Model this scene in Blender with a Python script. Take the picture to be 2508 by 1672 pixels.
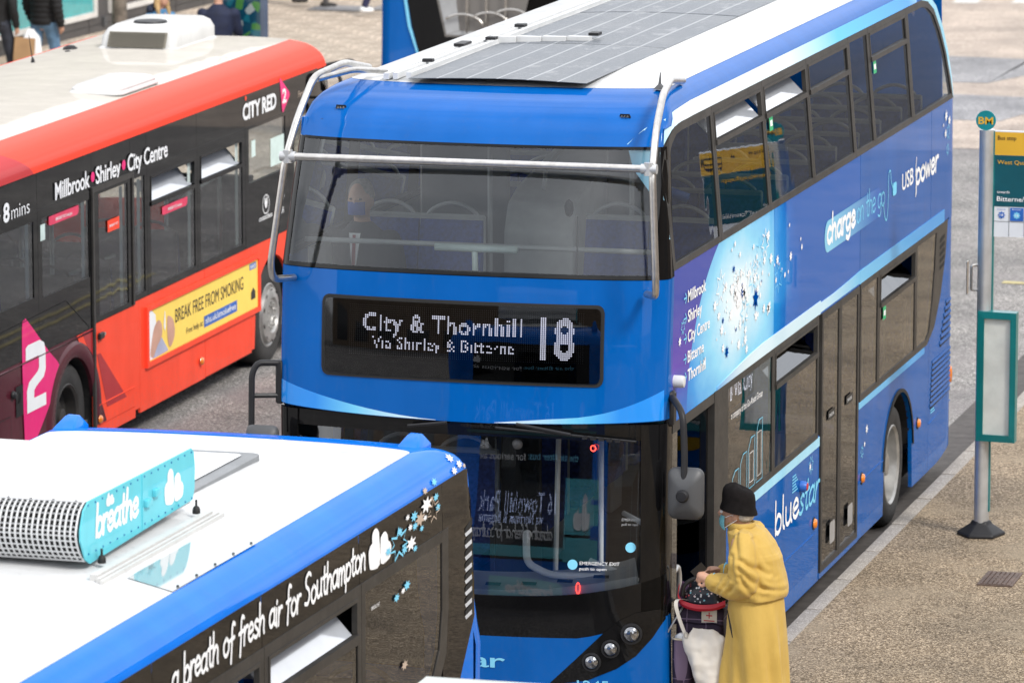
import bpy, bmesh, math, random
from mathutils import Vector, Matrix
random.seed(7)
R = math.radians
scene = bpy.context.scene
for o in list(bpy.data.objects): bpy.data.objects.remove(o)
COL = scene.collection

# ---------------------------------------------------------------- camera
YAW, PITCH, FPX = 15.317, 9.45, 12396.0
cam_d = bpy.data.cameras.new('camera'); cam = bpy.data.objects.new('camera', cam_d); COL.objects.link(cam)
cam.location = (8.589, -30.188, 7.873)
cam.rotation_euler = (R(90 - PITCH), 0, R(YAW))
cam_d.sensor_width = 36; cam_d.lens = 36 * FPX / 2508
cam_d.clip_start = 0.5; cam_d.clip_end = 3000
cam_d.dof.use_dof = True; cam_d.dof.focus_distance = 31.5; cam_d.dof.aperture_fstop = 5.0
scene.camera = cam
# ---------------------------------------------------------------- world, sun, exposure
SUN_EL, SUN_AZ = 44, 122            # compass azimuth from +Y clockwise
w = bpy.data.worlds.new('World'); scene.world = w; w.use_nodes = True
nt = w.node_tree; nt.nodes.clear()
out = nt.nodes.new('ShaderNodeOutputWorld'); bg = nt.nodes.new('ShaderNodeBackground')
sky = nt.nodes.new('ShaderNodeTexSky'); sky.sky_type = 'NISHITA'; sky.sun_disc = False
sky.sun_elevation = R(SUN_EL); sky.sun_rotation = R(SUN_AZ); sky.dust_density = 3
tc = nt.nodes.new('ShaderNodeTexCoord'); mp = nt.nodes.new('ShaderNodeMapping'); mp.inputs['Scale'].default_value = (1, 1, 2.2)
nz = nt.nodes.new('ShaderNodeTexNoise'); nz.inputs['Scale'].default_value = 2.2; nz.inputs['Detail'].default_value = 6
rp = nt.nodes.new('ShaderNodeValToRGB')
rp.color_ramp.elements[0].position = .36; rp.color_ramp.elements[0].color = (4.6, 4.8, 5.2, 1)
rp.color_ramp.elements[1].position = .66; rp.color_ramp.elements[1].color = (11.5, 11.5, 11.6, 1)
mx = nt.nodes.new('ShaderNodeMixRGB'); mx.inputs[0].default_value = .86
nt.links.new(tc.outputs['Generated'], mp.inputs[0]); nt.links.new(mp.outputs[0], nz.inputs[0])
nt.links.new(nz.outputs['Fac'], rp.inputs[0]); nt.links.new(sky.outputs[0], mx.inputs[1]); nt.links.new(rp.outputs[0], mx.inputs[2])
nt.links.new(mx.outputs[0], bg.inputs[0]); bg.inputs[1].default_value = .12
nt.links.new(bg.outputs[0], out.inputs[0])
sl = bpy.data.lights.new('sun', 'SUN'); sl.energy = 1.5; sl.angle = R(12); sl.color = (1, .96, .9)
so = bpy.data.objects.new('sun', sl); COL.objects.link(so)
az, el = R(SUN_AZ), R(SUN_EL)
sdir = Vector((math.sin(az) * math.cos(el), math.cos(az) * math.cos(el), math.sin(el)))
so.rotation_euler = sdir.to_track_quat('Z', 'Y').to_euler(); so.location = (20, -20, 40)
vs = scene.view_settings; vs.view_transform = 'Standard'; vs.look = 'None'; vs.gamma = 1; vs.exposure = 0.82; vs.use_curve_mapping = False
scene.render.engine = 'CYCLES'
try:
    scene.cycles.max_bounces = 7; scene.cycles.transparent_max_bounces = 24; scene.cycles.glossy_bounces = 5
except Exception: pass

# ---------------------------------------------------------------- materials
def srgb(h):
    h = h.lstrip('#'); c = [int(h[i:i+2], 16) / 255 for i in (0, 2, 4)]
    return tuple(x / 12.92 if x <= .04045 else ((x + .055) / 1.055) ** 2.4 for x in c)
MATS = {}
class N:
    """small node helper"""
    def __init__(s, name):
        s.m = bpy.data.materials.new(name); s.m.use_nodes = True; s.t = s.m.node_tree
        s.b = s.t.nodes.get('Principled BSDF'); MATS[name] = s.m
        s.out = s.t.nodes.get('Material Output')
    def n(s, typ, **kw):
        x = s.t.nodes.new('ShaderNode' + typ)
        for k, v in kw.items():
            if k.startswith('i_'):
                k2 = k[2:].replace('_', ' ')
                x.inputs[int(k2) if k2.isdigit() else k2].default_value = v
            else: setattr(x, k, v)
        return x
    def l(s, a, b): s.t.links.new(a, b)
    def coord(s, scale=(1, 1, 1)):
        t = s.n('TexCoord'); m = s.n('Mapping'); m.inputs['Scale'].default_value = scale
        s.l(t.outputs['Object'], m.inputs[0]); return m.outputs[0]
    def noise(s, vec, scale, detail=5, rough=.55):
        x = s.n('TexNoise'); x.inputs['Scale'].default_value = scale; x.inputs['Detail'].default_value = detail; x.inputs['Roughness'].default_value = rough
        s.l(vec, x.inputs['Vector']); return x.outputs['Fac']
    def ramp(s, fac, stops, interp='LINEAR'):
        r = s.n('ValToRGB'); r.color_ramp.interpolation = interp
        e = r.color_ramp.elements
        while len(e) < len(stops): e.new(.5)
        for q, (p, c) in zip(e, stops): q.position = p; q.color = (*c, 1) if len(c) == 3 else c
        s.l(fac, r.inputs[0]); return r.outputs[0]
    def mix(s, fac, a, b, mode='MIX'):
        x = s.n('MixRGB', blend_type=mode)
        for i, v in ((0, fac), (1, a), (2, b)):
            if hasattr(v, 'is_output'): s.l(v, x.inputs[i])
            elif i == 0: x.inputs[0].default_value = v
            else: x.inputs[i].default_value = (*v, 1)
        return x.outputs[0]
    def math(s, op, a, b=0.0, c=0.0):
        x = s.n('Math', operation=op)
        for i, v in enumerate((a, b, c)):
            if hasattr(v, 'is_output'): s.l(v, x.inputs[i])
            else: x.inputs[i].default_value = v
        return x.outputs[0]
    def bump(s, h, strength=.2, dist=.01):
        x = s.n('Bump'); x.inputs['Strength'].default_value = strength; x.inputs['Distance'].default_value = dist
        s.l(h, x.inputs['Height']); s.l(x.outputs[0], s.b.inputs['Normal']); return x.outputs[0]
    def set(s, **kw):
        for k, v in kw.items():
            k = {'col': 'Base Color', 'rough': 'Roughness', 'metal': 'Metallic', 'coat': 'Coat Weight', 'coatr': 'Coat Roughness', 'spec': 'Specular IOR Level'}.get(k, k)
            if hasattr(v, 'is_output'): s.l(v, s.b.inputs[k])
            else: s.b.inputs[k].default_value = (*v, 1) if isinstance(v, tuple) and len(v) == 3 else v
        return s
def simple(name, col, rough=.5, metal=0, coat=0, var=.12, vs_=6, bump=0, spec=.5):
    m = N(name); v = m.coord(); f = m.noise(v, vs_)
    m.set(col=m.ramp(f, [(.3, tuple(c * (1 - var) for c in col)), (.7, tuple(min(1, c * (1 + var)) for c in col))]),
          metal=metal, coat=coat, spec=spec)
    f2 = m.noise(v, vs_ * 5, 3)
    m.set(rough=m.math('MULTIPLY_ADD', f2, .16 * (rough > .04), max(0, rough - .08)))
    if bump: m.bump(m.noise(v, vs_ * 20, 3), bump, .004)
    return m.m
def paint(name, col, dirt=.10, coat=.5):
    """glossy bus paint with faint streaks and road grime that has its own shape"""
    m = N(name); v = m.coord((1, 1, .35)); f = m.noise(v, 3.5, 6)
    big = m.noise(m.coord((.6, .6, .6)), 1.3, 2)
    c = m.ramp(f, [(.35, tuple(x * .93 for x in col)), (.7, tuple(min(1, x * 1.05 + .002) for x in col))])
    grime = m.noise(m.coord((2, 2, .5)), 9, 7, .7)
    g = m.ramp(grime, [(.55, (0, 0, 0)), (.85, (dirt, dirt, dirt))])
    sz = m.n('SeparateXYZ'); m.l(m.coord(), sz.inputs[0])      # road splash: broken spots, thicker low on the skirts
    low = m.math('MULTIPLY_ADD', sz.outputs[2], -1.5, 1.0); spl = m.noise(m.coord((1, 1.4, 1)), 26, 8, .75)
    sp_ = m.ramp(m.math('MULTIPLY_ADD', low, .30, m.math('MULTIPLY', spl, .75)), [(.50, (0, 0, 0)), (.80, (.42, .42, .42))])
    c = m.mix(sp_, c, (.17, .15, .13))
    m.set(col=m.mix(g, c, (.16, .14, .12)), rough=m.math('MULTIPLY_ADD', grime, .2, .16), coat=coat, coatr=.025, spec=0.0)
    b = m.n('Bump'); b.inputs['Strength'].default_value = .035; b.inputs['Distance'].default_value = .05
    m.l(big, b.inputs['Height']); m.l(b.outputs[0], m.b.inputs['Coat Normal'])
    return m.m
def glass(name, tint=(.62, .66, .66), ior=1.62, wave=.02, wscale=2.2, base_refl=0.0):
    m = N(name); t = m.t
    tr = m.n('BsdfTransparent'); tr.inputs[0].default_value = (*tint, 1)
    gl = m.n('BsdfGlossy'); gl.inputs['Roughness'].default_value = .008; gl.inputs[0].default_value = (.95, .97, 1, 1)
    fr = m.n('Fresnel'); fr.inputs[0].default_value = ior
    v = m.coord((1, 1, .6)); h = m.noise(v, wscale, 2)
    b = m.n('Bump'); b.inputs['Strength'].default_value = wave; b.inputs['Distance'].default_value = .1
    m.l(h, b.inputs['Height']); m.l(b.outputs[0], gl.inputs['Normal'])
    ms = m.n('MixShader')
    f = m.math('ADD', fr.outputs[0], base_refl); m.l(f, ms.inputs[0]); m.l(tr.outputs[0], ms.inputs[1]); m.l(gl.outputs[0], ms.inputs[2])
    m.l(ms.outputs[0], m.out.inputs[0]); t.nodes.remove(m.b); return m.m
def emit(name, col, s):
    m = N(name); m.set(col=(0.02, .02, .02)); m.b.inputs['Emission Color'].default_value = (*col, 1); m.b.inputs['Emission Strength'].default_value = s; return m.m

BLUE = (.0008, .100, .39)
mat_blue = paint('bus_blue_paint', BLUE)
mat_fgblue = paint('bright_blue_paint', (.001, .150, .64))
mat_white = paint('white_roof_paint', (.60, .61, .615), .40, .35)
mat_podwhite = paint('white_pod_moulding', (.56, .56, .55), .25, .2)
mat_cream = paint('off_white_roof_paint', (.53, .50, .45), .22, .35)
mat_red = paint('red_paint', (.94, .078, .036), .04, .35)
mat_maroon = paint('maroon_paint', (.085, .016, .026), .06)
mat_redtint = paint('dull_red_paint', (.42, .03, .035), .06)
mat_black = paint('gloss_black_panel', (.0045, .0045, .005), .03, .6)
mat_frame = simple('dark_window_frame', (.040, .038, .036), .42, var=.25, spec=.18)
mat_rubber = simple('black_rubber', (.012, .012, .012), .7)
mat_tyre = simple('tyre_rubber', (.03, .029, .028), .85, var=.3, bump=.3)
mat_steel = simple('brushed_steel', (.62, .6, .57), .32, 1, var=.15, vs_=20)
mat_alu = simple('painted_silver', (.55, .56, .57), .38, .6)
mat_wheel = simple('silver_wheel', (.40, .395, .38), .38, .6, var=.3)
mat_plastic = simple('black_plastic', (.020, .020, .022), .45, spec=.25)
mat_greyplastic = simple('grey_plastic', (.062, .064, .068), .5)
mat_dark = simple('dark_interior', (.022, .024, .028), .7)
mat_void = simple('wheel_arch_black', (.008, .008, .008), .9)
mat_lining = simple('pale_interior_lining', (.50, .51, .50), .6)
mat_intfloor = simple('interior_floor', (.12, .125, .135), .8)
mat_seat = simple('blue_seat_cloth', (.02, .05, .24), .85, var=.4, vs_=40)
mat_seatgrey = simple('grey_seat_shell', (.36, .37, .38), .4)
mat_pole = simple('pale_green_handrail', (.66, .76, .73), .35)
mat_rail = simple('white_handrail', (.74, .75, .76), .3)
mat_pinklabel = simple('pink_label', (.70, .085, .15), .5, spec=0)
mat_decal = simple('white_print', (.84, .85, .86), .35, var=.03, spec=0)
mat_decal_lb = simple('light_blue_print', (.22, .60, .82), .35, var=.05, spec=0)
mat_decal_tan = simple('beige_print', (.50, .40, .32), .4, var=.05)
mat_decal_navy = simple('navy_print', (.0, .06, .30), .4, var=.05, spec=0)
mat_lightblue = paint('pale_blue_stripe', (.36, .70, .88), .05)
mat_cyan = paint('cyan_panel', (.13, .56, .66), .06)
mat_pink = paint('pink_panel', (.86, .022, .20), .05)
mat_amber = simple('amber_lens', (.75, .20, .01), .2, coat=1)
mat_redlens = simple('red_lens', (.55, .01, .02), .2, coat=1)
mat_clear = simple('lamp_lens', (.30, .31, .33), .07, .9, var=.5, vs_=60)
mat_glass = glass('bus_window_glass', (.74, .77, .76), 1.48)
mat_glass_dark = glass('tinted_window_glass', (.40, .41, .41), 1.6, .03)
mat_glass_front = glass('windscreen_glass', (.76, .80, .79), 1.48, .012, 1.2, .028)
mat_glass_low = glass('lower_windscreen_glass', (.82, .86, .86), 1.7, .004, .8, .04)
mat_glass_red = glass('red_bus_glass', (.66, .69, .69), 1.5, .03, 1.3)
mat_glass_disp = glass('display_glass', (.42, .43, .44), 1.6, .03, 1.5)
mat_led = emit('white_led', (.84, .84, 1), 1.15)
mat_led_off = simple('unlit_led', (.32, .32, .33), .4)
mat_led_blue = emit('blue_white_led', (.55, .65, 1), 2.2)
mat_ledred = emit('red_ring_light', (1, .05, .03), 3)
mat_yellowad = simple('yellow_poster', (.94, .68, .15), .35, var=.03, coat=.15, spec=0)
mat_teal = simple('teal_enamel', (.0, .16, .165), .4, coat=.3)
mat_tealdisc = simple('teal_sign', (.0, .21, .24), .4)
mat_tealdark = simple('dark_teal_sign', (.0, .075, .10), .4)
mat_signyellow = simple('yellow_sign', (.70, .40, .03), .4, var=.04)
mat_signwhite = simple('white_sign', (.72, .75, .79), .4, var=.04)
mat_ink = simple('black_print', (.012, .012, .012), .5)
mat_nhs = simple('blue_poster_print', (.02, .13, .50), .4)

# ---------------------------------------------------------------- geometry helpers
BASE = {}
def tag(o, label=None, cat=None, group=None, kind=None):
    for k, v in (('label', label), ('category', cat), ('group', group), ('kind', kind)):
        if v: o[k] = v
    return o
def empty(name, base, rz=0, label=None, cat=None, group=None, frame=(0, 0)):
    """Empty at the thing's base. base is given in the thing's own measuring frame (origin frame, heading rz degrees)."""
    o = bpy.data.objects.new(name, None); COL.objects.link(o); o.empty_display_size = .3
    m = Matrix.Translation((frame[0], frame[1], 0)) @ Matrix.Rotation(R(rz), 4, 'Z')
    o.location = m @ Vector(base); o.rotation_euler = (0, 0, R(rz)); BASE[o.name] = Vector(base)
    tag(o, label, cat, group); return o
class G:
    def __init__(s): s.v = []; s.f = []
    def add(s, vs, fs):
        k = len(s.v); s.v += [Vector(p) for p in vs]; s.f += [tuple(i + k for i in f) for f in fs]; return s
    def box(s, x0, x1, y0, y1, z0, z1, bev=0):
        if bev:
            b = bev; P = [(x0+b, y0), (x1-b, y0), (x1, y0+b), (x1, y1-b), (x1-b, y1), (x0+b, y1), (x0, y1-b), (x0, y0+b)]
            P2 = [(min(max(x, x0+b), x1-b), min(max(y, y0+b), y1-b)) for x, y in P]
            rings = [[(x, y, z0) for x, y in P2], [(x, y, z0+b) for x, y in P], [(x, y, z1-b) for x, y in P], [(x, y, z1) for x, y in P2]]
            return s.loft(rings, True, True, True)
        return s.add([(x0,y0,z0),(x1,y0,z0),(x1,y1,z0),(x0,y1,z0),(x0,y0,z1),(x1,y0,z1),(x1,y1,z1),(x0,y1,z1)],
                     [(0,3,2,1),(4,5,6,7),(0,1,5,4),(1,2,6,5),(2,3,7,6),(3,0,4,7)])
    def loft(s, rings, closed=True, cap0=False, cap1=False):
        n = len(rings[0]); vs = [p for r in rings for p in r]; fs = []
        for i in range(len(rings) - 1):
            for j in range(n if closed else n - 1):
                a = i*n + j; b = i*n + (j+1) % n; fs.append((a, b, b + n, a + n))
        if cap0: fs.append(tuple(range(n - 1, -1, -1)))
        if cap1: fs.append(tuple(range((len(rings)-1)*n, len(rings)*n)))
        return s.add(vs, fs)
    def tube(s, pts, r, n=8, closed=False, caps=True):
        pts = [Vector(p) for p in pts]; rings = []
        m = len(pts); prev = None
        for i, p in enumerate(pts):
            if closed: t = pts[(i+1) % m] - pts[i-1]
            else: t = pts[min(i+1, m-1)] - pts[max(i-1, 0)]
            t.normalize()
            if prev is None:
                u = t.orthogonal().normalized()
            else:
                u = prev - t * prev.dot(t)
                u = u.normalized() if u.length > 1e-6 else t.orthogonal().normalized()
            prev = u; q = t.cross(u); rr = r[i] if isinstance(r, (list, tuple)) else r
            rings.append([p + (u*math.cos(2*math.pi*k/n) + q*math.sin(2*math.pi*k/n))*rr for k in range(n)])
        if closed: rings.append(rings[0])
        return s.loft(rings, True, caps and not closed, caps and not closed)
    def lathe(s, prof, origin=(0,0,0), axis='Z', n=24, arc=(0, 360)):
        """prof: list of (r, h)"""
        rings = []; o = Vector(origin); full = arc == (0, 360)
        for r, h in prof:
            ring = []
            for k in range(n if full else n + 1):
                a = R(arc[0] + (arc[1]-arc[0])*k/n); c, q = r*math.cos(a), r*math.sin(a)
                ring.append(o + Vector({'Z': (c, q, h), 'X': (h, c, q), 'Y': (q, h, c)}[axis]))
            rings.append(ring)
        return s.loft(rings, full)
    def fan(s, pts):
        return s.add(pts, [tuple(range(len(pts)))])
    def grid(s, fn, us, vs, th=0, nrm=None):
        """fn(u,v)->Vector; optional thickness th along nrm(u,v) (a function or vector), inwards"""
        nu, nv = len(us), len(vs); P = [Vector(fn(u, v)) for v in vs for u in us]
        F = [(j*nu+i, j*nu+i+1, (j+1)*nu+i+1, (j+1)*nu+i) for j in range(nv-1) for i in range(nu-1)]
        if th:
            if callable(nrm): B = [Vector(fn(u, v)) - Vector(nrm(u, v))*th for v in vs for u in us]
            else: B = [p - Vector(nrm)*th for p in P]
            k = len(P); F2 = [tuple(i + k for i in f[::-1]) for f in F]
            E = []
            for i in range(nu-1): E += [(i+1, i, i+k, i+1+k), ((nv-1)*nu+i, (nv-1)*nu+i+1, (nv-1)*nu+i+1+k, (nv-1)*nu+i+k)]
            for j in range(nv-1): E += [(j*nu, (j+1)*nu, (j+1)*nu+k, j*nu+k), ((j+1)*nu+nu-1, j*nu+nu-1, j*nu+nu-1+k, (j+1)*nu+nu-1+k)]
            return s.add(P + B, F + F2 + E)
        return s.add(P, F)
    def split_build(s, name, mat, parent=None, smooth=False, angle=None, kind=None):
        """one object for each connected piece"""
        par = list(range(len(s.v)))
        def find(a):
            while par[a] != a: par[a] = par[par[a]]; a = par[a]
            return a
        for f in s.f:
            r = find(f[0])
            for i in f[1:]: par[find(i)] = r
        grp = {}
        for f in s.f: grp.setdefault(find(f[0]), []).append(f)
        out = []
        for fs in grp.values():
            g = G(); mp_ = {}
            for f in fs:
                for i in f:
                    if i not in mp_: mp_[i] = len(g.v); g.v.append(s.v[i])
                g.f.append(tuple(mp_[i] for i in f))
            out.append(g.build(name, mat, parent, smooth, angle))
        return out
    def build(s, name, mat, parent=None, smooth=False, angle=None, bevel=0, recalc=False):
        me = bpy.data.meshes.new(name); me.from_pydata([tuple(v) for v in s.v], [], s.f)
        if recalc or bevel:
            bm = bmesh.new(); bm.from_mesh(me)
            bmesh.ops.remove_doubles(bm, verts=bm.verts, dist=1e-5); bmesh.ops.recalc_face_normals(bm, faces=bm.faces)
            if bevel: bmesh.ops.bevel(bm, geom=[e for e in bm.edges if len(e.link_faces) == 2 and e.calc_face_angle(0) > .5], offset=bevel, segments=2, affect='EDGES', profile=.6)
            bm.to_mesh(me); bm.free()
        if smooth or bevel:
            me.polygons.foreach_set('use_smooth', [True]*len(me.polygons))
            if angle or bevel: me.set_sharp_from_angle(angle=R(angle or 40))
        me.materials.append(mat); me.update()
        return link(name, me, parent)
def link(name, me, parent=None, loc=None):
    o = bpy.data.objects.new(name, me); COL.objects.link(o)
    if parent:
        o.parent = parent
        if parent.type == 'EMPTY': o.location = -BASE.get(parent.name, Vector((0, 0, 0)))
    if loc: o.location = loc
    return o
def arc(cx, cy, r, a0, a1, n):
    return [(cx + r*math.cos(R(a0+(a1-a0)*i/n)), cy + r*math.sin(R(a0+(a1-a0)*i/n))) for i in range(n+1)]
def rrect(x0, x1, y0, y1, r, n=4):
    r = min(r, (x1-x0)/2-1e-4, (y1-y0)/2-1e-4)
    return arc(x1-r, y0+r, r, -90, 0, n) + arc(x1-r, y1-r, r, 0, 90, n) + arc(x0+r, y1-r, r, 90, 180, n) + arc(x0+r, y0+r, r, 180, 270, n)
def lerp_tab(tab):
    def f(z):
        if z <= tab[0][0]: return tab[0][1]
        for (a, b), (c, d) in zip(tab, tab[1:]):
            if z <= c: return b + (d-b)*(z-a)/(c-a)
        return tab[-1][1]
    return f
def catmull(P, k=6, closed=False):
    P = [Vector(p) for p in P]; out = []; n = len(P)
    for i in range(n if closed else n-1):
        if closed: a, b, c, d = P[i-1], P[i], P[(i+1) % n], P[(i+2) % n]
        else: a, b, c, d = P[max(i-1, 0)], P[i], P[i+1], P[min(i+2, n-1)]
        for j in range(k):
            t = j/k
            out.append(.5*((2*b) + (c-a)*t + (2*a-5*b+4*c-d)*t*t + (3*b-a-3*c+d)*t**3))
    if not closed: out.append(P[-1])
    return out
def bend(pts, r=.05, n=5):
    """polyline with rounded corners"""
    pts = [Vector(p) for p in pts]; out = [pts[0]]
    for a, b, c in zip(pts, pts[1:], pts[2:]):
        d1 = (a-b); d2 = (c-b); k = min(r, d1.length*.45, d2.length*.45)
        p, q = b + d1.normalized()*k, b + d2.normalized()*k
        for i in range(n+1):
            t = i/n; out.append(p*(1-t)**2 + b*2*t*(1-t) + q*t*t)
    out.append(pts[-1]); return out
# --- lettering -------------------------------------------------------------------
def text_mesh(body, size=1, bold=0, spacing=1.0, align='LEFT', shear=0):
    cu = bpy.data.curves.new('t', 'FONT'); cu.body = body; cu.size = size; cu.offset = bold; cu.space_character = spacing
    cu.align_x = align; cu.shear = shear; cu.resolution_u = 3; cu.fill_mode = 'FRONT'
    ob = bpy.data.objects.new('t', cu); COL.objects.link(ob)
    me = bpy.data.meshes.new_from_object(ob); bpy.data.objects.remove(ob); bpy.data.curves.remove(cu); return me
def lettering(name, body, fn, mat, parent, width=None, height=None, x0=0, y0=0, bold=0, spacing=1.0, align='LEFT', shear=0):
    """flat print: text fitted to width (and cap height), laid on a surface by fn(x, y)"""
    me = text_mesh(body, 1, bold, spacing, align, shear)
    xs = [v.co.x for v in me.vertices]
    k = (height / .73) if height else 1
    kx = width / (max(xs) - min(xs)) if width else k
    if not height: k = kx
    off = min(xs) if align == 'LEFT' else (max(xs)+min(xs))/2
    for v in me.vertices: v.co = fn(x0 + (v.co.x - off)*kx, y0 + v.co.y*k)
    me.materials.append(mat); return link(name, me, parent)
def led_points(body, nx, ny, bold=.02, spacing=1.0):
    """which dots of an nx by ny matrix are lit for a text (sampled from the letter shapes)"""
    me = text_mesh(body, 1, bold, spacing); V = [v.co.xy.copy() for v in me.vertices]
    xs = [p.x for p in V]; ys = [p.y for p in V]; x0, x1, y0, y1 = min(xs), max(xs), min(ys), max(ys)
    me.calc_loop_triangles(); lit = set(); sx, sy = (x1-x0)/nx, (y1-y0)/ny
    for t in me.loop_triangles:
        a, b, c = (V[i] for i in t.vertices)
        den = (b.y-c.y)*(a.x-c.x)+(c.x-b.x)*(a.y-c.y)
        if abs(den) < 1e-12: continue
        for i in range(max(0, int((min(a.x, b.x, c.x)-x0)/sx)-1), min(nx, int((max(a.x, b.x, c.x)-x0)/sx)+2)):
            for j in range(max(0, int((min(a.y, b.y, c.y)-y0)/sy)-1), min(ny, int((max(a.y, b.y, c.y)-y0)/sy)+2)):
                px, py = x0+(i+.5)*sx, y0+(j+.5)*sy
                l1 = ((b.y-c.y)*(px-c.x)+(c.x-b.x)*(py-c.y))/den; l2 = ((c.y-a.y)*(px-c.x)+(a.x-c.x)*(py-c.y))/den
                if l1 >= -.001 and l2 >= -.001 and l1+l2 <= 1.001: lit.add((i, j))
    bpy.data.meshes.remove(me); return lit
GL = {  # hand lettering: strokes per letter, advance
 'a': ([[(.42,.42),(.25,.5),(.06,.36),(.07,.12),(.22,.01),(.4,.16),(.43,.44)],[(.44,.5),(.43,.1),(.52,.01)]],.54),
 'b': ([[(.07,.92),(.06,.5),(.06,.02)],[(.06,.28),(.22,.5),(.42,.38),(.42,.12),(.24,0),(.07,.08)]],.5),
 'c': ([[(.4,.42),(.24,.5),(.06,.34),(.07,.12),(.24,0),(.41,.08)]],.46),
 'e': ([[(.08,.24),(.38,.29),(.36,.44),(.22,.5),(.06,.32),(.08,.1),(.24,0),(.43,.1)]],.47),
 'f': ([[(.4,.84),(.28,.9),(.2,.74),(.18,.3),(.15,-.22)],[(.02,.44),(.36,.48)]],.4),
 'g': ([[(.42,.42),(.25,.5),(.06,.36),(.07,.13),(.22,.02),(.4,.16)],[(.44,.5),(.43,.1),(.41,-.16),(.25,-.28),(.06,-.2)]],.52),
 'h': ([[(.07,.92),(.06,.5),(.05,0)],[(.06,.28),(.22,.5),(.38,.4),(.38,.12),(.42,0)]],.5),
 'i': ([[(.08,.5),(.07,.2),(.1,0)],[(.1,.67),(.11,.72)]],.2),
 'k': ([[(.07,.92),(.06,0)],[(.38,.5),(.08,.24),(.4,0)]],.46),
 'l': ([[(.08,.92),(.07,.3),(.1,.06),(.17,0)]],.22),
 'm': ([[(.06,.5),(.06,0)],[(.06,.3),(.18,.5),(.28,.4),(.29,0)],[(.29,.3),(.42,.5),(.53,.4),(.54,.1),(.58,0)]],.66),
 'n': ([[(.06,.5),(.06,0)],[(.06,.28),(.22,.5),(.37,.4),(.37,.12),(.41,0)]],.49),
 'o': ([[(.24,.5),(.06,.36),(.07,.12),(.24,0),(.42,.13),(.42,.36),(.25,.5)]],.5),
 'p': ([[(.07,.5),(.06,.1),(.05,-.3)],[(.06,.3),(.22,.5),(.42,.38),(.42,.12),(.24,0),(.07,.08)]],.5),
 'r': ([[(.06,.5),(.06,0)],[(.06,.28),(.18,.48),(.33,.48)]],.36),
 's': ([[(.36,.44),(.22,.5),(.08,.4),(.2,.27),(.36,.14),(.24,0),(.06,.05)]],.43),
 't': ([[(.18,.8),(.16,.4),(.17,.1),(.26,0),(.36,.05)],[(.02,.5),(.36,.54)]],.38),
 'u': ([[(.06,.5),(.07,.12),(.2,0),(.36,.12),(.39,.5)],[(.4,.5),(.4,.1),(.46,0)]],.52),
 'w': ([[(.04,.5),(.14,.02),(.28,.42),(.4,.02),(.52,.5)]],.58),
 'y': ([[(.05,.5),(.08,.24),(.22,.12),(.38,.24)],[(.42,.5),(.38,0),(.26,-.26),(.06,-.22)]],.48),
 'S': ([[(.5,.84),(.34,.92),(.12,.8),(.12,.58),(.34,.42),(.4,.2),(.26,.02),(.04,.06)]],.54),
 ' ': ([],.34)}
def hand_strokes(body, fn, w, sx=1, sy=1, slant=0, x0=0, y0=0, jit=0, g=None, lift=.0004, adv=1.0):
    """ribbons with round ends; fn(x, y, off) lays them on the surface; crossing strokes get a hair of extra lift"""
    g = g or G(); x = x0; rnd = random.Random(len(body)*7+1)
    for ch in body:
        st, a = GL[ch]; dy = rnd.uniform(-jit, jit)
        for k, s in enumerate(st):
            P = catmull([((px + slant*py)*sx + x, py*sy + y0 + dy, 0) for px, py in s], 5)
            ribbon(g, P, w, lambda u, v, k=k: fn(u, v, lift*k))
        x += a*sx*adv
    return g, x
def ribbon(g, P, w, fn, closed=False):
    P = [Vector((p[0], p[1])) for p in P]; n = len(P); L, Rr = [], []
    for i in range(n):
        t = (P[(i+1) % n] - P[i-1]) if closed else (P[min(i+1, n-1)] - P[max(i-1, 0)])
        t = t.normalized() if t.length > 1e-9 else Vector((1, 0)); q = Vector((-t.y, t.x))*w/2
        L.append(P[i]+q); Rr.append(P[i]-q)
    k = len(g.v); g.v += [Vector(fn(p.x, p.y)) for p in L] + [Vector(fn(p.x, p.y)) for p in Rr]
    for i in range(n if closed else n-1):
        j = (i+1) % n; g.f.append((k+i, k+n+i, k+n+j, k+j))
    if not closed:
        for idx, sgn in ((0, -1), (n-1, 1)):
            t = (P[1]-P[0] if idx == 0 else P[-1]-P[-2]).normalized()*sgn; q = Vector((-t.y, t.x))
            A = [P[idx] + (q*math.cos(R(a)) + t*math.sin(R(a)))*w/2 for a in range(0, 181, 36)]
            kk = len(g.v); g.v += [Vector(fn(p.x, p.y)) for p in A]; g.f.append(tuple(range(kk, kk+len(A))))
    return g
def star_pts(cx, cy, r, n=7, inner=.5, rot=0, sx=1):
    return [(cx + sx*(r if k % 2 == 0 else r*inner)*math.sin(math.pi*k/n+rot), cy + (r if k % 2 == 0 else r*inner)*math.cos(math.pi*k/n+rot)) for k in range(2*n)]
def stars(name, lst, fn, mat, parent, outline=False, w=.012):
    """lst of (y, z, r, sx); solid or outlined seven-point stars"""
    g = G()
    for i, (a, b, r, sx) in enumerate(lst):
        P = star_pts(a, b, r, 7, .5, i*.7, sx)
        if outline: ribbon(g, P, w, lambda u, v: fn(u, v, .0003*(i % 5)), True)
        else:
            c = len(g.v); g.v += [Vector(fn(a, b, .0003*(i % 5)))] + [Vector(fn(u, v, .0003*(i % 5))) for u, v in P]
            g.f += [(c, c+1+k, c+1+(k+1) % len(P)) for k in range(len(P))]
    o = g.build(name, mat, parent)
    if len(lst) > 1: o['kind'] = 'stuff'
    return o
def disc(g, c, r, fn, n=14, sx=1):
    k = len(g.v); g.v += [Vector(fn(c[0]+sx*r*math.cos(2*math.pi*i/n), c[1]+r*math.sin(2*math.pi*i/n))) for i in range(n)]
    g.f.append(tuple(range(k, k+n))); return g
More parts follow.
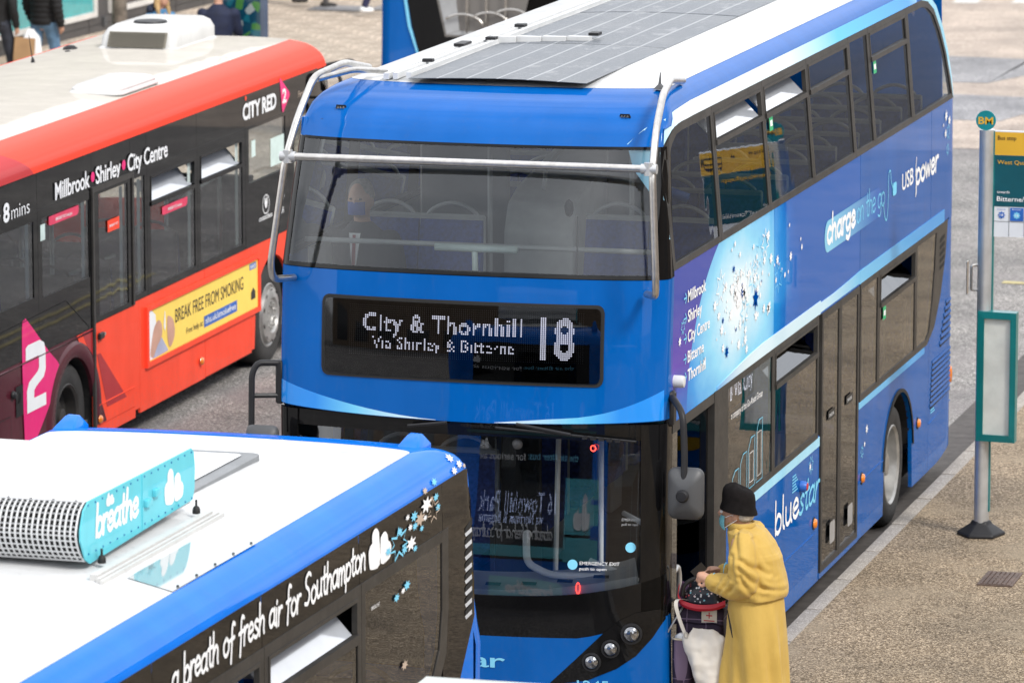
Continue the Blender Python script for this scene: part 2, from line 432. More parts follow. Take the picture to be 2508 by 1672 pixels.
def cloud(name, cx, cy, h, fn, mat, parent, sx=1.0):
    """cloud emblem of two lobed leaves with a gap: outline polygons"""
    g = G()
    A = [(-.03,0),(-.03,.72),(-.06,.88),(-.16,.98),(-.27,.96),(-.35,.84),(-.36,.66),(-.44,.62),(-.52,.5),(-.53,.32),(-.5,.12),(-.42,0)]
    B = [(.03,0),(.42,0),(.5,.12),(.52,.3),(.46,.42),(.38,.48),(.36,.62),(.28,.74),(.18,.76),(.08,.7),(.03,.6)]
    for P in (A, B):
        Q = catmull([(cx + x*h*sx, cy + y*h, 0) for x, y in P], 3, True)
        g.fan([fn(p.x, p.y, 0) for p in Q])
    o = g.build(name, mat, parent)
    bm = bmesh.new(); bm.from_mesh(o.data); bmesh.ops.triangulate(bm, faces=bm.faces, ngon_method='EAR_CLIP'); bm.to_mesh(o.data); bm.free()
    return o
# --- bus side helpers ------------------------------------------------------------
class Side:
    """maps (y, z) on a bus flank to a point; xs(z) half-width profile; sg = +1 or -1 side; x0 centre"""
    def __init__(s, xs, sg=1, x0=0): s.xs = xs; s.sg = sg; s.x0 = x0
    def __call__(s, y, z, off=0): return Vector((s.x0 + s.sg*(s.xs(z)+off), y, z))
    def panel(s, name, y0, y1, zlo, zhi, mat, parent, ny=2, nz=2, off=0, th=.02, smooth=False):
        zl = zlo if callable(zlo) else (lambda y: zlo); zh = zhi if callable(zhi) else (lambda y: zhi)
        us = [y0+(y1-y0)*i/(ny-1) for i in range(ny)]; vs = [i/(nz-1) for i in range(nz)]
        if s.sg < 0: us = us[::-1]
        return G().grid(lambda y, t: s(y, zl(y)+(zh(y)-zl(y))*t, off), us, vs, th, (s.sg, 0, 0)).build(name, mat, parent, smooth, 40)
    def window(s, parent, poly, mat, frame_w=.045, off=.006, hopper=None, opened=False, fmat=None, rail=.035, inner=None, mat_h=None):
        """a pane (part) with its frame and hopper rail (sub-parts). poly: outer outline (y, z) counter-clockwise"""
        cy = sum(p[0] for p in poly)/len(poly); cz = sum(p[1] for p in poly)/len(poly)
        ys = [p[0] for p in poly]; zs = [p[1] for p in poly]; hy, hz = (max(ys)-min(ys))/2, (max(zs)-min(zs))/2
        my, mz = (max(ys)+min(ys))/2, (max(zs)+min(zs))/2
        if inner is None: inner = [(my+(y-my)*(1-frame_w/hy), mz+(z-mz)*(1-frame_w/hz)) for y, z in poly]
        iy0, iy1, iz0, iz1 = min(p[0] for p in inner), max(p[0] for p in inner), min(p[1] for p in inner), max(p[1] for p in inner)
        pane = inner
        if hopper and opened: pane = [(y, min(z, hopper)) for y, z in inner]
        g = G(); g.fan([s(y, z, off-.006) for y, z in (pane if s.sg > 0 else pane[::-1])])
        pn = g.build('window', mat, parent)
        fr = G(); O1 = [s(y, z, off) for y, z in poly]; I1 = [s(y, z, off) for y, z in inner]; I2 = [s(y, z, off-.03) for y, z in inner]; O2 = [s(y, z, off-.03) for y, z in poly]
        fr.loft([O2, O1, I1, I2] if s.sg > 0 else [I2, I1, O1, O2], True)
        fr.build('window_frame', fmat or mat_frame, pn)
        if hopper:
            h = G(); r = rail/2
            h.grid(lambda y, t: s(y, hopper-r+2*r*t, off+.012), [iy0-.004, iy1+.004][::s.sg], [0, 1], .04, (s.sg, 0, 0)); h.build('hopper_rail', fmat or mat_frame, pn)
            e = G(); t_ = .02   # thin raised rim round the hopper
            for a in (iy0, iy1-t_): e.grid(lambda y, z: s(y, z, off+.004), [a, a+t_][::s.sg], [hopper+r, iz1], .03, (s.sg, 0, 0))
            e.grid(lambda y, z: s(y, z, off+.0045), [iy0+t_, iy1-t_][::s.sg], [iz1-t_, iz1], .03, (s.sg, 0, 0)); e.build('hopper_frame', fmat or mat_frame, pn)
            if opened:
                hh = iz1-hopper; q = G(); a = math.radians(42)
                q.grid(lambda y, t: s(y, hopper+r*.5+hh*t*math.cos(a), off-.012-hh*t*math.sin(a)), [iy0+.03, iy1-.03][::s.sg], [0, .92], .008, (s.sg*.7, 0, .7))
                q.build('hopper_pane', mat_h or mat_glass_hop, pn)
        return pn
mat_glass_hop = simple('painted_sky_reflection', (.50, .53, .58), .1, 0, coat=1, var=.06)  # bright sky reflection put into the pane's pale colour
def wheel(parent, x, y, z, rt, rw, wid, sg, mat_rim, name='wheel', deep=.1, holes=True):
    """tyre, rim with hand holes and hub; outer face at x, facing sg"""
    t = G().lathe([(rw, -.0), (rw+.02, .012), ((rt+rw)/2, .018), (rt-.03, .005), (rt, -.03), (rt, -wid+.03), (rt-.03, -wid), (rw, -wid)], (0, 0, 0), 'X', 40)
    tread = G()
    for v in t.v: v.x = x + sg*v.x; v.y += y; v.z += z
    w_ = t.build('wheel', mat_tyre, parent, True, 50)
    r = G().lathe([(rw+.012, .006), (rw, .012), (rw-.02, -.005), (rw-.03, -deep*.6), (rw*.62, -deep), (rw*.58, -deep), (rw*.52, -deep*.55), (rw*.3, -deep*.5), (rw*.28, -deep*.2), (rw*.12, -deep*.16), (.0, -deep*.16)], (0, 0, 0), 'X', 40)
    for v in r.v: v.x = x + sg*v.x; v.y += y; v.z += z
    r.build('rim', mat_rim, w_, True, 40)
    if holes:
        h = G(); nuts = G()
        for k in range(10):
            a = 2*math.pi*(k+.5)/10
            c = Vector((x - sg*(deep*.62), y+math.cos(a)*rw*.80, z+math.sin(a)*rw*.80)); u = Vector((0, -math.sin(a), math.cos(a))); q = Vector((0, math.cos(a), math.sin(a)))
            h.fan([c+u*math.cos(b)*rw*.09 + (q*.9+Vector((sg*.5,0,0)))*math.sin(b)*rw*.075+Vector((sg*.004, 0, 0)) for b in [2*math.pi*i/10 for i in range(10)]])
            c2 = Vector((x - sg*deep*.5, y+math.cos(a)*rw*.42, z+math.sin(a)*rw*.42))
            nuts.lathe([(0, .022), (.012, .02), (.014, 0)], (0, 0, 0), 'X', 6)
            for v in nuts.v[-18:]: v.x = c2.x + sg*v.x; v.y += c2.y; v.z += c2.z
        h.split_build('hand_hole', mat_void, w_); nuts.build('wheel_nut', mat_rim, w_)['kind'] = 'stuff'
    return w_
# ================================================================= ground
def agg(name, a, b, c, sc, rough=.85, bump=.5, patch=None):
    """stone aggregate seen close: cells of several tones, with worn patches"""
    m = N(name); v = m.coord()
    vo = m.n('TexVoronoi'); vo.inputs['Scale'].default_value = sc; m.l(v, vo.inputs['Vector'])
    sep = m.n('SeparateColor'); m.l(vo.outputs['Color'], sep.inputs[0])
    c1 = m.ramp(sep.outputs[0], [(.0, a), (.45, b), (.75, c), (.97, tuple(min(1, x*1.7) for x in c))])
    big = m.noise(v, .9, 6, .6); c2 = m.ramp(big, [(.35, (.72, .72, .72)), (.65, (1.12, 1.1, 1.08))])
    col = m.mix(1, c1, c2, 'MULTIPLY')
    if patch:
        pm = m.ramp(m.noise(v, patch[1], 5, .65), [(.5, (0, 0, 0)), (.66, (.75, .75, .75))]); col = m.mix(pm, col, patch[0])
    m.set(col=col, rough=rough, spec=.3); m.bump(vo.outputs['Distance'], bump, .006); return m.m
mat_asph = agg('asphalt', (.11, .106, .104), (.19, .184, .178), (.30, .29, .28), 75, .9, .5, ((.20, .185, .185), .6))
mat_resin = agg('brown_aggregate_paving', (.082, .058, .035), (.225, .168, .106), (.35, .278, .195), 88, .8, .65, ((.30, .24, .165), 1.1))
mat_beige = agg('beige_road_surface', (.32, .265, .225), (.38, .32, .275), (.43, .37, .32), 70, .9, .3)
mat_greyp = agg('grey_road_surface', (.19, .19, .195), (.24, .24, .25), (.30, .30, .31), 70, .9, .3)
mat_kerb = agg('granite_kerb', (.29, .265, .24), (.32, .295, .265), (.345, .32, .29), 140, .8, .15)
mat_slab = agg('stone_slab', (.44, .36, .285), (.50, .42, .34), (.55, .47, .39), 30, .8, .1, ((.42, .31, .21), .35))
g = G().add([(-1500, -1500, 0), (1500, -1500, 0), (1500, 1500, 0), (-1500, 1500, 0)], [(0, 1, 2, 3)]); tag(g.build('road', mat_asph), kind='structure', label='grey asphalt road under the buses')
# gritty gutter strip between bus and kerb, shadow put into its dark colour
m = N('shaded_gutter'); v = m.coord(); m.set(col=m.ramp(m.noise(v, 9, 6), [(.3, (.05, .045, .042)), (.7, (.095, .085, .08))]), rough=.85)
g = G().add([(.9, -14, .004), (1.34, -14, .004), (1.34, 30, .004), (.9, 30, .004)], [(0, 1, 2, 3)]); tag(g.build('gutter', m.m), kind='structure')
g = G().box(1.455, 7.4, -16, 30, -.2, .115); pv = tag(g.build('pavement', mat_resin), kind='structure', label='brown aggregate pavement beside the kerb')
mat_newasph = agg('dark_new_asphalt', (.022, .022, .024), (.045, .044, .046), (.08, .078, .08), 75, .85, .4)
tag(G().add([(7.6, -40, .004), (13.4, -40, .004), (13.4, 70, .004), (7.6, 70, .004)], [(0, 1, 2, 3)]).build('carriageway', mat_newasph), kind='structure', label='dark new asphalt carriageway beyond the right pavement')
tag(G().box(13.5, 40, -16, 70, -.2, .10).build('far_pavement', mat_slab), kind='structure')
kerb = tag(bpy.data.objects.new('kerb', None), kind='structure'); COL.objects.link(kerb); BASE['kerb'] = Vector((0, 0, 0))
ks = bpy.data.meshes.new('kerb_stone'); 
tmp = G().box(1.335, 1.455, .012, 1.028, -.15, .12).build('kerb_stone', mat_kerb, None, bevel=.012); ks = tmp.data; bpy.data.objects.remove(tmp)
for k in range(-14, 22):
    o = link('kerb_stone', ks, kerb); o.location = (random.uniform(-.003, .003), 4.18+1.045*k, random.uniform(-.003, .003))
# coloured junction table in the distance
def sheet(name, pts, z, mat, parent=None, label=None): return tag(G().fan([(x, y, z) for x, y in pts]).build(name, mat, parent), kind='structure', label=label)
sheet('road_table', [(-8.6, 30.8), (7.5, 30.8), (7.5, 90), (-8.6, 90)], .004, mat_beige, label='beige surfaced road in the distance')
sheet('road_band', [(-8, 41.4), (-3.2, 40.9), (-3.3, 37.8), (-8, 37.6)], .008, mat_greyp)
sheet('road_band', [(-3.25, 40.9), (-2.4, 40.6), (-3.3, 37.8)], .008, mat_greyp)
sheet('road_band', [(-8, 36.8), (-2.4, 36.3), (-2.0, 35.5), (-2.4, 33.6), (-8, 33.5)], .008, mat_greyp)
mat_paint = simple('worn_white_road_paint', (.62, .61, .58), .7, var=.3)
for p in ([(-5.8, 48.7), (-5.4, 48.7), (-5.4, 49.3), (-5.8, 49.3)], [(-4.9, 48.9), (-4.5, 48.9), (-4.5, 49.5), (-4.9, 49.5)]): sheet('road_marking', p, .009, mat_paint)
mat_yline = simple('yellow_road_line', (.42, .36, .17), .7, var=.3)
sheet('road_marking', [(-.05, 20.2), (.55, 20.15), (.55, 20.3), (-.05, 20.36)], .006, mat_yline)
for x in (-2.95, -2.78): sheet('yellow_line', [(x, 9), (x+.06, 9), (x+.06, 18.6), (x, 18.6)], .006, mat_yline)
# paved square behind the red bus: laid slabs, base sheet under them
m = N('mortar_bed'); v = m.coord(); m.set(col=m.ramp(m.noise(v, 12, 4), [(.3, (.30, .25, .20)), (.7, (.40, .34, .28))]), rough=.9)
sq = tag(G().box(-60, -9.35, 15, 120, -.2, .10).build('paved_square', m.m), kind='structure', label='stone slab paving in the background')
sm = [G().box(0, .89, 0, .59, 0, .03).build('slab', mat_slab, None, bevel=.006).data]
for o in [o for o in COL.objects if o.name.startswith('slab')]: bpy.data.objects.remove(o)
far = G(); n = 0
for j in range(150):
    for i in range(-45, 60):
        x = -9.36-.90*(i+1)+(.45 if j % 2 else 0); y = 15.2+.60*j
        if x > -10.2 or x < -58: continue
        # the slabs in view are laid one by one
        if -17.2 < x < -10 and 33.2 < y < 46.8 and x > -16.5+(0 if y < 40 else 0) and n < 300 and (x > -15.4 or y > 37):
            o = link('slab', sm[0], sq); o.location = (x, y, .101+random.uniform(0, .002)); o.rotation_euler = (random.uniform(-.0012, .0012), random.uniform(-.0012, .0012), 0); n += 1
        else: far.box(x, x+.89, y, y+.59, .101, .131)
tag(far.build('paving_slabs', mat_slab, sq), kind='stuff')
for k, (x, y) in enumerate(((-14.9, 44.05), (-14.0, 44.3))): sheet('access_cover', [(x, y-.45), (x+.85, y-.45), (x+.85, y+.35), (x, y+.35)], .145, mat_greyp, sq)
# manhole cover in the near pavement
dc = empty('drain_cover', (2.49, 5.53, .115), 0, 'rusty metal drain cover set in the brown pavement', 'drain cover')
mat_iron = simple('rusty_iron', (.15, .105, .085), .6, .5, var=.3, vs_=14, bump=.3)
g = G().box(-.13, .13, -.24, .24, -.005, .010); dp = link('cover_frame', g.build('x', mat_iron).data, dc, (0, 0, 0)); bpy.data.objects.remove(bpy.data.objects['x'])
g = G().box(-.11, .11, -.22, .22, .010, .014); 
pl = link('cover_plate', g.build('x', mat_iron).data, dc, (0, 0, 0)); bpy.data.objects.remove(bpy.data.objects['x'])
g = G()
for i in range(6):
    for j in range(11):
        if 1 < i < 4 and 2 < j < 8 and j % 2: g.box(-.095+i*.034, -.065+i*.034, -.20+j*.038, -.185+j*.038, .014, .0145)
        else: g.box(-.095+i*.034, -.085+i*.034, -.20+j*.038, -.19+j*.038, .014, .019)
st = link('cover_stud', g.build('x', mat_iron).data, dc, (0, 0, 0)); bpy.data.objects.remove(bpy.data.objects['x'])
for k, (x, y) in enumerate(((2.12, 6.95), (2.3, 1.05), (3.1, 3.2))):
    lf = G().add([(0, 0, 0), (.03, .012, .004), (.07, 0, .0), (.03, -.014, .006)], [(0, 1, 2, 3)]).build('fallen_leaf', simple('yellow_leaf', (.55, .33, .03), .7) if k == 0 else MATS['yellow_leaf'])
    lf.location = (x, y, .122); lf.rotation_euler.z = k*1.3; tag(lf, ['yellow fallen leaf by the foot of the bus stop post', 'small fallen leaf on the pavement behind the yellow coat', 'small fallen leaf on the open pavement near the right edge'][k], 'leaf', 'fallen leaves on the pavement')
# ================================================================= main double-deck bus
MB = empty('double_decker_bus', (0, 5, 0), 0, 'blue double-decker bus with solar panels on its white roof, open front door at the kerb', 'bus')
hw = lerp_tab([(0, 1.275), (3.05, 1.275), (3.975, 1.195), (4.05, 1.182), (4.10, 1.155), (4.14, 1.115), (4.165, 1.06)])
yf = lerp_tab([(0.2, .05), (.9, 0), (2.1, 0), (2.6, .02), (3.05, .06), (3.5, .14), (3.87, .23), (3.98, .30), (4.06, .40), (4.11, .52), (4.145, .70), (4.165, .88)])
def bow(u):
    u = min(1, abs(u)); return .10*u*u + .20*(1-(max(0, 1-u**5))**.2)
def F(x, z, off=0):
    h = hw(z); u = x/h; p = Vector((x, yf(z)+bow(u), z))
    if off:
        e = .004; a = Vector((x+e, yf(z)+bow((x+e)/h), 0)) - Vector((x-e, yf(z)+bow((x-e)/h), 0)); n = Vector((a.y, -a.x, 0)).normalized(); p += n*off
    return p
_ut = [1-(1-i/400)**2.2 for i in range(401)]; _bt = [bow(u) for u in _ut]
def ub(b):
    if b >= .3: return 1.0
    lo, hi = 0, 400
    while hi-lo > 1:
        m = (lo+hi)//2
        if _bt[m] <= b: lo = m
        else: hi = m
    k = (b-_bt[lo])/max(1e-9, _bt[hi]-_bt[lo]); return _ut[lo]+(_ut[hi]-_ut[lo])*k
class MSide(Side):
    def __call__(s, y, z, off=0):
        y_end = 10.25; r = .25
        x = hw(z)*ub(max(0, y-yf(z)))
        if y > y_end-r: x -= r*(1-math.sqrt(max(0, 1-((y-(y_end-r))/r)**2)))*.5
        return Vector((s.sg*(x+off), y, z))
SR, SL = MSide(None, 1), MSide(None, -1)
US = [-1+2*i/40 for i in range(41)]; US = [math.copysign(1-(1-abs(u))**2.4, u) for u in US]
def fpanel(name, x0, x1, zlo, zhi, mat, parent=None, nz=8, nx=40, off=0, th=.015, smooth=True):
    """panel on the bus front; x0, x1 in -1..1 of the half width"""
    zl = zlo if callable(zlo) else (lambda u: zlo); zh = zhi if callable(zhi) else (lambda u: zhi)
    us = [x0] + [u for u in US if x0 < u < x1] + [x1]
    def fn(u, t):
        z = zl(u)+(zh(u)-zl(u))*t; return F(u*hw(z), z, off)
    return G().grid(fn, us, [i/(nz-1) for i in range(nz)], th, (0, -1, 0)).build(name, mat, parent or MB, smooth, 60)
# --- upper front: display panel, windscreen, dome and cove
zbot = lambda u: 2.135 + .04*u*u
fpanel('upper_front_panel', -1, 1, zbot, 3.055, mat_blue, nz=12)
def livery_swoosh(name, x0, x1, top):
    m_ = name; return fpanel(name, x0, x1, lambda u: zbot(u)+.004, top, mat_swoosh, nz=3, off=.003, th=0)
m = N('front_swoosh_print'); v = m.coord(); sp = m.n('SeparateXYZ'); m.l(v, sp.inputs[0])
ax = m.math('ABSOLUTE', sp.outputs[0]); m.set(col=m.ramp(ax, [(.25, (.75, .86, .92)), (.72, (.16, .58, .86)), (1.0, (.01, .26, .80))]), rough=.25, coat=1.0); m.b.inputs['Coat Roughness'].default_value = .03; mat_swoosh = m.m
livery_swoosh('swoosh_decal', -.985, -.14, lambda u: zbot(u)+.006+.15*max(0, (-u-.14)/.85)**1.6)
livery_swoosh('swoosh_decal', .16, .985, lambda u: zbot(u)+.006+.03*min(1, (u-.16)/.3)+.16*max(0, (u-.45)/.54)**2.2)
ws = fpanel('upper_windscreen', -.992, .992, 3.065, 3.865, mat_glass_front, nz=12, th=0)
for a, b in ((-1, -.955), (.955, 1)): fpanel('windscreen_border', a, b, 3.06, 3.868, mat_black, ws, off=.003, th=.01)
fpanel('windscreen_border', -.955, .955, 3.06, 3.085, mat_black, ws, nz=2, off=.003, th=.01)
fpanel('windscreen_border', -.955, .955, 3.856, 3.874, mat_black, ws, nz=2, off=.003, th=.01)
def level(z, off=0):
    """outline at height z: rear right, round the front, rear left"""
    return [F(u*hw(z), z, off) for u in US]
ZS = [3.87, 3.92, 3.975, 4.02, 4.06, 4.09, 4.11, 4.13, 4.145, 4.157, 4.165]
dome = G(); rings = []
for z in ZS:
    L = [p if p.y < .43 else Vector((p.x*hw(max(z, 3.978))/hw(z), p.y, max(z, 3.978))) for p in level(z)]; z_ = z; z = max(z, 3.978); h = hw(z); rings.append([Vector((-h, 10.05-(z-3.87)*1.1, z))] + [Vector((-h, y, z)) for y in (8, 5, 3, 1.8)] + L + [Vector((h, y, z)) for y in (1.8, 3, 5, 8)] + [Vector((h, 10.05-(z-3.87)*1.1, z))])
dome.loft(rings, False); dome.build('front_dome_and_cove', mat_blue, MB, True, 60)
# --- white roof
top = level(4.165); rf = G(); ends = 9.7
NY = [0, .04, .1, .2, .35, .6, 1.0]
def roofpt(p, t):
    y = p.y + (ends-p.y)*t; dist = y-p.y; cam_ = .045*(1-(p.x/1.07)**2)*min(1, dist/.8)**.6
    return Vector((p.x*(1 if t < .9 else 1), y, 4.166+cam_))
rf.grid(lambda i, t: roofpt(top[int(i)], t), range(len(top)), NY); rf.build('roof', mat_white, MB, True, 60)
rz = lambda x: 4.166+.045*(1-(x/1.07)**2)
# --- solar panels: sheets with cell lines, one strip of four
m = N('solar_cells'); v = m.coord(); sp = m.n('SeparateXYZ'); m.l(v, sp.inputs[0])
fy = m.math('FRACT', m.math('MULTIPLY', sp.outputs[1], 18)); fx = m.math('FRACT', m.math('MULTIPLY', sp.outputs[0], 5.0))
ln = m.math('MAXIMUM', m.math('GREATER_THAN', m.math('FRACT', m.math('MULTIPLY', sp.outputs[0], 5)), .93), m.math('GREATER_THAN', fy, .80))
nz_ = m.noise(m.coord((1, .5, 1)), 2.6, 5)
stain = m.ramp(m.noise(m.coord((2, 1, 1)), 3.2, 6, .7), [(.56, (0, 0, 0)), (.72, (.7, .7, .7))])
c = m.ramp(nz_, [(.3, (.06, .07, .085)), (.7, (.12, .135, .155))]); c = m.mix(ln, c, (.30, .315, .335)); c = m.mix(stain, c, (.36, .37, .385))
m.set(col=c, rough=m.math('MULTIPLY_ADD', nz_, .3, .22), spec=m.math('MULTIPLY_ADD', ln, .25, .08))
m.bump(m.noise(m.coord((1.5, .7, 1)), 3, 3), .25, .02); mat_solar = m.m
for i, (a, b) in enumerate(((.84, 3.0), (3.03, 5.2), (5.23, 7.4), (7.43, 9.3))):
    s_ = G(); s_.grid(lambda x, y: (x, y, rz(x)+.004+.002*math.sin(y*2.3+x*3)*math.sin(x*5+y)), [-.6+1.18*k/8 for k in range(9)], [a+(b-a)*k/8 for k in range(9)], .003, (0, 0, 1))
    s_.build('solar_panel', mat_solar, MB, True, 40)
s_ = G()
for x in (-.72, -.63): s_.box(x-.016, x+.016, .95, 9.5, rz(x)-.01, rz(x)+.03)
s_.box(-.80, -.765, .95, 9.5, rz(.78)-.01, rz(.78)+.028); s_.split_build('roof_rail', mat_white, MB)
s_ = G()
for k in range(4): s_.box(-.66+.165*k, -.66+.165*k+.16, 3.07+.045*k, 3.13+.045*k, rz(0)-.02, rz(0)+.032)
s_.split_build('cable_cover', mat_white, MB)
s_ = G()
for (x, y, l) in ((-.70, 1.6, .05), (-.70, 3.9, .09), (-.77, 2.6, .2), (-.66, 3.0, .08), (-.01, 3.3, .1)): s_.box(x-.03, x+.04, y, y+l, rz(x)+.03, rz(x)+.05)
s_.split_build('rail_clip', mat_plastic, MB)
G().add([(1.0, .92, 4.17), (1.06, .92, 4.17), (1.06, 1.0, 4.17), (1.0, 1.0, 4.17), (1.025, .95, 4.20), (1.035, .95, 4.20), (1.035, .99, 4.20), (1.025, .99, 4.20), (1.028, .985, 4.27), (1.032, .985, 4.27), (1.032, .995, 4.27), (1.028, .995, 4.27)],
        [(0,1,5,4),(1,2,6,5),(2,3,7,6),(3,0,4,7),(4,5,9,8),(5,6,10,9),(6,7,11,10),(7,4,8,11),(8,9,10,11)]).build('roof_aerial', mat_greyplastic, MB)
# marker lamps on the dome
for x in (-.93, .93):
    h = G(); c_ = F(x, 4.045, .012); h.grid(lambda a, b: c_+Vector((.036*a*(1-.12*b*b), .006-.004*b, .02*b)), [-1, 0, 1], [-1, 0, 1], .03, (0, -1, .6)); p_ = h.build('marker_lamp', mat_plastic, MB, bevel=.004)
    l_ = G()
    for dx in (-.018, 0, .018): l_.lathe([(0, .004), (.007, .003), (.008, 0)], (0, 0, 0), 'Y', 8)
    k = 0
    for dx in (-.018, 0, .018):
        for q in l_.v[k:k+24]: q.x += c_.x+dx; q.y = c_.y-.006-q.y; q.z += c_.z+.002
        k += 24
    l_.build('lamp_lens', mat_clear, p_)
# --- destination display
def round_band(u0, u1, z0, z1, r, off, mat, name, parent, th=0, nx=26):
    us = sorted(set([u0+(u1-u0)*i/nx for i in range(nx+1)] + [u0+r*k/6 for k in range(7)] + [u1-r*k/6 for k in range(7)]))
    def inset(u):
        e = min(u-u0, u1-u); return 0 if e >= r else r-math.sqrt(max(0, r*r-(r-e)**2))
    return G().grid(lambda u, t: F(u, z0+inset(u)+(z1-z0-2*inset(u))*t, off), us, [i/6 for i in range(7)], th, (0, -1, 0)).build(name, mat, parent, True, 60)
dsp = round_band(-.955, .895, 2.385, 2.90, .05, .006, mat_rubber, 'destination_display', MB, .004)
round_band(-.932, .872, 2.408, 2.877, .035, .0075, mat_black, 'display_board', dsp, 0)
PIT = .0128
def led_block(body, x0, z0, nx, ny, bold, spacing=1.0):
    return [(x0+i*PIT, z0+j*PIT) for i, j in led_points(body, nx, ny, bold, spacing)]
lit = led_block('City & Thornhill', -.665, 2.655, 82, 12, .022, 1.12) + led_block('Via Shirley & Bitterne', -.60, 2.558, 73, 8, .012, 1.12) + led_block('18', .50, 2.555, 17, 21, .026, 1.0)
def leds(pts, r, off, mat, name):
    g = G()
    for x, z in pts:
        c_ = F(x, z, off); g.fan([c_+Vector((r*math.cos(a), 0, r*math.sin(a))) for a in [math.pi*k/3 for k in range(6)]])
    o_ = g.build(name, mat, dsp); o_['kind'] = 'stuff'; return o_
leds(lit, .0054, .0095, mat_led, 'lit_led_dots'); lset = set((round(x, 3), round(z, 3)) for x, z in lit)
leds([(-.76+i*.0135, 2.535+j*.0135) for i in range(114) for j in range(24)], .0017, .0085, mat_led_off, 'unlit_led_dots')
round_band(-.934, .874, 2.406, 2.879, .035, .0125, mat_glass_disp, 'display_glass', dsp)
# --- tree guard of steel tube
tg = G(); r_ = .023
Lg = bend([(-1.02, 1.35, 4.205), (-1.0, .75, 4.30), (-1.06, .28, 4.26), (-1.10, .06, 4.02), (-1.14, -.06, 3.78), (-1.24, -.08, 3.10), (-1.245, -.02, 2.995), (-1.16, .16, 2.985)], .09, 5)
Rg = bend([(1.09, 1.35, 4.18), (1.13, .85, 4.24), (1.19, .40, 4.20), (1.215, .12, 4.02), (1.235, -.06, 3.78), (1.265, -.08, 3.10), (1.255, -.04, 2.99), (1.16, .12, 2.98)], .09, 5)
tg.tube(Lg, r_, 12); tg.tube(Rg, r_, 12); tg.tube(bend([(-.86, 1.2, 4.20), (-.93, .72, 4.26), (-1.05, .32, 4.24)], .08), .02, 10)
tg.split_build('tree_guard_rail', mat_steel, MB, True, 40)
g = G(); g.tube([(-1.14, -.06, 3.79), (1.235, -.06, 3.79)], .024, 12); g.build('tree_guard_crossbar', mat_steel, MB, True, 40)
for x in (-1.125, 1.215):
    g = G().tube([(x-.05, -.06, 3.79), (x+.05, -.06, 3.79)], .032, 12); g.tube([(x-.0, -.062, 3.75), (x+.0, -.062, 3.83)], .031, 12); g.build('rail_clamp', mat_alu, MB, True, 40)
# --- lower front
def LW(x, z, off=0):     # raked lower windscreen, set in under the upper deck
    p = F(x, z, off-.012); p.y += .14*max(0, z-1.05)/1.08; return p
us_l = [-.93] + [u for u in US if -.93 < u < .93] + [.93]
lw = G().grid(lambda u, t: LW(u*1.275, 1.02+.16*abs(u)**3+(2.14-1.02-.16*abs(u)**3)*t), us_l, [k/10 for k in range(11)]).build('lower_windscreen', mat_glass_low, MB, True, 60)
for a, b in ((-1, -.885), (.885, 1)): fpanel('front_pillar', a, b, .93, 2.15, mat_black, nz=6, off=0, th=.05)
fpanel('windscreen_header', -.89, .89, 2.05, 2.15, mat_black, lw, nz=3, off=-.012, th=.02)
fpanel('lower_black_panel', -.995, .995, lambda u: .76+.03*u*u+(.12*max(0, abs(u)-.6)/.4), lambda u: 1.03+.16*abs(u)**3, mat_black, nz=5, off=0)
fpanel('bumper', -1, 1, .22, lambda u: .765+.03*u*u+(.12*max(0, abs(u)-.6)/.4), mat_blue, nz=7, off=.002)
for sg in (1, -1):
    g = G(); P = [(.54, .46), (.72, .635), (.90, .815), (1.0, .90), (1.10, .95), (1.22, .97), (1.262, .955), (1.262, .90), (1.2, .79), (1.10, .67), (.98, .585), (.8, .505)]
    g.fan([F(sg*x, z, .006) for x, z in (P if sg > 0 else P[::-1])]); hc = g.build('headlamp_cluster', mat_black, MB)
    bm = bmesh.new(); bm.from_mesh(hc.data); bmesh.ops.triangulate(bm, faces=bm.faces); bmesh.ops.subdivide_edges(bm, edges=bm.edges, cuts=3, use_grid_fill=True)
    for v_ in bm.verts:
        q = F(v_.co.x, v_.co.z, .006); v_.co = q
    bm.to_mesh(hc.data); bm.free()
    for x, z, rr in ((1.075, .815, .052), (.945, .715, .045), (.825, .625, .046)):
        c_ = F(sg*x, z, .008); t_ = (F(sg*(x+.01), z)-F(sg*(x-.01), z)).normalized(); n_ = Vector((t_.y, -t_.x, 0)) if True else None
        def ringpts(r, d): return [c_ + t_*r*math.cos(a) + Vector((0, 0, r*math.sin(a))) + n_*d for a in [2*math.pi*k/20 for k in range(20)]]
        h_ = G().loft([ringpts(rr*1.35, 0), ringpts(rr*1.3, .012), ringpts(rr*1.08, .014), ringpts(rr, .004)]).build('headlamp', mat_plastic, hc, True, 40)
        G().loft([ringpts(rr, .004), ringpts(rr*.9, .016), ringpts(rr*.6, .026), ringpts(rr*.25, .03), ringpts(.001, .031)]).build('headlamp_lens', mat_clear, h_, True)
fx_ = lambda x, z: F(x, z, .006)
lettering('fleet_name_lettering', 'bluestar', fx_, mat_decal_lb, MB, .82, .10, -.55, .56, .01, .92)
lettering('fleet_number_lettering', '1245', fx_, mat_decal_lb, MB, .20, .07, .73, .435, .008, 1.0)
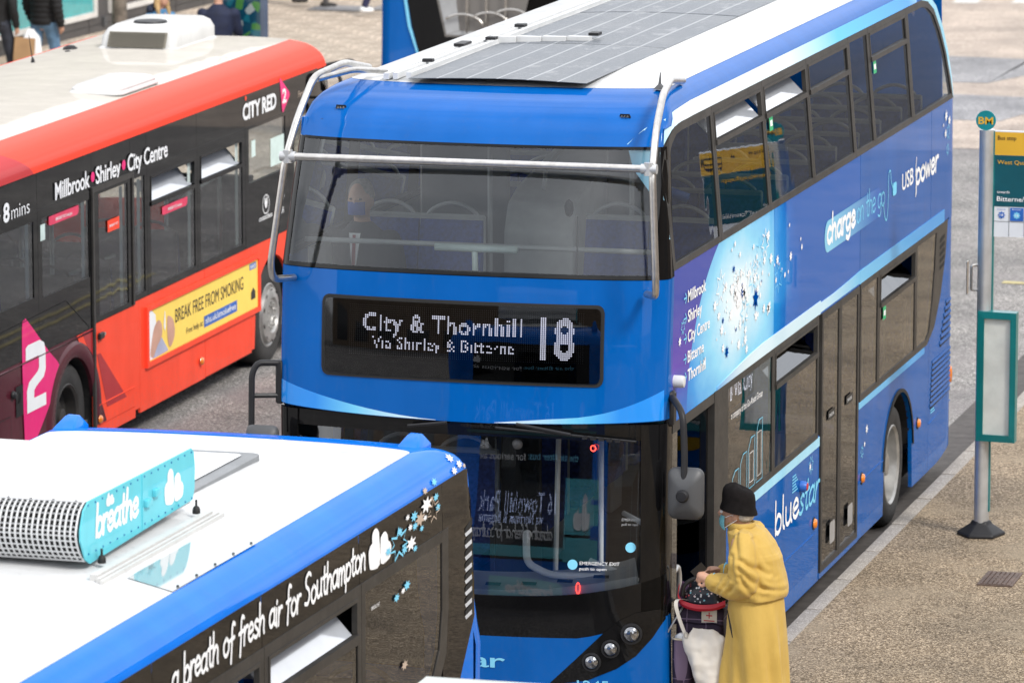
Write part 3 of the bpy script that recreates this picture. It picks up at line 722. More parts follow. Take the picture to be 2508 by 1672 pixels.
# wipers
g = G(); g.tube([LW(-.72, 2.105, .03), LW(-.35, 2.10, .035), LW(.2, 2.085, .03)], .008, 6); g.tube([F(.22, 2.115, .03), F(.7, 2.085, .035), F(1.1, 2.05, .03)], .008, 6)
g.tube([F(-.1, 2.13, .02), F(-.35, 2.10, .045)], .012, 6); g.tube([F(.35, 2.14, .02), F(.7, 2.09, .045)], .012, 6)
for k in range(5): g.box(.78+.05*k, .81+.05*k, -.02+.012*k, .01+.012*k, 2.066-.005*k, 2.085-.005*k)
g.split_build('windscreen_wiper', mat_plastic, MB, True, 40)
g = G().lathe([(.0, .02), (.02, .018), (.03, .006), (.034, 0)], (0, 0, 0), 'Y', 16)
for q in g.v: q.x += .34; q.y = .06-q.y; q.z += 2.0
g.build('dash_camera', mat_greyplastic, MB, True)
# prints on the lower glass
fg_ = lambda x, z: LW(x, z, .006)
for (x, z) in ((.70, 1.245), (1.06, 1.36)):
    g = G(); disc(g, (x, z), .032, fg_, 20); g.build('round_sticker', mat_decal_lb, lw)
lettering('emergency_lettering', 'EMERGENCY EXIT', fg_, mat_decal, lw, .25, .022, .745, 1.245); lettering('emergency_lettering', 'push to open', fg_, mat_decal, lw, .17, .02, .745, 1.212)
lettering('emergency_lettering', 'EMERGEN', fg_, mat_seatgrey, lw, .10, .018, 1.0, 1.525); lettering('emergency_lettering', 'pull to ope', fg_, mat_seatgrey, lw, .10, .016, 1.0, 1.497)
for (x, z, a, b) in ((.83, 1.99, .016, .018), (.735, 1.09, .012, .035)):
    g = G(); pts = [F(x+a*math.cos(t), z+b*math.sin(t), -.05) for t in [2*math.pi*k/20 for k in range(20)]]; g.tube(pts, .003, 6, True); g.build('reader_light', mat_ledred, MB)
# --- nearside flank
m = N('burst_livery_paint'); v = m.coord(); sp = m.n('SeparateXYZ'); m.l(v, sp.inputs[0])
dy = m.math('MULTIPLY_ADD', sp.outputs[1], 1/2.3, -2.25/2.3); dz = m.math('MULTIPLY_ADD', sp.outputs[2], 1/1.15, -2.62/1.15)
wob = m.math('MULTIPLY_ADD', m.noise(m.coord((0, 1, 2)), 1.4, 3), .3, -.15)
past = m.math('MULTIPLY', m.math('GREATER_THAN', sp.outputs[1], 3.311), .14)
wob = m.math('ADD', wob, past)
rr = m.math('ADD', m.math('SQRT', m.math('ADD', m.math('MULTIPLY', dy, dy), m.math('MULTIPLY', dz, dz))), wob)
c = m.ramp(rr, [(.0, (.94, .95, .96)), (.14, (.72, .88, .95)), (.40, (.26, .66, .90)), (.66, (.03, .30, .74)), (.86, (.008, .13, .50)), (1.0, (.005, .105, .43))])
# darker violet nose ahead of a curved edge
dd = m.math('SQRT', m.math('ADD', m.math('POWER', m.math('ADD', sp.outputs[1], -2.75), 2), m.math('POWER', m.math('MULTIPLY', m.math('ADD', sp.outputs[2], -2.1), 1.7), 2)))
nose = m.math('GREATER_THAN', dd, 2.02); front_ = m.math('LESS_THAN', sp.outputs[1], 2.5); nose = m.math('MULTIPLY', nose, front_)
vio = m.ramp(m.math('MULTIPLY_ADD', sp.outputs[2], 1.1, -2.4), [(.0, (.01, .14, .52)), (.32, (.10, .05, .40)), (.8, (.03, .06, .36))])
c = m.mix(nose, c, vio); m.set(col=c, coat=.5, spec=0.0); m.b.inputs['Coat Roughness'].default_value = .025
mat_burst = m.m
for a, b, mt in ((.30, 3.306, mat_burst), (3.317, 6.275, mat_burst), (6.287, 9.105, mat_blue), (9.117, 10.24, mat_blue)):
    SR.panel('upper_side_panel', a, b, 2.12, 3.095, mt, MB, 14, 3, 0, .02, True)
m = N('pale_stripe_paint'); v = m.coord(); sp = m.n('SeparateXYZ'); m.l(v, sp.inputs[0])
m.set(col=m.ramp(m.math('MULTIPLY', sp.outputs[1], .1), [(.15, (.10, .38, .75)), (.24, (.70, .84, .90)), (.5, (.55, .78, .90)), (.62, (.16, .52, .82)), (.9, (.05, .30, .70))]), spec=0.0, coat=.5); mat_stripe = m.m
SR.panel('waist_stripe', 1.58, 4.86, lambda y: 2.125, lambda y: 2.15+.07*min(1, (y-1.58)/1.2), mat_stripe, MB, 8, 2, .004, .006)
SR.panel('waist_stripe', 4.86, 6.27, 2.135, lambda y: 2.205+.03*max(0, y-5.5), mat_stripe, MB, 4, 2, .004, .006)
SR.panel('waist_stripe', 6.275, 9.7, 2.125, 2.228, mat_stripe, MB, 4, 2, .004, .006)
m = N('cove_stripe_paint'); v = m.coord(); sp = m.n('SeparateXYZ'); m.l(v, sp.inputs[0])
m.set(col=m.ramp(m.math('MULTIPLY', sp.outputs[1], .1), [(.02, (.30, .62, .82)), (.1, (.75, .84, .88)), (.4, (.66, .80, .88)), (.58, (.06, .46, .80)), (.85, (.01, .26, .72)), (.97, (.6, .8, .9))]), spec=0.0, coat=.5); mat_cove = m.m
g = G(); inn, outr = [], []
for y, z in [(.335, 3.30), (.33, 3.55), (.345, 3.72), (.385, 3.84), (.47, 3.915), (.60, 3.955), (.78, 3.975), (1.2, 3.98)] + [(k, 3.98) for k in (2, 3, 4, 5, 6, 7, 8, 8.8)]:
    inn.append(SR(y, z, .004))
for y, z in [(.325, 3.30), (.29, 3.56), (.29, 3.74), (.325, 3.89), (.41, 3.98), (.54, 4.03), (.74, 4.06), (1.2, 4.072)] + [(k, 4.072) for k in (2, 3, 4, 5, 6, 7, 8, 8.9)]:
    outr.append(SR(y, z, .004))
g.loft([inn, outr], False); g.build('cove_stripe', mat_cove, MB, True)
tailw = [(8.54, 3.095), (10.03, 3.095), (9.98, 3.25), (9.86, 3.48), (9.70, 3.68), (9.48, 3.86), (9.25, 3.945), (9.0, 3.978), (8.54, 3.978)]
g = G(); rr_ = [(y, z) for y, z in tailw[1:8]]; g.loft([[SR(y, z, .004) for y, z in rr_], [SR(y+.07+.05*(z-3.1), z+.03*(z-3.1), .004) for y, z in rr_]], False); g.build('cove_stripe', mat_lightblue, MB, True)
# upper-deck glazing
w1 = [(1.69, 3.095), (1.69, 3.978), (.86, 3.978), (.66, 3.965), (.50, 3.915), (.41, 3.84), (.36, 3.72), (.345, 3.5), (.355, 3.095)]
w1i = [(1.645, 3.135), (1.645, 3.925), (.86, 3.925), (.70, 3.915), (.565, 3.87), (.475, 3.80), (.425, 3.70), (.405, 3.5), (.415, 3.135)]
SR.window(MB, w1, mat_glass, inner=w1i)
def rr4(y0, y1, z0, z1, r=.03): return rrect(y0, y1, z0, z1, r, 3)
def flat(y0, y1, z0, z1): return [(y0, z0), (y1, z0), (y1, z1), (y0, z1)]
for a, b, hp, op in ((1.695, 3.185, 1, 1), (3.19, 4.625, 1, 1), (4.63, 6.09, 1, 0), (6.095, 6.82, 0, 0), (6.825, 8.325, 1, 0)):
    w_ = SR.window(MB, flat(a, b, 3.095, 3.978), mat_glass, hopper=3.735 if hp else None, opened=bool(op))
    w_['label'] = 'upper-deck window with its top pane tilted in' if op else 'upper-deck side window'
tail_i = [(8.40, 3.135), (9.96, 3.135), (9.90, 3.28), (9.79, 3.49), (9.64, 3.66), (9.44, 3.82), (9.22, 3.895), (9.0, 3.925), (8.40, 3.925)]
SR.window(MB, [(8.33, 3.095)]+tailw[1:8]+[(8.33, 3.978)], mat_glass, inner=tail_i)
for k, (y, z) in enumerate(((3.32, 3.62), (6.93, 3.62), (7.15, 1.72))):
    g = G(); g.fan([SR(a, b, .009) for a, b in flat(y, y+.11, z, z+.10)]); p_ = g.build('safety_sticker', simple('green_sticker', (.02, .42, .16), .5) if k == 0 else MATS['green_sticker'], MB)
    g = G(); g.fan([SR(a, b, .0105) for a, b in flat(y+.02, y+.09, z+.03, z+.07)]); g.build('sticker_symbol', mat_decal, p_)
# lower-deck glazing
for a, b, hp in ((1.86, 3.30, 0), (3.305, 4.80, 1), (6.30, 7.0, 0), (7.005, 8.50, 1)):
    SR.window(MB, flat(a, b, 1.235, 2.128), mat_glass_dark if hp or a > 6 else mat_glass, hopper=1.85 if hp else None, opened=(a > 3 and bool(hp)), mat_h=mat_glass_dark)
lastp = [(8.505, 1.235), (9.0, 1.235), (9.30, 1.33), (9.56, 1.55), (9.76, 1.85), (9.84, 2.128), (8.505, 2.128)]
lasti = [(8.55, 1.28), (8.95, 1.28), (9.08, 1.33), (9.20, 1.52), (9.30, 1.8), (9.36, 2.085), (8.55, 2.085)]
SR.window(MB, lastp, mat_glass_dark, inner=lasti)
g = G()
for k in range(5): g.fan([SR(a, b, .009) for a, b in ((9.50, 1.98-.055*k), (9.70, 2.0-.055*k), (9.70, 2.03-.055*k), (9.50, 2.01-.055*k))])
g.split_build('vent_slot', mat_void, MB)
# lower blue panels with the wheel arch
WY, WZ, AR = 7.86, .478, .58
def arch(y):
    d = abs(y-WY); return .185 if d >= AR else max(.185, WZ+.02+math.sqrt(AR*AR-d*d)*.93)
SR.panel('lower_side_panel', 1.86, 4.87, .178, 1.24, mat_blue, MB, 4, 3, 0, .02)
SR.panel('lower_side_panel', 6.285, 9.11, arch, 1.24, mat_blue, MB, 70, 3, 0, .03)
SR.panel('engine_cover_panel', 9.116, 10.24, lambda y: .185+.10*max(0, (y-9.4)/.85)**2, lambda y: min(2.13, 1.24+max(0, y-9.0)*1.15-.02), mat_blue, MB, 12, 3, 0, .02, True)
SR.panel('rear_upper_filler', 9.70, 10.24, 1.9, 2.13, mat_blue, MB, 6, 2, -.002, .02, True)
SR.panel('lower_stripe', 1.86, 4.87, 1.165, 1.232, mat_lightblue, MB, 2, 2, .004, .006)
SR.panel('lower_stripe', 6.29, 8.9, 1.18, 1.232, mat_stripe, MB, 2, 2, .004, .006)
g = G()
for a in (1.86, 3.3): g.tube([SR(a, .55, .002), SR(a+1.44, .55, .002)], .006, 4)
g.tube([SR(6.3, .62, .002), SR(7.25, .62, .002)], .006, 4); g.tube([SR(9.13, .57, .002), SR(10.1, .60, .002)], .006, 4)
g.split_build('panel_seam', mat_blue, MB)
ar = G(); ap = [(y, arch(y)) for y in [WY-AR+.001+(2*AR-.002)*k/40 for k in range(41)]]
ar.loft([[SR(y, z, .012) for y, z in ap], [SR(WY+(y-WY)*1.06, WZ+(z-WZ)*1.05, .012) for y, z in ap], [SR(WY+(y-WY)*1.06, WZ+(z-WZ)*1.05, -.01) for y, z in ap]], False)
ar.build('wheel_arch_lip', mat_rubber, MB, True, 40)
g = G(); g.loft([[SR(y, z, -.02) for y, z in ap], [SR(y, z, -.45) for y, z in ap]], False); g.add([SR(WY-AR, .18, -.45), SR(WY+AR, .18, -.45), SR(WY+AR, 1.1, -.45), SR(WY-AR, 1.1, -.45)], [(0, 1, 2, 3)]); g.build('wheel_housing', mat_void, MB)
wheel(MB, 1.225, WY-.04, .478, .478, .305, .30, 1, mat_wheel, deep=.13, holes=False)
wheel(MB, -1.225, WY-.04, .478, .478, .305, .30, -1, mat_wheel, deep=.13, holes=False)
wheel(MB, -1.225, 2.6, .478, .478, .305, .30, -1, mat_wheel)
g = G().box(1.02, 1.16, 8.36, 8.40, .1, .5); g.build('mud_flap', mat_rubber, MB)
for y, z in ((4.70, .63), (6.43, .635), (8.66, .66)):
    g = G().lathe([(.0, .026), (.03, .022), (.038, .0)], (0, 0, 0), 'X', 14)
    for q in g.v: q.x += 1.277; q.y = y+q.y*1.15; q.z += z
    b_ = g.build('side_marker_lamp', mat_amber, MB, True)
    g = G().lathe([(.036, .006), (.046, .004), (.046, -.004)], (0, 0, 0), 'X', 14)
    for q in g.v: q.x += 1.277; q.y = y+q.y*1.15; q.z += z
    g.build('lamp_bezel', mat_rubber, b_)
for y, z in ((4.23, .99), (1.98, .80)):
    g = G().lathe([(.0, .05), (.03, .048), (.04, .03), (.042, 0)], (0, 0, 0), 'X', 16)
    for q in g.v: q.x += 1.277; q.y += y; q.z += z
    b_ = g.build('door_button', mat_nhs, MB, True, 40)
    g = G().lathe([(.0, .056), (.02, .055), (.03, .05)], (0, 0, 0), 'X', 16)
    for q in g.v: q.x += 1.277; q.y += y; q.z += z
    g.build('button_face', mat_redlens, b_, True)
g = G().lathe([(.0, .03), (.05, .024), (.06, .0)], (0, 0, 0), 'X', 14)
for q in g.v: q.x += 1.245; q.y = 10.17+q.y*.6; q.z = .80+q.z*1.3
g.build('rear_indicator', mat_amber, MB, True)
# louvres in the engine cover
g = G()
def louvre(a, b, z, h): g.add([SR(a, z, .004), SR(b, z+.012, .004), SR(b, z+h+.012, .004), SR(a, z+h, .004)], [(0, 1, 2, 3)]); 
for k in range(9): louvre(9.18+.01*k, 10.05, .68+.042*k, .016)
for k in range(7): louvre(9.78-.03*(6-k)*1.4+.05, 10.03, 1.12+.05*k, .02)
g.split_build('louvre_slot', mat_void, MB)
g = G()
for k in range(9): g.grid(lambda y, t: SR(y, .70+.042*k+.024*t, .004+.004*(1-t)), [9.17+.01*k, 10.06], [0, 1])
for k in range(7): g.grid(lambda y, t: SR(y, 1.142+.05*k+.026*t, .004+.004*(1-t)), [9.78-.03*(6-k)*1.4+.04, 10.04], [0, 1])
g.split_build('louvre_blade', mat_blue, MB)
# middle door: two glazed leaves
for a, b in ((4.90, 5.545), (5.55, 6.24)):
    d_ = SR.window(MB, flat(a, b, .225, 2.12), mat_glass_dark, frame_w=.05, off=.01); d_.name = 'exit_door_leaf'
    g = G(); g.fan([SR(y, z, .020) for y, z in rrect(a+.28, a+.46, .38, .54, .03)]); p_ = g.build('door_catch', mat_alu, d_)
    g = G(); g.fan([SR(y, z, .016) for y, z in rrect(a+.33, a+.42, .42, .50, .02)]); g.build('catch_recess', mat_void, p_)
    g = G(); g.fan([SR(y, z, .012) for y, z in rrect(a+.22, a+.46, 1.30, 1.37, .02)]); p_ = g.build('door_sign', mat_ink, d_)
    lettering('door_sign_lettering', 'STAND CLEAR', lambda x, z: SR(x, z, .0135), mat_decal, p_, .17, .025, a+.25, 1.322)
SR.panel('door_sill', 4.88, 6.27, .185, .225, mat_blue, MB, 2, 2, .006, .06)
# front doorway: frame, folded leaf, dark step well
g = G()
g.grid(lambda y, z: SR(y, z, .006), [1.50, 1.86], [.20, 2.128], .05, (1, 0, 0)); g.build('door_pillar', mat_frame, MB)
SR.panel('door_header', .34, 1.50, 2.06, 2.125, mat_frame, MB, 6, 2, .004, .05)
g = G().box(.86, 1.24, 1.43, 1.48, .34, 2.05); l_ = g.build('front_door_leaf', mat_black, MB)
g = G().box(.92, 1.2, 1.415, 1.425, .5, 1.95); g.build('door_glass', mat_glass_dark, l_)
SR.panel('door_step', .32, 1.50, .20, .345, mat_plastic, MB, 6, 2, 0, .25)
SR.panel('door_panel_glass', .33, .52, .36, 2.05, mat_glass_dark, MB, 3, 2, -.01, .005)
g = G(); g.tube(bend([(1.17, .56, .55), (1.20, .58, 1.05), (1.18, .95, 1.12), (1.15, 1.05, .6)], .22, 8), .02, 10); g.build('door_handrail', mat_alu, MB, True, 40)
# prints on the flank
sp_ = lambda y, z, off=0: SR(y, z, .003+off)
for nme, z in (('Millbrook', 2.84), ('Shirley', 2.71), ('City Centre', 2.58), ('Bitterne', 2.45), ('Thornhill', 2.33)):
    lettering('route_lettering', nme, lambda x, y: SR(x, y, .003), mat_decal, MB, .056*len(nme), .078, .74, z, .020)
    g = G(); ribbon(g, [(.63, z+.035), (.70, z+.035)], .011, lambda u, v: SR(u, v, .003)); ribbon(g, [(.67, z+.065), (.705, z+.035), (.67, z+.005)], .011, lambda u, v: SR(u, v, .0035)); g.build('route_arrow', mat_decal_lb, MB)
g = G(); pill = rrect(4.98, 7.05, 2.535, 2.765, .115, 6); g.fan([SR(y, z, .002) for y, z in pill])
m = N('pill_print'); v = m.coord(); sp = m.n('SeparateXYZ'); m.l(v, sp.inputs[0]); m.set(col=m.ramp(m.math('MULTIPLY_ADD', sp.outputs[1], .5, -2.5), [(.1, (.22, .58, .82)), (.95, (.006, .115, .46))]), spec=0.0, coat=.5)
g.build('slogan_pill', m.m, MB)
g, x = hand_strokes('charge', sp_, .040, .36, .215, 0, 5.06, 2.60, adv=1.0); g.build('slogan_lettering', mat_decal, MB)
g, x = hand_strokes('on the go', sp_, .014, .30, .215, 0, 6.12, 2.60, adv=.88); g.build('slogan_lettering', mat_decal_lb, MB)['kind'] = 'stuff'
g = G(); ribbon(g, catmull([(x-.05, 2.62, 0), (x+.02, 2.50, 0), (x+.10, 2.48, 0), (x+.14, 2.60, 0), (x+.15, 2.80, 0), (x+.22, 2.83, 0), (x+.26, 2.74, 0), (x+.34, 2.68, 0)], 5), .014, lambda u, v: SR(u, v, .003))
g.fan([SR(y, z, .0035) for y, z in rrect(x+.32, x+.47, 2.62, 2.72, .03)]); g.build('plug_symbol', mat_decal_lb, MB)
lettering('usb_lettering', 'USB', lambda a, b: SR(a, b, .003), mat_decal, MB, .46, .135, 7.88, 2.615, .012)
g, x = hand_strokes('power', sp_, .036, .40, .22, 0, 8.44, 2.59); 
ribbon(g, [(8.46, 2.80), (8.42, 2.66), (8.49, 2.67), (8.44, 2.50)], .018, lambda u, v: SR(u, v, .0036)); g.build('usb_lettering', mat_decal, MB)
g, x = hand_strokes('blue', sp_, .033, .47, .25, .0, 3.38, .80, adv=1.0); g.build('fleet_name_lettering', mat_decal, MB)
g, x = hand_strokes('star', sp_, .028, .40, .25, .25, x-.02, .79, adv=1.0); g.build('fleet_name_lettering', mat_decal_lb, MB)
rnd = random.Random(5); sw, so_, sb, sn = [], [], [], []
for k in range(105):
    t = rnd.random(); y = 2.25+rnd.gauss(0, .42)+(rnd.random()**2)*1.4*(t < .6); z = 2.62+rnd.gauss(0, .16)+(y-2.3)*.06
    if not (1.25 < y < 4.5 and 2.26 < z < 3.04): continue
    r = rnd.choice((.014, .018, .026, .038, .046)); (sw if t < .95 else sn).append((y, z, r, 1.25))
for k in range(6): so_.append((1.6+rnd.random()*2.2, 2.38+rnd.random()*.5, rnd.uniform(.07, .13), 1.2))
sn += [(2.72, 2.56, .085, 1.1), (2.05, 2.86, .03, 1.2)]; so_ += [(2.36, 2.70, .16, 1.2), (2.38, 2.52, .11, 1.2), (3.0, 2.9, .1, 1.2)]
stars('star_decal', sw, sp_, mat_decal, MB); stars('star_decal', sn, sp_, mat_decal_navy, MB); stars('star_outline_decal', so_[::2], sp_, mat_decal, MB, True, .014); stars('star_outline_decal', so_[1::2], sp_, mat_decal_lb, MB, True, .010)
stars('star_decal', [(9.72, 2.98, .05, 1.2), (9.86, 2.93, .045, 1.2), (9.70, 2.84, .04, 1.2), (9.6, 2.92, .018, 1.2), (4.55, 1.07, .03, 1.2), (6.60, .98, .04, 1.2), (6.52, .88, .025, 1.2), (.52, 2.62, .035, 1.2), (1.2, 2.37, .03, 1.2)], sp_, mat_decal, MB)
stars('star_outline_decal', [(9.82, 2.84, .07, 1.1), (9.80, 2.70, .05, 1.1), (4.58, 1.08, .07, 1.1), (6.42, .84, .05, 1.1), (.60, 2.70, .05, 1.1), (1.15, 2.41, .06, 1.1)], sp_, mat_decal_lb, MB, True, .009)
g = G(); 
for (y0, z0) in ((2.15, .93), (3.95, 1.1), (9.2, .75)):
    for k in range(6): g.fan([SR(a, b, .003) for a, b in flat(y0, y0+.12+.03*((k*7) % 3), z0-.022*k, z0-.022*k+.010)])
g.build('small_print', mat_decal_lb, MB)['kind'] = 'stuff'
# ticket icons on the first lower window
g = G()
for k, hh in enumerate((.20, .27, .34, .42)):
    a = 2.05+.24*k; ribbon(g, [(a, 1.29, 0), (a, 1.29+hh*.8, 0), (a+.08, 1.29+hh, 0), (a+.19, 1.29+hh, 0), (a+.19, 1.29, 0)], .009, lambda u, v: SR(u, v, .004), True)
g.split_build('ticket_icon', mat_decal_lb, MB)
g = G()
for a, hh in ((2.56, .20), (2.80, .30)): ribbon(g, [(a, 1.33), (a+.12, 1.33), (a+.12, 1.33+hh), (a, 1.33+hh)], .008, lambda u, v: SR(u, v, .005), True)
g.split_build('ticket_icon', mat_decal, MB)
lettering('operator_lettering', 'a company of the Go-Ahead Group', lambda a, b: SR(a, b, .004), mat_decal, MB, .95, .05, 2.0, 1.86)['kind'] = 'stuff'
# side LED board in the first lower window
g = G()
for i, j in led_points('18 Via City', 44, 9, .01, 1.1):
    q = Vector((1.20, 2.25+i*.017, 1.90+j*.016)); g.fan([q+Vector((0, .007*math.cos(t), .007*math.sin(t))) for t in [math.pi*k/3 for k in range(6)]])
sb_ = G().box(1.16, 1.19, 2.2, 3.1, 1.86, 2.08).build('side_display', mat_black, MB); g.build('lit_led_dots', mat_led, sb_)
# offside flank: lighter build, seen only through the glass and in reflections
SL.panel('offside_panel', .30, 10.24, 2.12, 3.095, mat_blue, MB, 40, 2, 0, .02, True); SL.panel('offside_panel', .30, 10.24, .20, 1.24, mat_blue, MB, 40, 2, 0, .02, True)
for a, b in ((.40, 1.69), (1.695, 3.185), (3.19, 4.625), (4.63, 6.09), (6.095, 8.325), (8.33, 9.7)): SL.window(MB, flat(a, b, 3.095, 3.978), mat_glass)
for a, b in ((.40, 1.69), (1.695, 3.185), (3.19, 4.9), (4.905, 7.0), (7.005, 8.9)): SL.window(MB, flat(a, b, 1.235, 2.128), mat_glass_dark)
SL.panel('offside_panel', 8.91, 10.24, 1.24, 2.12, mat_blue, MB, 8, 2, 0, .02, True)
g = G(); g.grid(lambda x, z: (x, 10.25-.12*max(0, z-3.0), z), [-1.15+2.3*k/6 for k in range(7)], [.3, 1.2, 2.1, 3.0, 3.6, 4.1], .03, (0, 1, 0)); g.build('rear_panel', mat_blue, MB)
G().box(-1.12, 1.12, .3, 10.1, .18, .33).build('chassis', mat_void, MB)
# --- interior
mat_bulk = simple('grey_bulkhead', (.16, .165, .17), .4)
g = G(); g.box(-1.24, 1.24, .35, 10.1, 2.14, 2.22); g.build('upper_floor', mat_intfloor, MB)
g = G(); g.grid(lambda x, y: (x, y, 3.99+.05*(1-(x/1.15)**2)), [-1.15+2.3*k/8 for k in range(9)], [.75, 9.8]); g.build('ceiling', mat_lining, MB, True)
g = G(); g.box(-1.2, 1.1, 1.6, 10.1, .34, .36); g.build('lower_floor', mat_intfloor, MB)
g = G().grid(lambda x, t: F(x, 2.75+.33*t, -.05-.28*t*0), [-1.15+2.3*k/16 for k in range(17)], [0, 1]); g.add([(-1.15, .2, 3.07), (1.15, .2, 3.07), (1.15, .52, 3.0), (-1.15, .52, 3.0)], [(0, 1, 2, 3)]); g.build('front_parcel_ledge', mat_dark, MB)
g = G().box(-1.24, -1.20, .7, 10, 2.22, 3.10); g.box(1.20, 1.235, .7, 10, 2.22, 3.10); g.split_build('side_lining', mat_lining, MB)
def seat_meshes():
    b = G(); wv = .43
    prof = [(-.02, .0), (.0, .35), (.05, .62), (.07, .70), (.115, .70), (.115, .62), (.085, .35), (.08, .0)]
    b.loft([[(x, .30+py, .43+pz*.95) for py, pz in prof] for x in (-wv, -wv+.03, -.03, -.005)], True, True, True)
    b.loft([[(x, .30+py, .43+pz*.95) for py, pz in prof] for x in (.005, .03, wv-.03, wv)], True, True, True)
    b.box(-wv, wv, -.12, .32, .40, .48, .02); back = b.build('seat', mat_seat, None, bevel=0, recalc=True); me1 = back.data; bpy.data.objects.remove(back)
    s = G(); s.box(-wv-.01, wv+.01, .392, .425, .42, 1.13, .012); s.box(-wv*.5, wv*.5, 0, .3, .0, .40, .02); o = s.build('seat_shell', mat_seatgrey, None); me2 = o.data; bpy.data.objects.remove(o)
    h = G()
    for c_ in (-.215, .215): h.tube(bend([(c_-.2, .41, .80), (c_-.19, .41, 1.14), (c_, .42, 1.22), (c_+.19, .41, 1.14), (c_+.2, .41, .80)], .16, 5), .014, 6)
    o = h.build('grab_handle', mat_seatgrey, None, True); me3 = o.data; bpy.data.objects.remove(o)
    return me1, me2, me3
SEAT = seat_meshes()
def put_seat(parent, x, y, z, rz=0):
    a = link('seat', SEAT[0], parent); b_ = BASE[parent.name]; a.location = Vector((x, y, z)) - b_; a.rotation_euler.z = rz
    for nme, me in (('seat_shell', SEAT[1]), ('grab_handle', SEAT[2])):
        c_ = link(nme, me, a)
    return a
for k in range(10):
    y = 1.2+.83*k
    if k != 1: put_seat(MB, -.74, y, 2.09)
    if k != 1: put_seat(MB, .76, y+(.25 if k == 0 else 0), 2.09)
G().box(-.86, -.24, 1.98, 2.02, 2.22, 3.84, .015).build('bulkhead_panel', mat_bulk, MB); G().box(.28, .62, 2.55, 2.60, 2.22, 3.84, .015).build('bulkhead_panel', mat_bulk, MB)
for k in range(4): put_seat(MB, -.74, 3.4+.85*k, .36)
for k in range(3): put_seat(MB, .74, 6.5+.85*k, .55)
# stair housing and rails
g = G(); P = [(1.75, 2.22), (1.75, 3.10), (1.85, 3.28), (2.1, 3.36), (3.2, 3.52), (3.3, 3.4), (3.3, 2.22)]
g.loft([[(x, y, z) for y, z in P] for x in (-.22, -.18, .22, .26)], True, True, True); g.build('stair_housing', mat_seatgrey, MB, bevel=.03)
g = G(); g.tube(bend([(.02, 1.9, 3.36), (.02, 1.95, 3.5), (.02, 3.1, 3.72), (.02, 3.15, 3.5)], .06), .017, 8)
g.tube([(-.3, 1.72, 2.22), (-.3, 1.72, 4.0)], .017, 8); g.tube([(-.62, 3.2, 2.22), (-.62, 3.2, 4.0)], .017, 8); g.tube([(.62, 1.9, 2.22), (.62, 1.9, 4.0)], .017, 8)
g.tube([(-1.16, .40, 3.20), (1.16, .40, 3.20)], .017, 8); g.split_build('interior_handrail', mat_seatgrey, MB, True)
g = G(); g.tube([(-.26, .28, 3.20), (.28, .28, 3.20)], .025, 8); g.tube([(0, .28, 3.20), (0, .3, 2.95)], .02, 8); g.build('front_grab_rail', mat_pole, MB, True)
g = G(); g.tube([(.66, .32, 3.02), (.655, .34, 3.42)], .005, 5); g.lathe([(0, .03), (.03, .025), (.045, 0), (.03, -.02), (0, -.024)], (0, 0, 0), 'Y', 14)
for q in g.v[-70:]: q.x = .60+q.x*.7; q.y += .34; q.z = 3.47+q.z*1.25
g.build('dark_disc_on_stem', mat_plastic, MB, True)  # invented dark disc and stem where dark lines show in the windscreen
g = G(); g.tube([(.80, 1.9, 3.40), (1.0, 1.9, 3.34)], .035, 8); g.build('rolled_blind', mat_nhs, MB, True)
# cab and front platform
g = G(); g.grid(lambda x, t: F(x, 1.05+.10*abs(x)**2+.03*t, -.06-.42*t), [-1.12+2.24*k/24 for k in range(25)], [0, .15, 1], .1, (0, 0, 1)); db = g.build('dashboard', mat_seatgrey, MB, True, 50)
g = G()
for k in range(9):
    x = -1.0+.235*k; g.fan([F(x+a*.05, 1.072+.10*abs(x)**2+b*.006, -.085-.02*b) + Vector((0, 0, .012)) for a, b in ((-1, -1), (1, -1), (1, 1), (-1, 1))])
g.split_build('demister_slot', mat_void, db)
g = G(); g.tube(bend([(.28, .55, 1.32), (.30, .42, 1.36), (.33, .32, 1.18), (.50, .28, 1.12), (1.0, .34, 1.12)], .06), .024, 10); g.tube([(.72, .42, 1.20), (1.05, .36, 1.10)], .02, 8)
g.tube([(.62, 1.1, .4), (.62, 1.1, 2.1)], .018, 8); g.tube([(.25, 1.3, .4), (.30, 1.25, 2.1)], .018, 8); g.tube([(.95, 1.45, .4), (.95, 1.45, 2.1)], .018, 8); g.tube([(.86, .75, 1.45), (1.06, .55, 1.42)], .018, 8); g.split_build('cab_handrail', mat_rail, MB, True)
g = G(); g.box(.02, .06, .55, 1.7, .4, 1.35, .01); g.box(-1.15, .05, 1.7, 1.75, .4, 2.1, .01); g.split_build('cab_partition', mat_dark, MB)
g = G().grid(lambda y, z: (.07, y, z), [.5, 1.6], [1.35, 2.0]); g.build('cab_screen', mat_glass, MB)
g = G(); g.tube([(-.60+.22*math.cos(a), .62+.08*math.sin(a), 1.25+.2*math.sin(a)) for a in [2*math.pi*k/24 for k in range(24)]], .016, 6, True); g.tube([(-.6, .6, .9), (-.6, .62, 1.25)], .03, 6); g.build('steering_wheel', mat_plastic, MB, True)
put_seat(MB, -.62, 1.1, .55)
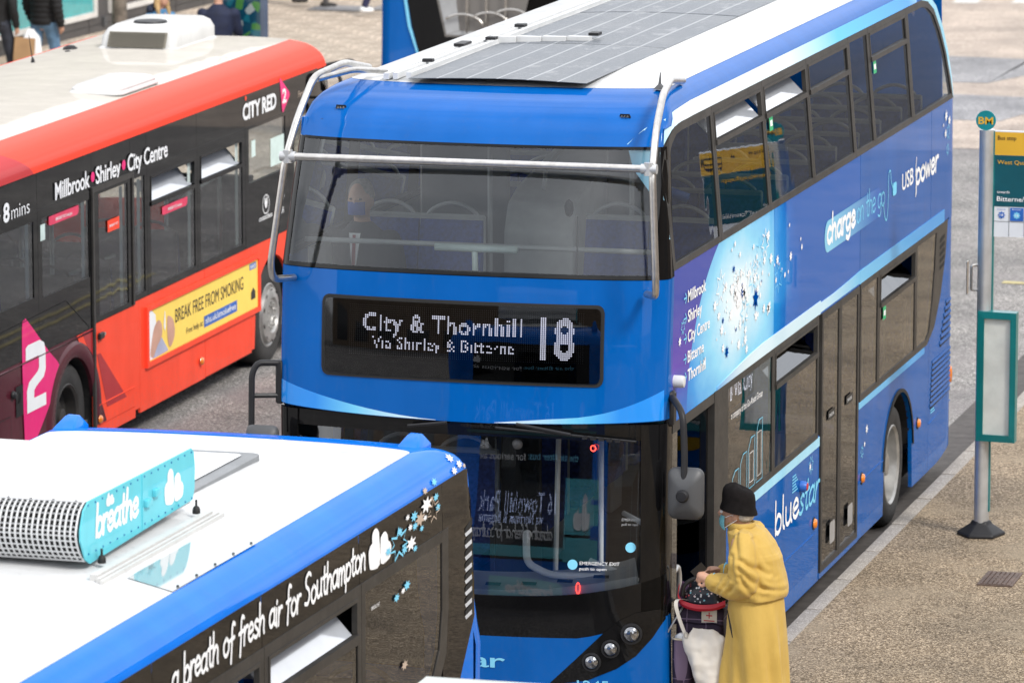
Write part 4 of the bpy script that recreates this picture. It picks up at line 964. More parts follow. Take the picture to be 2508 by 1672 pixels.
# mirrors, camera pod
g = G(); g.tube(bend([(1.27, .30, 2.30), (1.31, .22, 2.31), (1.40, .10, 2.24), (1.42, .07, 1.98), (1.42, .05, 1.78)], .09, 5), .022, 10); g.box(1.24, 1.30, .26, .36, 2.12, 2.34, .015); g.build('mirror_arm', mat_plastic, MB, True, 40)
mh = G(); rings = []
for d_, k in ((.0, .80), (.02, .97), (.055, 1.0), (.075, .93), (.11, .55), (.12, .2)):
    rings.append([(1.425+x*k, .02-d_+.12, 1.735+z*k) for x, z in rrect(-.115, .115, -.165, .165, .05, 4)])
mh.loft(rings, True, True, True); mo = mh.build('door_mirror', mat_greyplastic, MB, True, 60)
g = G().lathe([(.0, .03), (.03, .028), (.04, .015), (.042, 0)], (0, 0, 0), 'Y', 16)
for q in g.v: q.x += 1.42; q.y = .02-q.y; q.z += 1.73
g.build('mirror_knuckle', mat_plastic, mo, True, 40)
g = G(); g.tube(bend([(-1.25, .22, 2.42), (-1.40, .12, 2.43), (-1.43, .10, 2.36), (-1.43, .08, 1.95)], .06, 5), .02, 10); g.tube([(-1.43, .1, 2.22), (-1.25, .22, 2.21)], .016, 8); g.box(-1.30, -1.25, .18, .28, 2.16, 2.44, .01); g.build('mirror_arm', mat_plastic, MB, True, 40)
g = G().loft([[(-1.33+x*k, .04+d_, 1.88+z*k) for x, z in rrect(-.11, .11, -.17, .17, .04, 3)] for d_, k in ((0, .85), (-.03, 1), (-.07, .9), (-.09, .5))], True, True, True); g.build('door_mirror', mat_greyplastic, MB, True, 60)
g = G(); g.lathe([(0, -.02), (.04, -.02), (.04, .06), (.036, .08), (.02, .085), (0, .085)], (0, 0, 0), 'X', 18)
for q in g.v: a_ = q.x; q.x = 1.27+q.x*.9; q.y = .38+q.y; q.z = 2.39+q.z
cp = g.build('side_camera', mat_white, MB, True, 40)
# ================================================================= near single-deck bus (rear towards the double-decker)
FB = empty('single_decker_bus', (.025, -8.5, 0), -1.2, 'white-roofed blue single-decker bus with a cyan roof air filter unit, nearest the camera', 'bus')
hw2 = lerp_tab([(0, 1.225), (2.5, 1.225), (2.64, 1.222), (2.69, 1.205), (2.735, 1.17), (2.77, 1.125), (2.795, 1.08), (2.805, 1.05)])
yr2 = lerp_tab([(.3, -3.62), (1.2, -3.58), (1.62, -3.56), (1.85, -3.68), (2.4, -3.74), (2.6, -3.79), (2.69, -3.85), (2.735, -3.90), (2.77, -3.99), (2.795, -4.14), (2.805, -4.30)])
def bow2(u):
    u = min(1, abs(u)); return .09*u*u + .16*(1-max(0, 1-u**6)**(1/6))
def Rr(x, z, off=0):
    u = (x-.025)/hw2(z); return Vector((x, yr2(z)-bow2(u)+off, z))
_b2 = [bow2(u) for u in _ut]
def ub2(b):
    if b >= .25: return 1.0
    lo, hi = 0, 400
    while hi-lo > 1:
        m_ = (lo+hi)//2
        if _b2[m_] <= b: lo = m_
        else: hi = m_
    return _ut[lo]+(_ut[hi]-_ut[lo])*((b-_b2[lo])/max(1e-9, _b2[hi]-_b2[lo]))
class FSide(Side):
    def __call__(s, y, z, off=0):
        return Vector((.025+s.sg*(hw2(z)*ub2(max(0, yr2(z)-y))+off), y, z))
FR, FL = FSide(None, 1), FSide(None, -1)
YF = -13.2
Z2 = [2.60, 2.64, 2.67, 2.70, 2.73, 2.755, 2.775, 2.79, 2.80, 2.805]
cv = G(); rings = []
for z in Z2:
    h = hw2(z); rings.append([Vector((.025-h, y, z)) for y in (YF, -10, -7, -5)] + [Rr(.025+u*h, z) for u in US] + [Vector((.025+h, y, z)) for y in (-5, -7, -10, YF)])
cv.loft(rings, False); cv.build('cove', mat_fgblue, FB, True, 60)
tp = rings[-1]; n_ = len(tp)
def roof2(i, t):
    p = tp[int(i)]; y = p.y
    if 3 < i < n_-4: y = p.y+(YF-p.y)*t
    else: y = p.y
    return Vector((p.x, y, 2.806+.05*(1-((p.x-.025)/1.05)**2)*min(1, (tp[n_//2].y-y)/1.2)))
idx = list(range(4, n_-4)); rg = G(); rg.grid(roof2, idx, [0, .02, .05, .1, .2, .5, 1]); rg.build('roof', mat_white, FB, True, 60)
rz2 = lambda x, y=-8: 2.806+.05*(1-((x-.025)/1.05)**2)*min(1, max(0, -4.3-y)/1.2)
# little fins on the rear roof corners
for x0 in (-1.0, 1.0):
    g = G(); sx = 1 if x0 > 0 else -1
    A = [(x0-.075, -4.05), (x0+.075, -4.08), (x0+.07, -4.30), (x0-.07, -4.28)]
    B = [(x0-.045, -4.08), (x0+.03, -4.10), (x0+.03, -4.15), (x0-.04, -4.15)]
    g.loft([[(x, y, 2.74) for x, y in A], [(x, y, 2.79) for x, y in A], [(x, y, 2.845) for x, y in B]], True, False, True); g.build('roof_fin', mat_fgblue, FB, bevel=.012)
# nearside: black cantrail panels, windows
for a, b in ((-13.1, -8.90), (-8.896, -7.396), (-7.39, -5.886), (-5.88, -4.45)): FR.panel('cantrail_panel', a, b, 2.385, 2.645, mat_blackband if 'mat_blackband' in globals() else mat_black, FB, 3, 3, .002, .02)
flatw = lambda a, b, c_, d_: [(a, c_), (b, c_), (b, d_), (a, d_)]
for a, b, hp in ((-12.0, -10.45, 1), (-10.445, -8.905, 1), (-8.90, -7.375, 1), (-7.37, -5.865, 1)):
    FR.window(FB, flatw(a, b, 1.30, 2.385), mat_glass_dark, frame_w=.06, hopper=2.11, opened=True, rail=.05)
qo = [(-5.86, 1.30), (-4.95, 1.30), (-4.62, 1.45), (-4.40, 1.70), (-4.36, 1.95), (-4.36, 2.385), (-5.86, 2.385)]
qi = [(-5.80, 1.36), (-5.0, 1.36), (-4.74, 1.50), (-4.52, 1.74), (-4.47, 1.95), (-4.47, 2.325), (-5.80, 2.325)]
FR.window(FB, qo, mat_glass_dark, inner=qi)
# rear quarter: dark pillar with louvres, then blue corner
def quarter_top(y): return 2.645-.14*max(0, (y+4.02)/.15)**2
FR.panel('rear_quarter_panel', -4.452, -3.865, lambda y: 1.25 if y < -4.36 else 1.25+(y+4.36)*1.1, quarter_top, mat_black, FB, 22, 8, .003, .02, True)
cg = G(); us_ = [u for u in US if u > .70]
cg.grid(lambda u, z: Rr(.025+u*hw2(z), z, 0), us_, [.3, .8, 1.2, 1.5, 1.62, 1.75, 1.9, 2.2, 2.4, 2.55, 2.61], .02, (0, 1, 0)); cg.build('rear_corner_panel', mat_fgblue, FB, True, 60)
FR.panel('rear_side_panel', -4.6, -3.88, .3, lambda y: 1.26+max(0, y+4.36)*1.1, mat_fgblue, FB, 14, 3, 0, .02, True)
FR.panel('side_skirt', -13.1, -4.6, .3, 1.30, mat_fgblue, FB, 2, 2, 0, .02)
for k in range(8):
    z = 2.315-.066*k; g = G()
    g.add([FR(-4.045, z-.022, .006), FR(-3.90, z, .006), FR(-3.90, z+.04, .006), FR(-4.045, z+.004, .006)], [(0, 1, 2, 3)])
    lo = g.build('louvre_opening', mat_void, FB)
    g = G(); g.add([FR(-4.045, z-.043, .010), FR(-3.935, z-.034, .010), FR(-3.915, z-.014, .003), FR(-4.045, z-.026, .003)], [(0, 1, 2, 3)]); g.build('louvre_blade', mat_alu, lo)
fp = lambda y, z, off=0: FR(y, z, .006+off)
SLG = 'breath of fresh air for Southampton'
g, x = hand_strokes(SLG, fp, .021, .215, .165, .10, -8.50, 2.455, adv=.97); kx = (-5.79+8.50)/(x+8.50)
x = -8.50-(.54+.34)*.215*kx
for k, wd in enumerate(('a breath', 'of', 'fresh', 'air', 'for', 'Southampton')):     # one part for each word
    g, x = hand_strokes(wd, fp, .021, .215*kx, .165, .10, x, 2.455, jit=.006, adv=.97); g.build('slogan_lettering', mat_decal, FB)['kind'] = 'stuff'; x += .34*.215*kx*.97
cloud('cloud_emblem', -5.55, 2.425, .205, fp, mat_decal, FB, 1.75)
rnd = random.Random(11); A_, B_, C_, D_ = [], [], [], []
for (bx, by, rr, kind) in ((2040,560,34,0),(2085,600,24,2),(2070,640,34,0),(2042,680,34,0),(1817,770,36,1),(1745,840,32,2),(1775,950,72,0),(1845,890,36,1),(1815,900,30,2),(1875,980,36,1),(1690,1030,48,1),(1645,1025,30,3),(1740,1060,66,2),(1672,1115,32,3),(1707,1120,38,1),(1780,1060,30,3),(1765,1140,30,1),(1690,1250,66,0),(1650,1300,40,1),(1545,1300,38,1),(1615,1165,38,1),(1728,1345,32,1)):
    pass
QST = [(-4.17,2.73,.022,0),(-4.03,2.665,.014,2),(-4.10,2.685,.022,0),(-4.21,2.67,.022,0),(-4.57,2.675,.022,1),(-4.75,2.66,.020,2),(-4.75,2.585,.046,0),(-4.58,2.595,.024,1),(-4.66,2.60,.018,2),(-4.55,2.535,.022,1),(-4.97,2.565,.03,1),(-5.08,2.58,.018,3),(-4.87,2.53,.042,2),(-5.04,2.52,.02,3),(-4.96,2.51,.024,1),(-4.78,2.52,.018,3),(-4.84,2.475,.018,1),(-5.03,2.43,.042,0),(-5.14,2.42,.026,1),(-5.42,2.465,.024,1),(-5.22,2.53,.024,1),(-4.96,2.39,.02,1),(-5.10,2.22,.028,1),(-5.17,2.205,.018,3),(-5.28,2.19,.024,1),(-5.15,1.80,.028,2)]
for nm, kd, mt in (('star_decal', 0, mat_decal), ('star_decal', 1, mat_decal_lb), ('star_decal', 2, mat_decal_tan), ('star_decal', 3, mat_decal)):
    stars(nm, [(y, z, r, 2.2) for y, z, r, k in QST if k == kd], lambda y, z, off=0: FR(y, z, .008+off), mt, FB)
stars('star_outline_decal', [(-5.24, 2.47, .085, 1.9)], lambda y, z, off=0: FR(y, z, .009), mat_decal_lb, FB, True, .014); stars('star_outline_decal', [(-4.63, 2.53, .06, 1.9)], lambda y, z, off=0: FR(y, z, .009), mat_decal_tan, FB, True, .008)
lettering('window_notice', 'EMERGENCY EXIT', lambda a, b: FR(a, b, .006), mat_decal, FB, .14, .02, -5.70, 2.21); 
# offside and rear face (reflected in the double-decker's windscreen)
FL.panel('offside_panel', -13.1, -3.9, .3, 1.3, mat_fgblue, FB, 20, 2, 0, .02, True); FL.panel('offside_cantrail', -13.1, -3.95, 2.385, 2.645, mat_black, FB, 20, 2, 0, .02, True)
for a, b in ((-12.0, -10.1), (-10.095, -8.1), (-8.095, -6.1), (-6.095, -4.2)): FL.window(FB, flatw(a, b, 1.30, 2.385), mat_glass_dark, frame_w=.06)
us3 = [u for u in US if -.72 < u < .72]
rg = G().grid(lambda u, z: Rr(.025+u*hw2(z), z, -.004), us3, [1.42, 1.6, 1.7, 1.85, 2.1, 2.35, 2.5, 2.61], .02, (0, 1, 0)); rr1 = rg.build('rear_glazing', mat_black, FB, True, 60)
rg = G().grid(lambda u, z: Rr(.025+u*hw2(z), z, -.004), us3, [.3, .8, 1.2, 1.42], .02, (0, 1, 0)); rg.build('rear_engine_cover', mat_fgblue, FB, True, 60)
cg = G().grid(lambda u, z: Rr(.025+u*hw2(z), z, 0), [u for u in US if u < -.70], [.3, .8, 1.2, 1.5, 1.62, 1.75, 1.9, 2.2, 2.4, 2.61], .02, (0, 1, 0)); cg.build('rear_corner_panel', mat_fgblue, FB, True, 60)
rp_ = lambda x, z, off=0: Rr(-x, z, .006+off)     # seen from behind: left is +x
lettering('rear_lettering', 'the air filter bus:', lambda a, b: rp_(a, b), mat_decal_lb, rr1, .78, .058, -.62, 2.14, .008); lettering('rear_lettering', 'for serious air', lambda a, b: rp_(a, b), mat_decal, rr1, .66, .058, .19, 2.13, .008)
cloud('rear_cloud_emblem', .78, 2.22, .11, rp_, mat_decal, rr1, 1.1)
g = G()
for tx, x0, z0, nx, ny, p in (('16 Townhill Park', -.28, 1.76, 92, 13, .0118), ('via Northam & Bitterne', -.10, 1.68, 84, 8, .0105)):
    for i, j in led_points(tx, nx, ny, .01, 1.05): 
        c_ = rp_(x0+i*p, z0+j*p); g.fan([c_+Vector((-.0042*math.cos(t), 0, .0042*math.sin(t))) for t in [math.pi*k/3 for k in range(6)]])
g.build('rear_led_display', mat_led_blue, rr1)['kind'] = 'stuff'
g, x = hand_strokes('a breath of fresh air for Southampton', rp_, .012, .125, .11, .1, -.26, 1.57, adv=.6); g.build('rear_lettering', mat_decal, rr1)
for (a, b, c_, d_) in ((-1.05, -.42, 1.42, 2.02), (-.42, .9, 1.44, 1.52)):
    g = G().grid(lambda x, z: rp_(x, z), [a+(b-a)*k/8 for k in range(9)], [c_+(d_-c_)*k/4 for k in range(5)]); g.build('rear_cyan_panel', mat_cyan, FB, True)
cloud('rear_cloud_emblem', -.72, 1.66, .26, lambda x, z, off=0: rp_(x, z, .003), mat_decal, FB, 1.1)
g = G().grid(lambda x, z: rp_(x, z), [-.4+1.0*k/8 for k in range(9)], [.93, 1.0, 1.2]); g.build('rear_cyan_panel', mat_cyan, FB, True)
g, x = hand_strokes('breathe', lambda x, z, off=0: rp_(x, z, .003+off), .03, .22, .17, .15, -.28, 1.0, adv=.9); g.build('rear_lettering', mat_decal, FB)
g = G().grid(lambda x, z: rp_(x, z), [-.1, .45], [.78, .88]); g.build('number_plate', mat_signyellow, FB)
for sg in (-1, 1):
    g = G(); disc(g, (0, 0), .06, lambda a, b: Rr(.025+sg*.95+a, 1.15+b, .012), 16); g.build('rear_lamp', mat_redlens, FB)
g = G(); g.box(-1.18, 1.23, -13.1, -3.95, .3, .36); g.build('floor', mat_intfloor, FB)
g = G().box(-1.18, 1.22, -13.15, -13.08, .3, 2.6); g.build('front_panel', mat_fgblue, FB)
g = G().grid(lambda x, y: (x, y, 2.62), [-1.15, 1.2], [-13, -4.2]); g.build('ceiling', mat_lining, FB)
for k in range(6):
    for x in (-.70, .76): put_seat(FB, x, -10.2+k*.95, .55)
for y in (-10, -6, ): wheel(FB, 1.20, y-1.0, .46, .46, .29, .28, 1, mat_wheel); 
# --- roof-mounted air filter unit
ux0, ux1, uy0, uy1 = -.55, .57, -8.05, -6.47
zb, zt = 2.90, 3.17
m = N('unit_white'); m.set(col=(.66, .67, .68), rough=.45)
P = [(uy0+.10, zt), (uy0+.04, zt-.035), (uy0+.0, zt-.10), (uy0-.01, (zb+zt)/2-.02), (uy0+.03, zb+.04), (uy0+.10, zb-.02)]
g = G(); prof = [(uy0+.09, zt), (uy1-.06, zt), (uy1, zt-.06), (uy1+.0, zb+.05), (uy1-.05, zb)]
g.loft([[(x, y, z) for y, z in prof] for x in (ux0-.5, ux1-.006)], False); g.box(ux0-.5, ux1-.01, uy0+.16, uy1-.02, zb-.01, zb+.02); uh = g.build('filter_unit', m.m, FB, False)
uh['label'] = 'white roof air filter unit with a rounded mesh end and cyan side plate'
pl = [(uy0+.115, zt+.005), (uy1-.05, zt+.005), (uy1-.015, zt-.02), (uy1+.0, zt-.10), (uy1-.01, zb+.06), (uy1-.04, zb+.01), (uy0+.12, zb-.03), (uy0+.06, zb), (uy0+.0, zb+.10), (uy0+.0, zt-.12), (uy0+.045, zt-.03)]
g = G(); g.loft([[(ux1, y, z) for y, z in pl], [(ux1+.008, y, z) for y, z in pl]], True, False, True); g.build('side_plate', mat_cyan, uh)
up = lambda y, z, off=0: Vector((ux1+.010+off, y, z))
g, x = hand_strokes('breathe', up, .027, .185, .165, .12, -7.86, 2.985, adv=.96); g.build('unit_lettering', mat_decal, uh)
cloud('cloud_emblem', -7.66, 3.105, .062, up, mat_decal, uh, 1.6); cloud('cloud_emblem', -6.78, 2.955, .175, up, mat_decal, uh, 1.45)
g = G().box(ux1+.008, ux1+.014, -7.23, -7.22, zb, zt+.002); g.build('plate_seam', mat_cyan, uh)
for (y, z) in ((-7.17, 3.02), (-7.05, 3.05)): G().box(ux1+.008, ux1+.03, y-.035, y+.035, z-.018, z+.018).build('plate_handle', mat_cyan, uh, bevel=.004)
rv = G()
for k in range(16):
    y = -7.95+.095*k
    for z in (zb+.02, zt-.015): rv.box(ux1+.008, ux1+.0105, y-.004, y+.004, z-.004, z+.004)
rv.build('plate_rivet', mat_decal_navy, uh)['kind'] = 'stuff'
rv = G()
for k in range(9): rv.lathe([(0, .005), (.006, .004), (.007, 0)], (ux1-.06-.115*k, uy0+.12, zt), 'Z', 8)
rv.split_build('screw', mat_frame, uh)
# wire mesh end: bars both ways along the rounded profile, dark core behind
core = G(); core.loft([[(x, y+.03, z) for y, z in P] for x in (ux0-.5, ux1-.02)], False); core.build('mesh_core', mat_void, uh)
msh = G(); Q = catmull([(0, y, z) for y, z in P], 5)
def strip(pa, pb, nrm, w_): pass
nb = 56
for k in range(nb+1):
    x = ux1-.012-(ux1-ux0+.45)*k/nb
    msh.loft([[(x-.0048, q.y, q.z), (x-.0048, q.y-.004, q.z+.001), (x+.0048, q.y-.004, q.z+.001), (x+.0048, q.y, q.z)] for q in Q], True)
for j in range(0, len(Q), 2):
    q = Q[j]; msh.add([(ux0-.45, q.y, q.z-.0045), (ux1-.01, q.y, q.z-.0045), (ux1-.01, q.y-.006, q.z+.0045), (ux0-.45, q.y-.006, q.z+.0045)], [(0, 1, 2, 3)])
mo = msh.build('wire_mesh', m.m, uh); mo['kind'] = 'stuff'
# feet, rail, plate, hatch
for (x, y) in ((ux1+.04, -7.86), (ux1+.06, -6.60), (ux0, -7.86)):
    g = G().lathe([(.0, .07), (.006, .07), (.006, .04), (.014, .035), (.02, .02), (.02, .0), (0, 0)], (x, y, rz2(x)+.02), 'Z', 14); g.build('mounting_foot', mat_rubber, uh, True, 40)
g = G(); g.box(.66, .70, -8.15, -6.55, 2.82, 2.868); g.box(.73, .745, -8.2, -6.5, 2.82, 2.852); g.box(.705, .725, -8.18, -6.52, 2.82, 2.858); g.split_build('mounting_rail', mat_podwhite, FB)
m2_ = N('polished_roof_plate'); m2_.set(col=(.50, .54, .55), rough=.05, metal=.6)
g = G().add([(.80, -8.02, 2.834), (1.075, -8.15, 2.812), (1.085, -6.98, 2.812), (.80, -6.85, 2.834)], [(0, 1, 2, 3)]); g.build('roof_plate', m2_.m, FB)
g = G(); 
for k in range(5): g.lathe([(0, .008), (.007, .007), (.008, 0)], (1.065, -8.05+.26*k, 2.814), 'Z', 8)
g.split_build('plate_screw', mat_greyplastic, FB)
g = G(); hz = lambda x: rz2(x, -5.5)+.014
hp = rrect(-.45, .42, -6.15, -5.0, .06, 4); g.loft([[(x, y, hz(x)-.04) for x, y in hp], [(x, y, hz(x)) for x, y in hp]], True, False, True); hb = g.build('roof_hatch', simple('grey_hatch_frame', (.20, .21, .22), .5), FB)
m3_ = N('hatch_glass'); m3_.set(col=(.30, .32, .34), rough=.05, coat=1)
g = G().fan([(x, y, hz(x)+.004) for x, y in rrect(-.37, .34, -6.07, -5.08, .04, 3)]); g.build('hatch_pane', m3_.m, hb)
# ================================================================= shelter roof cut by the lower edge
sh = empty('bus_shelter', (2.9, -10, .115), 0, 'pale bus shelter roof cut off by the bottom edge of the picture', 'bus shelter')
mat_shroof = simple('pale_shelter_roof', (.50, .53, .50), .4)
g = G(); g.loft([[(x, y, 2.44) for x, y in ((2.20, -8.3), (3.9, -8.3), (3.9, -11.6), (2.20, -11.6))], [(x, y, 2.50) for x, y in ((2.17, -8.25), (3.93, -8.25), (3.93, -11.65), (2.17, -11.65))], [(x, y, 2.51) for x, y in ((2.26, -8.32), (3.86, -8.32), (3.86, -11.58), (2.26, -11.58))]], True, True, True); g.build('shelter_roof', mat_shroof, sh)
for x, y in ((3.8, -8.6), (3.8, -11.3)): G().box(x-.04, x+.04, y-.04, y+.04, .115, 2.44).build('shelter_post', mat_alu, sh)
G().grid(lambda y, z: (3.8, y, z), [-11.26, -8.64], [.4, 2.2]).build('shelter_glass', mat_glass, sh)
# ================================================================= red single-deck bus
RB = empty('single_decker_bus', (-1.19, 9.5, 0), .8, 'red and black single-decker bus with an off-white roof carrying an air-conditioning pod', 'bus', frame=(-5.5, 0))
CX, HW3 = -1.19, 1.19
hw3 = lerp_tab([(0, 1.19), (2.58, 1.19), (2.66, 1.18), (2.72, 1.155), (2.77, 1.115), (2.81, 1.06), (2.835, 1.0), (2.85, .93)])
yf3 = lerp_tab([(.2, 15.75), (1.2, 15.78), (2.4, 15.62), (2.6, 15.55), (2.72, 15.46), (2.8, 15.34), (2.85, 15.2)])
class RSide(Side):
    def __call__(s, y, z, off=0):
        b = yf3(z)-y; u = ub2(max(0, b)) if b < .25 else 1.0
        return Vector((CX+s.sg*(hw3(z)*u+off), y, z))
RR, RL = RSide(None, 1), RSide(None, -1)
Y0 = 3.6
Z3 = [2.575, 2.62, 2.66, 2.70, 2.74, 2.775, 2.805, 2.83, 2.85]
rings = []
for z in Z3:
    h = hw3(z); rings.append([Vector((CX-h, y, z)) for y in (Y0, 6, 9, 12, 14)] + [Vector((CX+u*h, yf3(z)-bow2(u), z)) for u in US] + [Vector((CX+h, y, z)) for y in (14, 12, 9, 6, Y0)])
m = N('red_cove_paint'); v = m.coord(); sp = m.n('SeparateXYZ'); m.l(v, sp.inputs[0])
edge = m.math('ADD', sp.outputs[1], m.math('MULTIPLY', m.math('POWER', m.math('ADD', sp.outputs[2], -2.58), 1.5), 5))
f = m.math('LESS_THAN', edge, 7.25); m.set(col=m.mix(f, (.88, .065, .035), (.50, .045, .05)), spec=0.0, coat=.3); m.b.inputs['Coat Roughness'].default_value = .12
cv = G(); cv.loft([r[::-1] for r in rings], False); cv.build('cove', m.m, RB, True, 60)
tp3 = rings[-1]; idx = list(range(5, len(tp3)-5))
def roof3(i, t):
    p = tp3[int(i)]; y = p.y+(Y0-p.y)*t; return Vector((p.x, y, 2.851+.04*(1-((p.x-CX)/.93)**2)*min(1, (15.1-y+.1)/.6)**.6))
rg = G(); rg.grid(roof3, idx[::-1], [0, .03, .08, .2, .5, 1]); rg.build('roof', mat_cream, RB, True, 60)
rz3 = lambda x: 2.851+.04*(1-((x-CX)/.93)**2)
# AC pod
def pod(name, x0, x1, y0, y1, z0, h, tap, mat):
    L = [(0, 0, .0), (0, .012, .0), (.02, .03, .03), (.02, h*.55, .03+tap*.4), (.05, h*.85, .06+tap*.8), (.10, h, .12+tap)]
    rings_ = [[(x, y, z0+zz) for x, y in rrect(x0+i1, x1-i1, y0+i2, y1-i1, .10, 5)] for i1, zz, i2 in L]
    return G().loft(rings_, True, False, True).build(name, mat, RB, True, 35)
pd = pod('air_conditioning_pod', -1.68, -.90, 13.58, 14.9, 2.87, .215, .10, mat_podwhite)
m = N('pod_grille'); v = m.coord(); vo = m.n('TexVoronoi'); vo.inputs['Scale'].default_value = 38; vo.inputs['Randomness'].default_value = .0; m.l(v, vo.inputs['Vector'])
m.set(col=(.17, .155, .12), rough=.5)
g = G()
for i in range(26):
    for j in range(9):
        x = -1.545+i*.0205+(.010 if j % 2 else 0); t = j/8; y = 13.565+.080*t; z = 2.91+.115*t
        g.fan([(x+.0068*math.cos(a), y+.0068*math.sin(a)*.56-.008, z+.0068*math.sin(a)*.83) for a in [math.pi*k/3 for k in range(6)]])
gr = G().add([(-1.565, 13.570, 2.90), (-1.0, 13.570, 2.90), (-1.0, 13.655, 3.035), (-1.565, 13.655, 3.035)], [(0, 1, 2, 3)]).build('pod_grille', m.m, pd)
ho = g.build('grille_hole', mat_void, gr); ho['kind'] = 'stuff'
g = G().lathe([(0, .015), (.12, .02), (.15, .02), (.16, 0)], (-1.30, 14.05, 3.083), 'Z', 28); g.build('fan_guard', mat_plastic, pd, True, 40)
pod('roof_hatch', -.78, -.28, 10.2, 11.3, 2.865, .085, .02, mat_podwhite)
G().tube([(-1.87, 12.42, 2.87), (-1.88, 12.35, 3.13)], [.006, .003], 6).build('whip_aerial', mat_plastic, RB)
G().lathe([(.02, .0), (.016, .03), (.006, .05)], (-1.87, 12.42, 2.865), 'Z', 10).build('aerial_base', mat_plastic, RB)
for x, y, r in ((-1.93, 13.6, .07), (-1.87, 13.36, .03)): G().lathe([(r, 0), (r*.9, r*.25), (r*.5, r*.5), (.001, r*.55)], (x, y, 2.865), 'Z', 16).build('roof_dome', mat_plastic, RB, True)
# black band above the windows, with joints
for a, b in ((Y0, 7.30), (7.305, 8.615), (8.62, 9.60), (9.605, 10.02), (10.025, 11.395), (11.40, 12.79), (12.795, 15.45)): RR.panel('cantrail_panel', a, b, 2.285, 2.585, mat_black, RB, 8 if b > 15 else 2, 2, .002, .02, b > 15)
fw = lambda a, b, c_, d_: [(a, c_), (b, c_), (b, d_), (a, d_)]
def inn(a, b, c_, d_): return [(a, c_), (b, c_), (b, d_), (a, d_)]
def rw(o, i, **k): return RR.window(RB, fw(*o), mat_glass_red, inner=inn(*i), fmat=mat_black, **k)
rw((Y0, 5.90, 1.14, 2.285), (Y0+.1, 5.8, 1.60, 2.21)); rw((5.905, 7.30, 1.14, 2.285), (6.0, 7.20, 1.60, 2.21)); rw((7.305, 8.615, 1.14, 2.285), (7.40, 8.54, 1.57, 2.21))
ed = rw((8.625, 9.60, 1.165, 2.285), (8.76, 9.50, 1.21, 2.225), off=.012)
rw((9.605, 10.02, 1.19, 2.285), (9.69, 9.96, 1.24, 2.23)); rw((10.025, 11.395, 1.19, 2.285), (10.12, 11.33, 1.25, 2.20), hopper=1.96, opened=True); rw((11.40, 12.79, 1.19, 2.285), (11.49, 12.70, 1.25, 2.20), hopper=1.97, opened=True)
rw((12.795, 14.15, 1.19, 2.285), (12.90, 14.02, 1.77, 2.26)); rw((14.155, 15.40, 1.30, 2.285), (14.3, 15.25, 1.40, 2.2))
g = G()
for a, b, z in ((7.2, 7.24, 1.6), (8.54, 8.60, 1.57), (9.5, 9.54, 1.21), (9.96, 9.99, 1.24), (11.33, 11.36, 1.25), (12.70, 12.73, 1.25)):
    g.grid(lambda y, zz: RR(y, zz, -.03), [a-.10, a-.02], [z, 2.2])
g.split_build('inner_window_post', mat_pole, RB)
# body panels
RR.panel('side_panel', 9.80, 11.59, .215, 1.185, mat_red, RB, 2, 2, 0, .02); RR.panel('side_panel', 11.60, 12.95, .22, 1.185, mat_red, RB, 2, 2, 0, .02)
RR.panel('side_panel', 9.66, 9.795, .26, 1.185, mat_red, RB, 2, 2, 0, .02)
FWY, FWZ = 13.62, .46
def arch3(y, cy, r, lo): 
    d_ = abs(y-cy); return lo if d_ >= r else max(lo, FWZ+math.sqrt(r*r-d_*d_))
RR.panel('side_panel', 12.955, 15.5, lambda y: arch3(y, FWY, .56, .24), lambda y: 1.185 if y < 14.1 else 1.30, mat_red, RB, 60, 3, 0, .03, True)
for (a, b, mt) in ((Y0, 8.62, mat_maroon),): RR.panel('rear_side_panel', a, b, lambda y: arch3(y, 8.13, .50, .25), 1.135, mt, RB, 90, 3, 0, .03)
ap = [(8.13+.50*math.cos(R(t)), FWZ+.50*math.sin(R(t))) for t in range(-8, 189, 7)]
g = G(); g.loft([[RR(y, z, .0) for y, z in ap], [RR(8.13+(y-8.13)*1.04, FWZ+(z-FWZ)*1.04, .016) for y, z in ap], [RR(8.13+(y-8.13)*1.26, FWZ+(z-FWZ)*1.2, .014) for y, z in ap], [RR(8.13+(y-8.13)*1.36, FWZ+(z-FWZ)*1.27, .0) for y, z in ap]], False); g.build('wheel_arch_flare', mat_maroon, RB, True, 50)
g = G()
for cy, r in ((8.13, .5), (FWY, .56)):
    a_ = [(cy+r*math.cos(R(t)), FWZ+r*math.sin(R(t))) for t in range(-20, 201, 10)]
    g.loft([[RR(y, z, -.03) for y, z in a_], [RR(y, z, -.5) for y, z in a_]], False); g.add([RR(cy-r, .1, -.5), RR(cy+r, .1, -.5), RR(cy+r, 1.2, -.5), RR(cy-r, 1.2, -.5)], [(0, 1, 2, 3)])
g.split_build('wheel_housing', mat_void, RB)
wheel(RB, -.07, 8.13, .46, .46, .275, .28, 1, mat_frame, deep=.16, holes=False); wheel(RB, -.05, FWY, .46, .46, .285, .28, 1, mat_wheel, deep=-.05)
wheel(RB, -2.33, 8.13, .46, .46, .285, .28, -1, mat_wheel); wheel(RB, -2.33, FWY, .46, .46, .285, .28, -1, mat_wheel)
rp3 = lambda y, z, off=0: RR(y, z, .004+off)
def poly(name, pts, mat, lift=0, parent=None, smooth_=0):
    if smooth_: pts = [(p.x, p.y) for p in catmull([(a, b, 0) for a, b in pts], smooth_, True)]
    o = G().fan([rp3(y, z, lift) for y, z in pts]).build(name, mat, parent or RB)
    bm = bmesh.new(); bm.from_mesh(o.data); bmesh.ops.triangulate(bm, faces=bm.faces, ngon_method='EAR_CLIP'); bm.to_mesh(o.data); bm.free(); return o
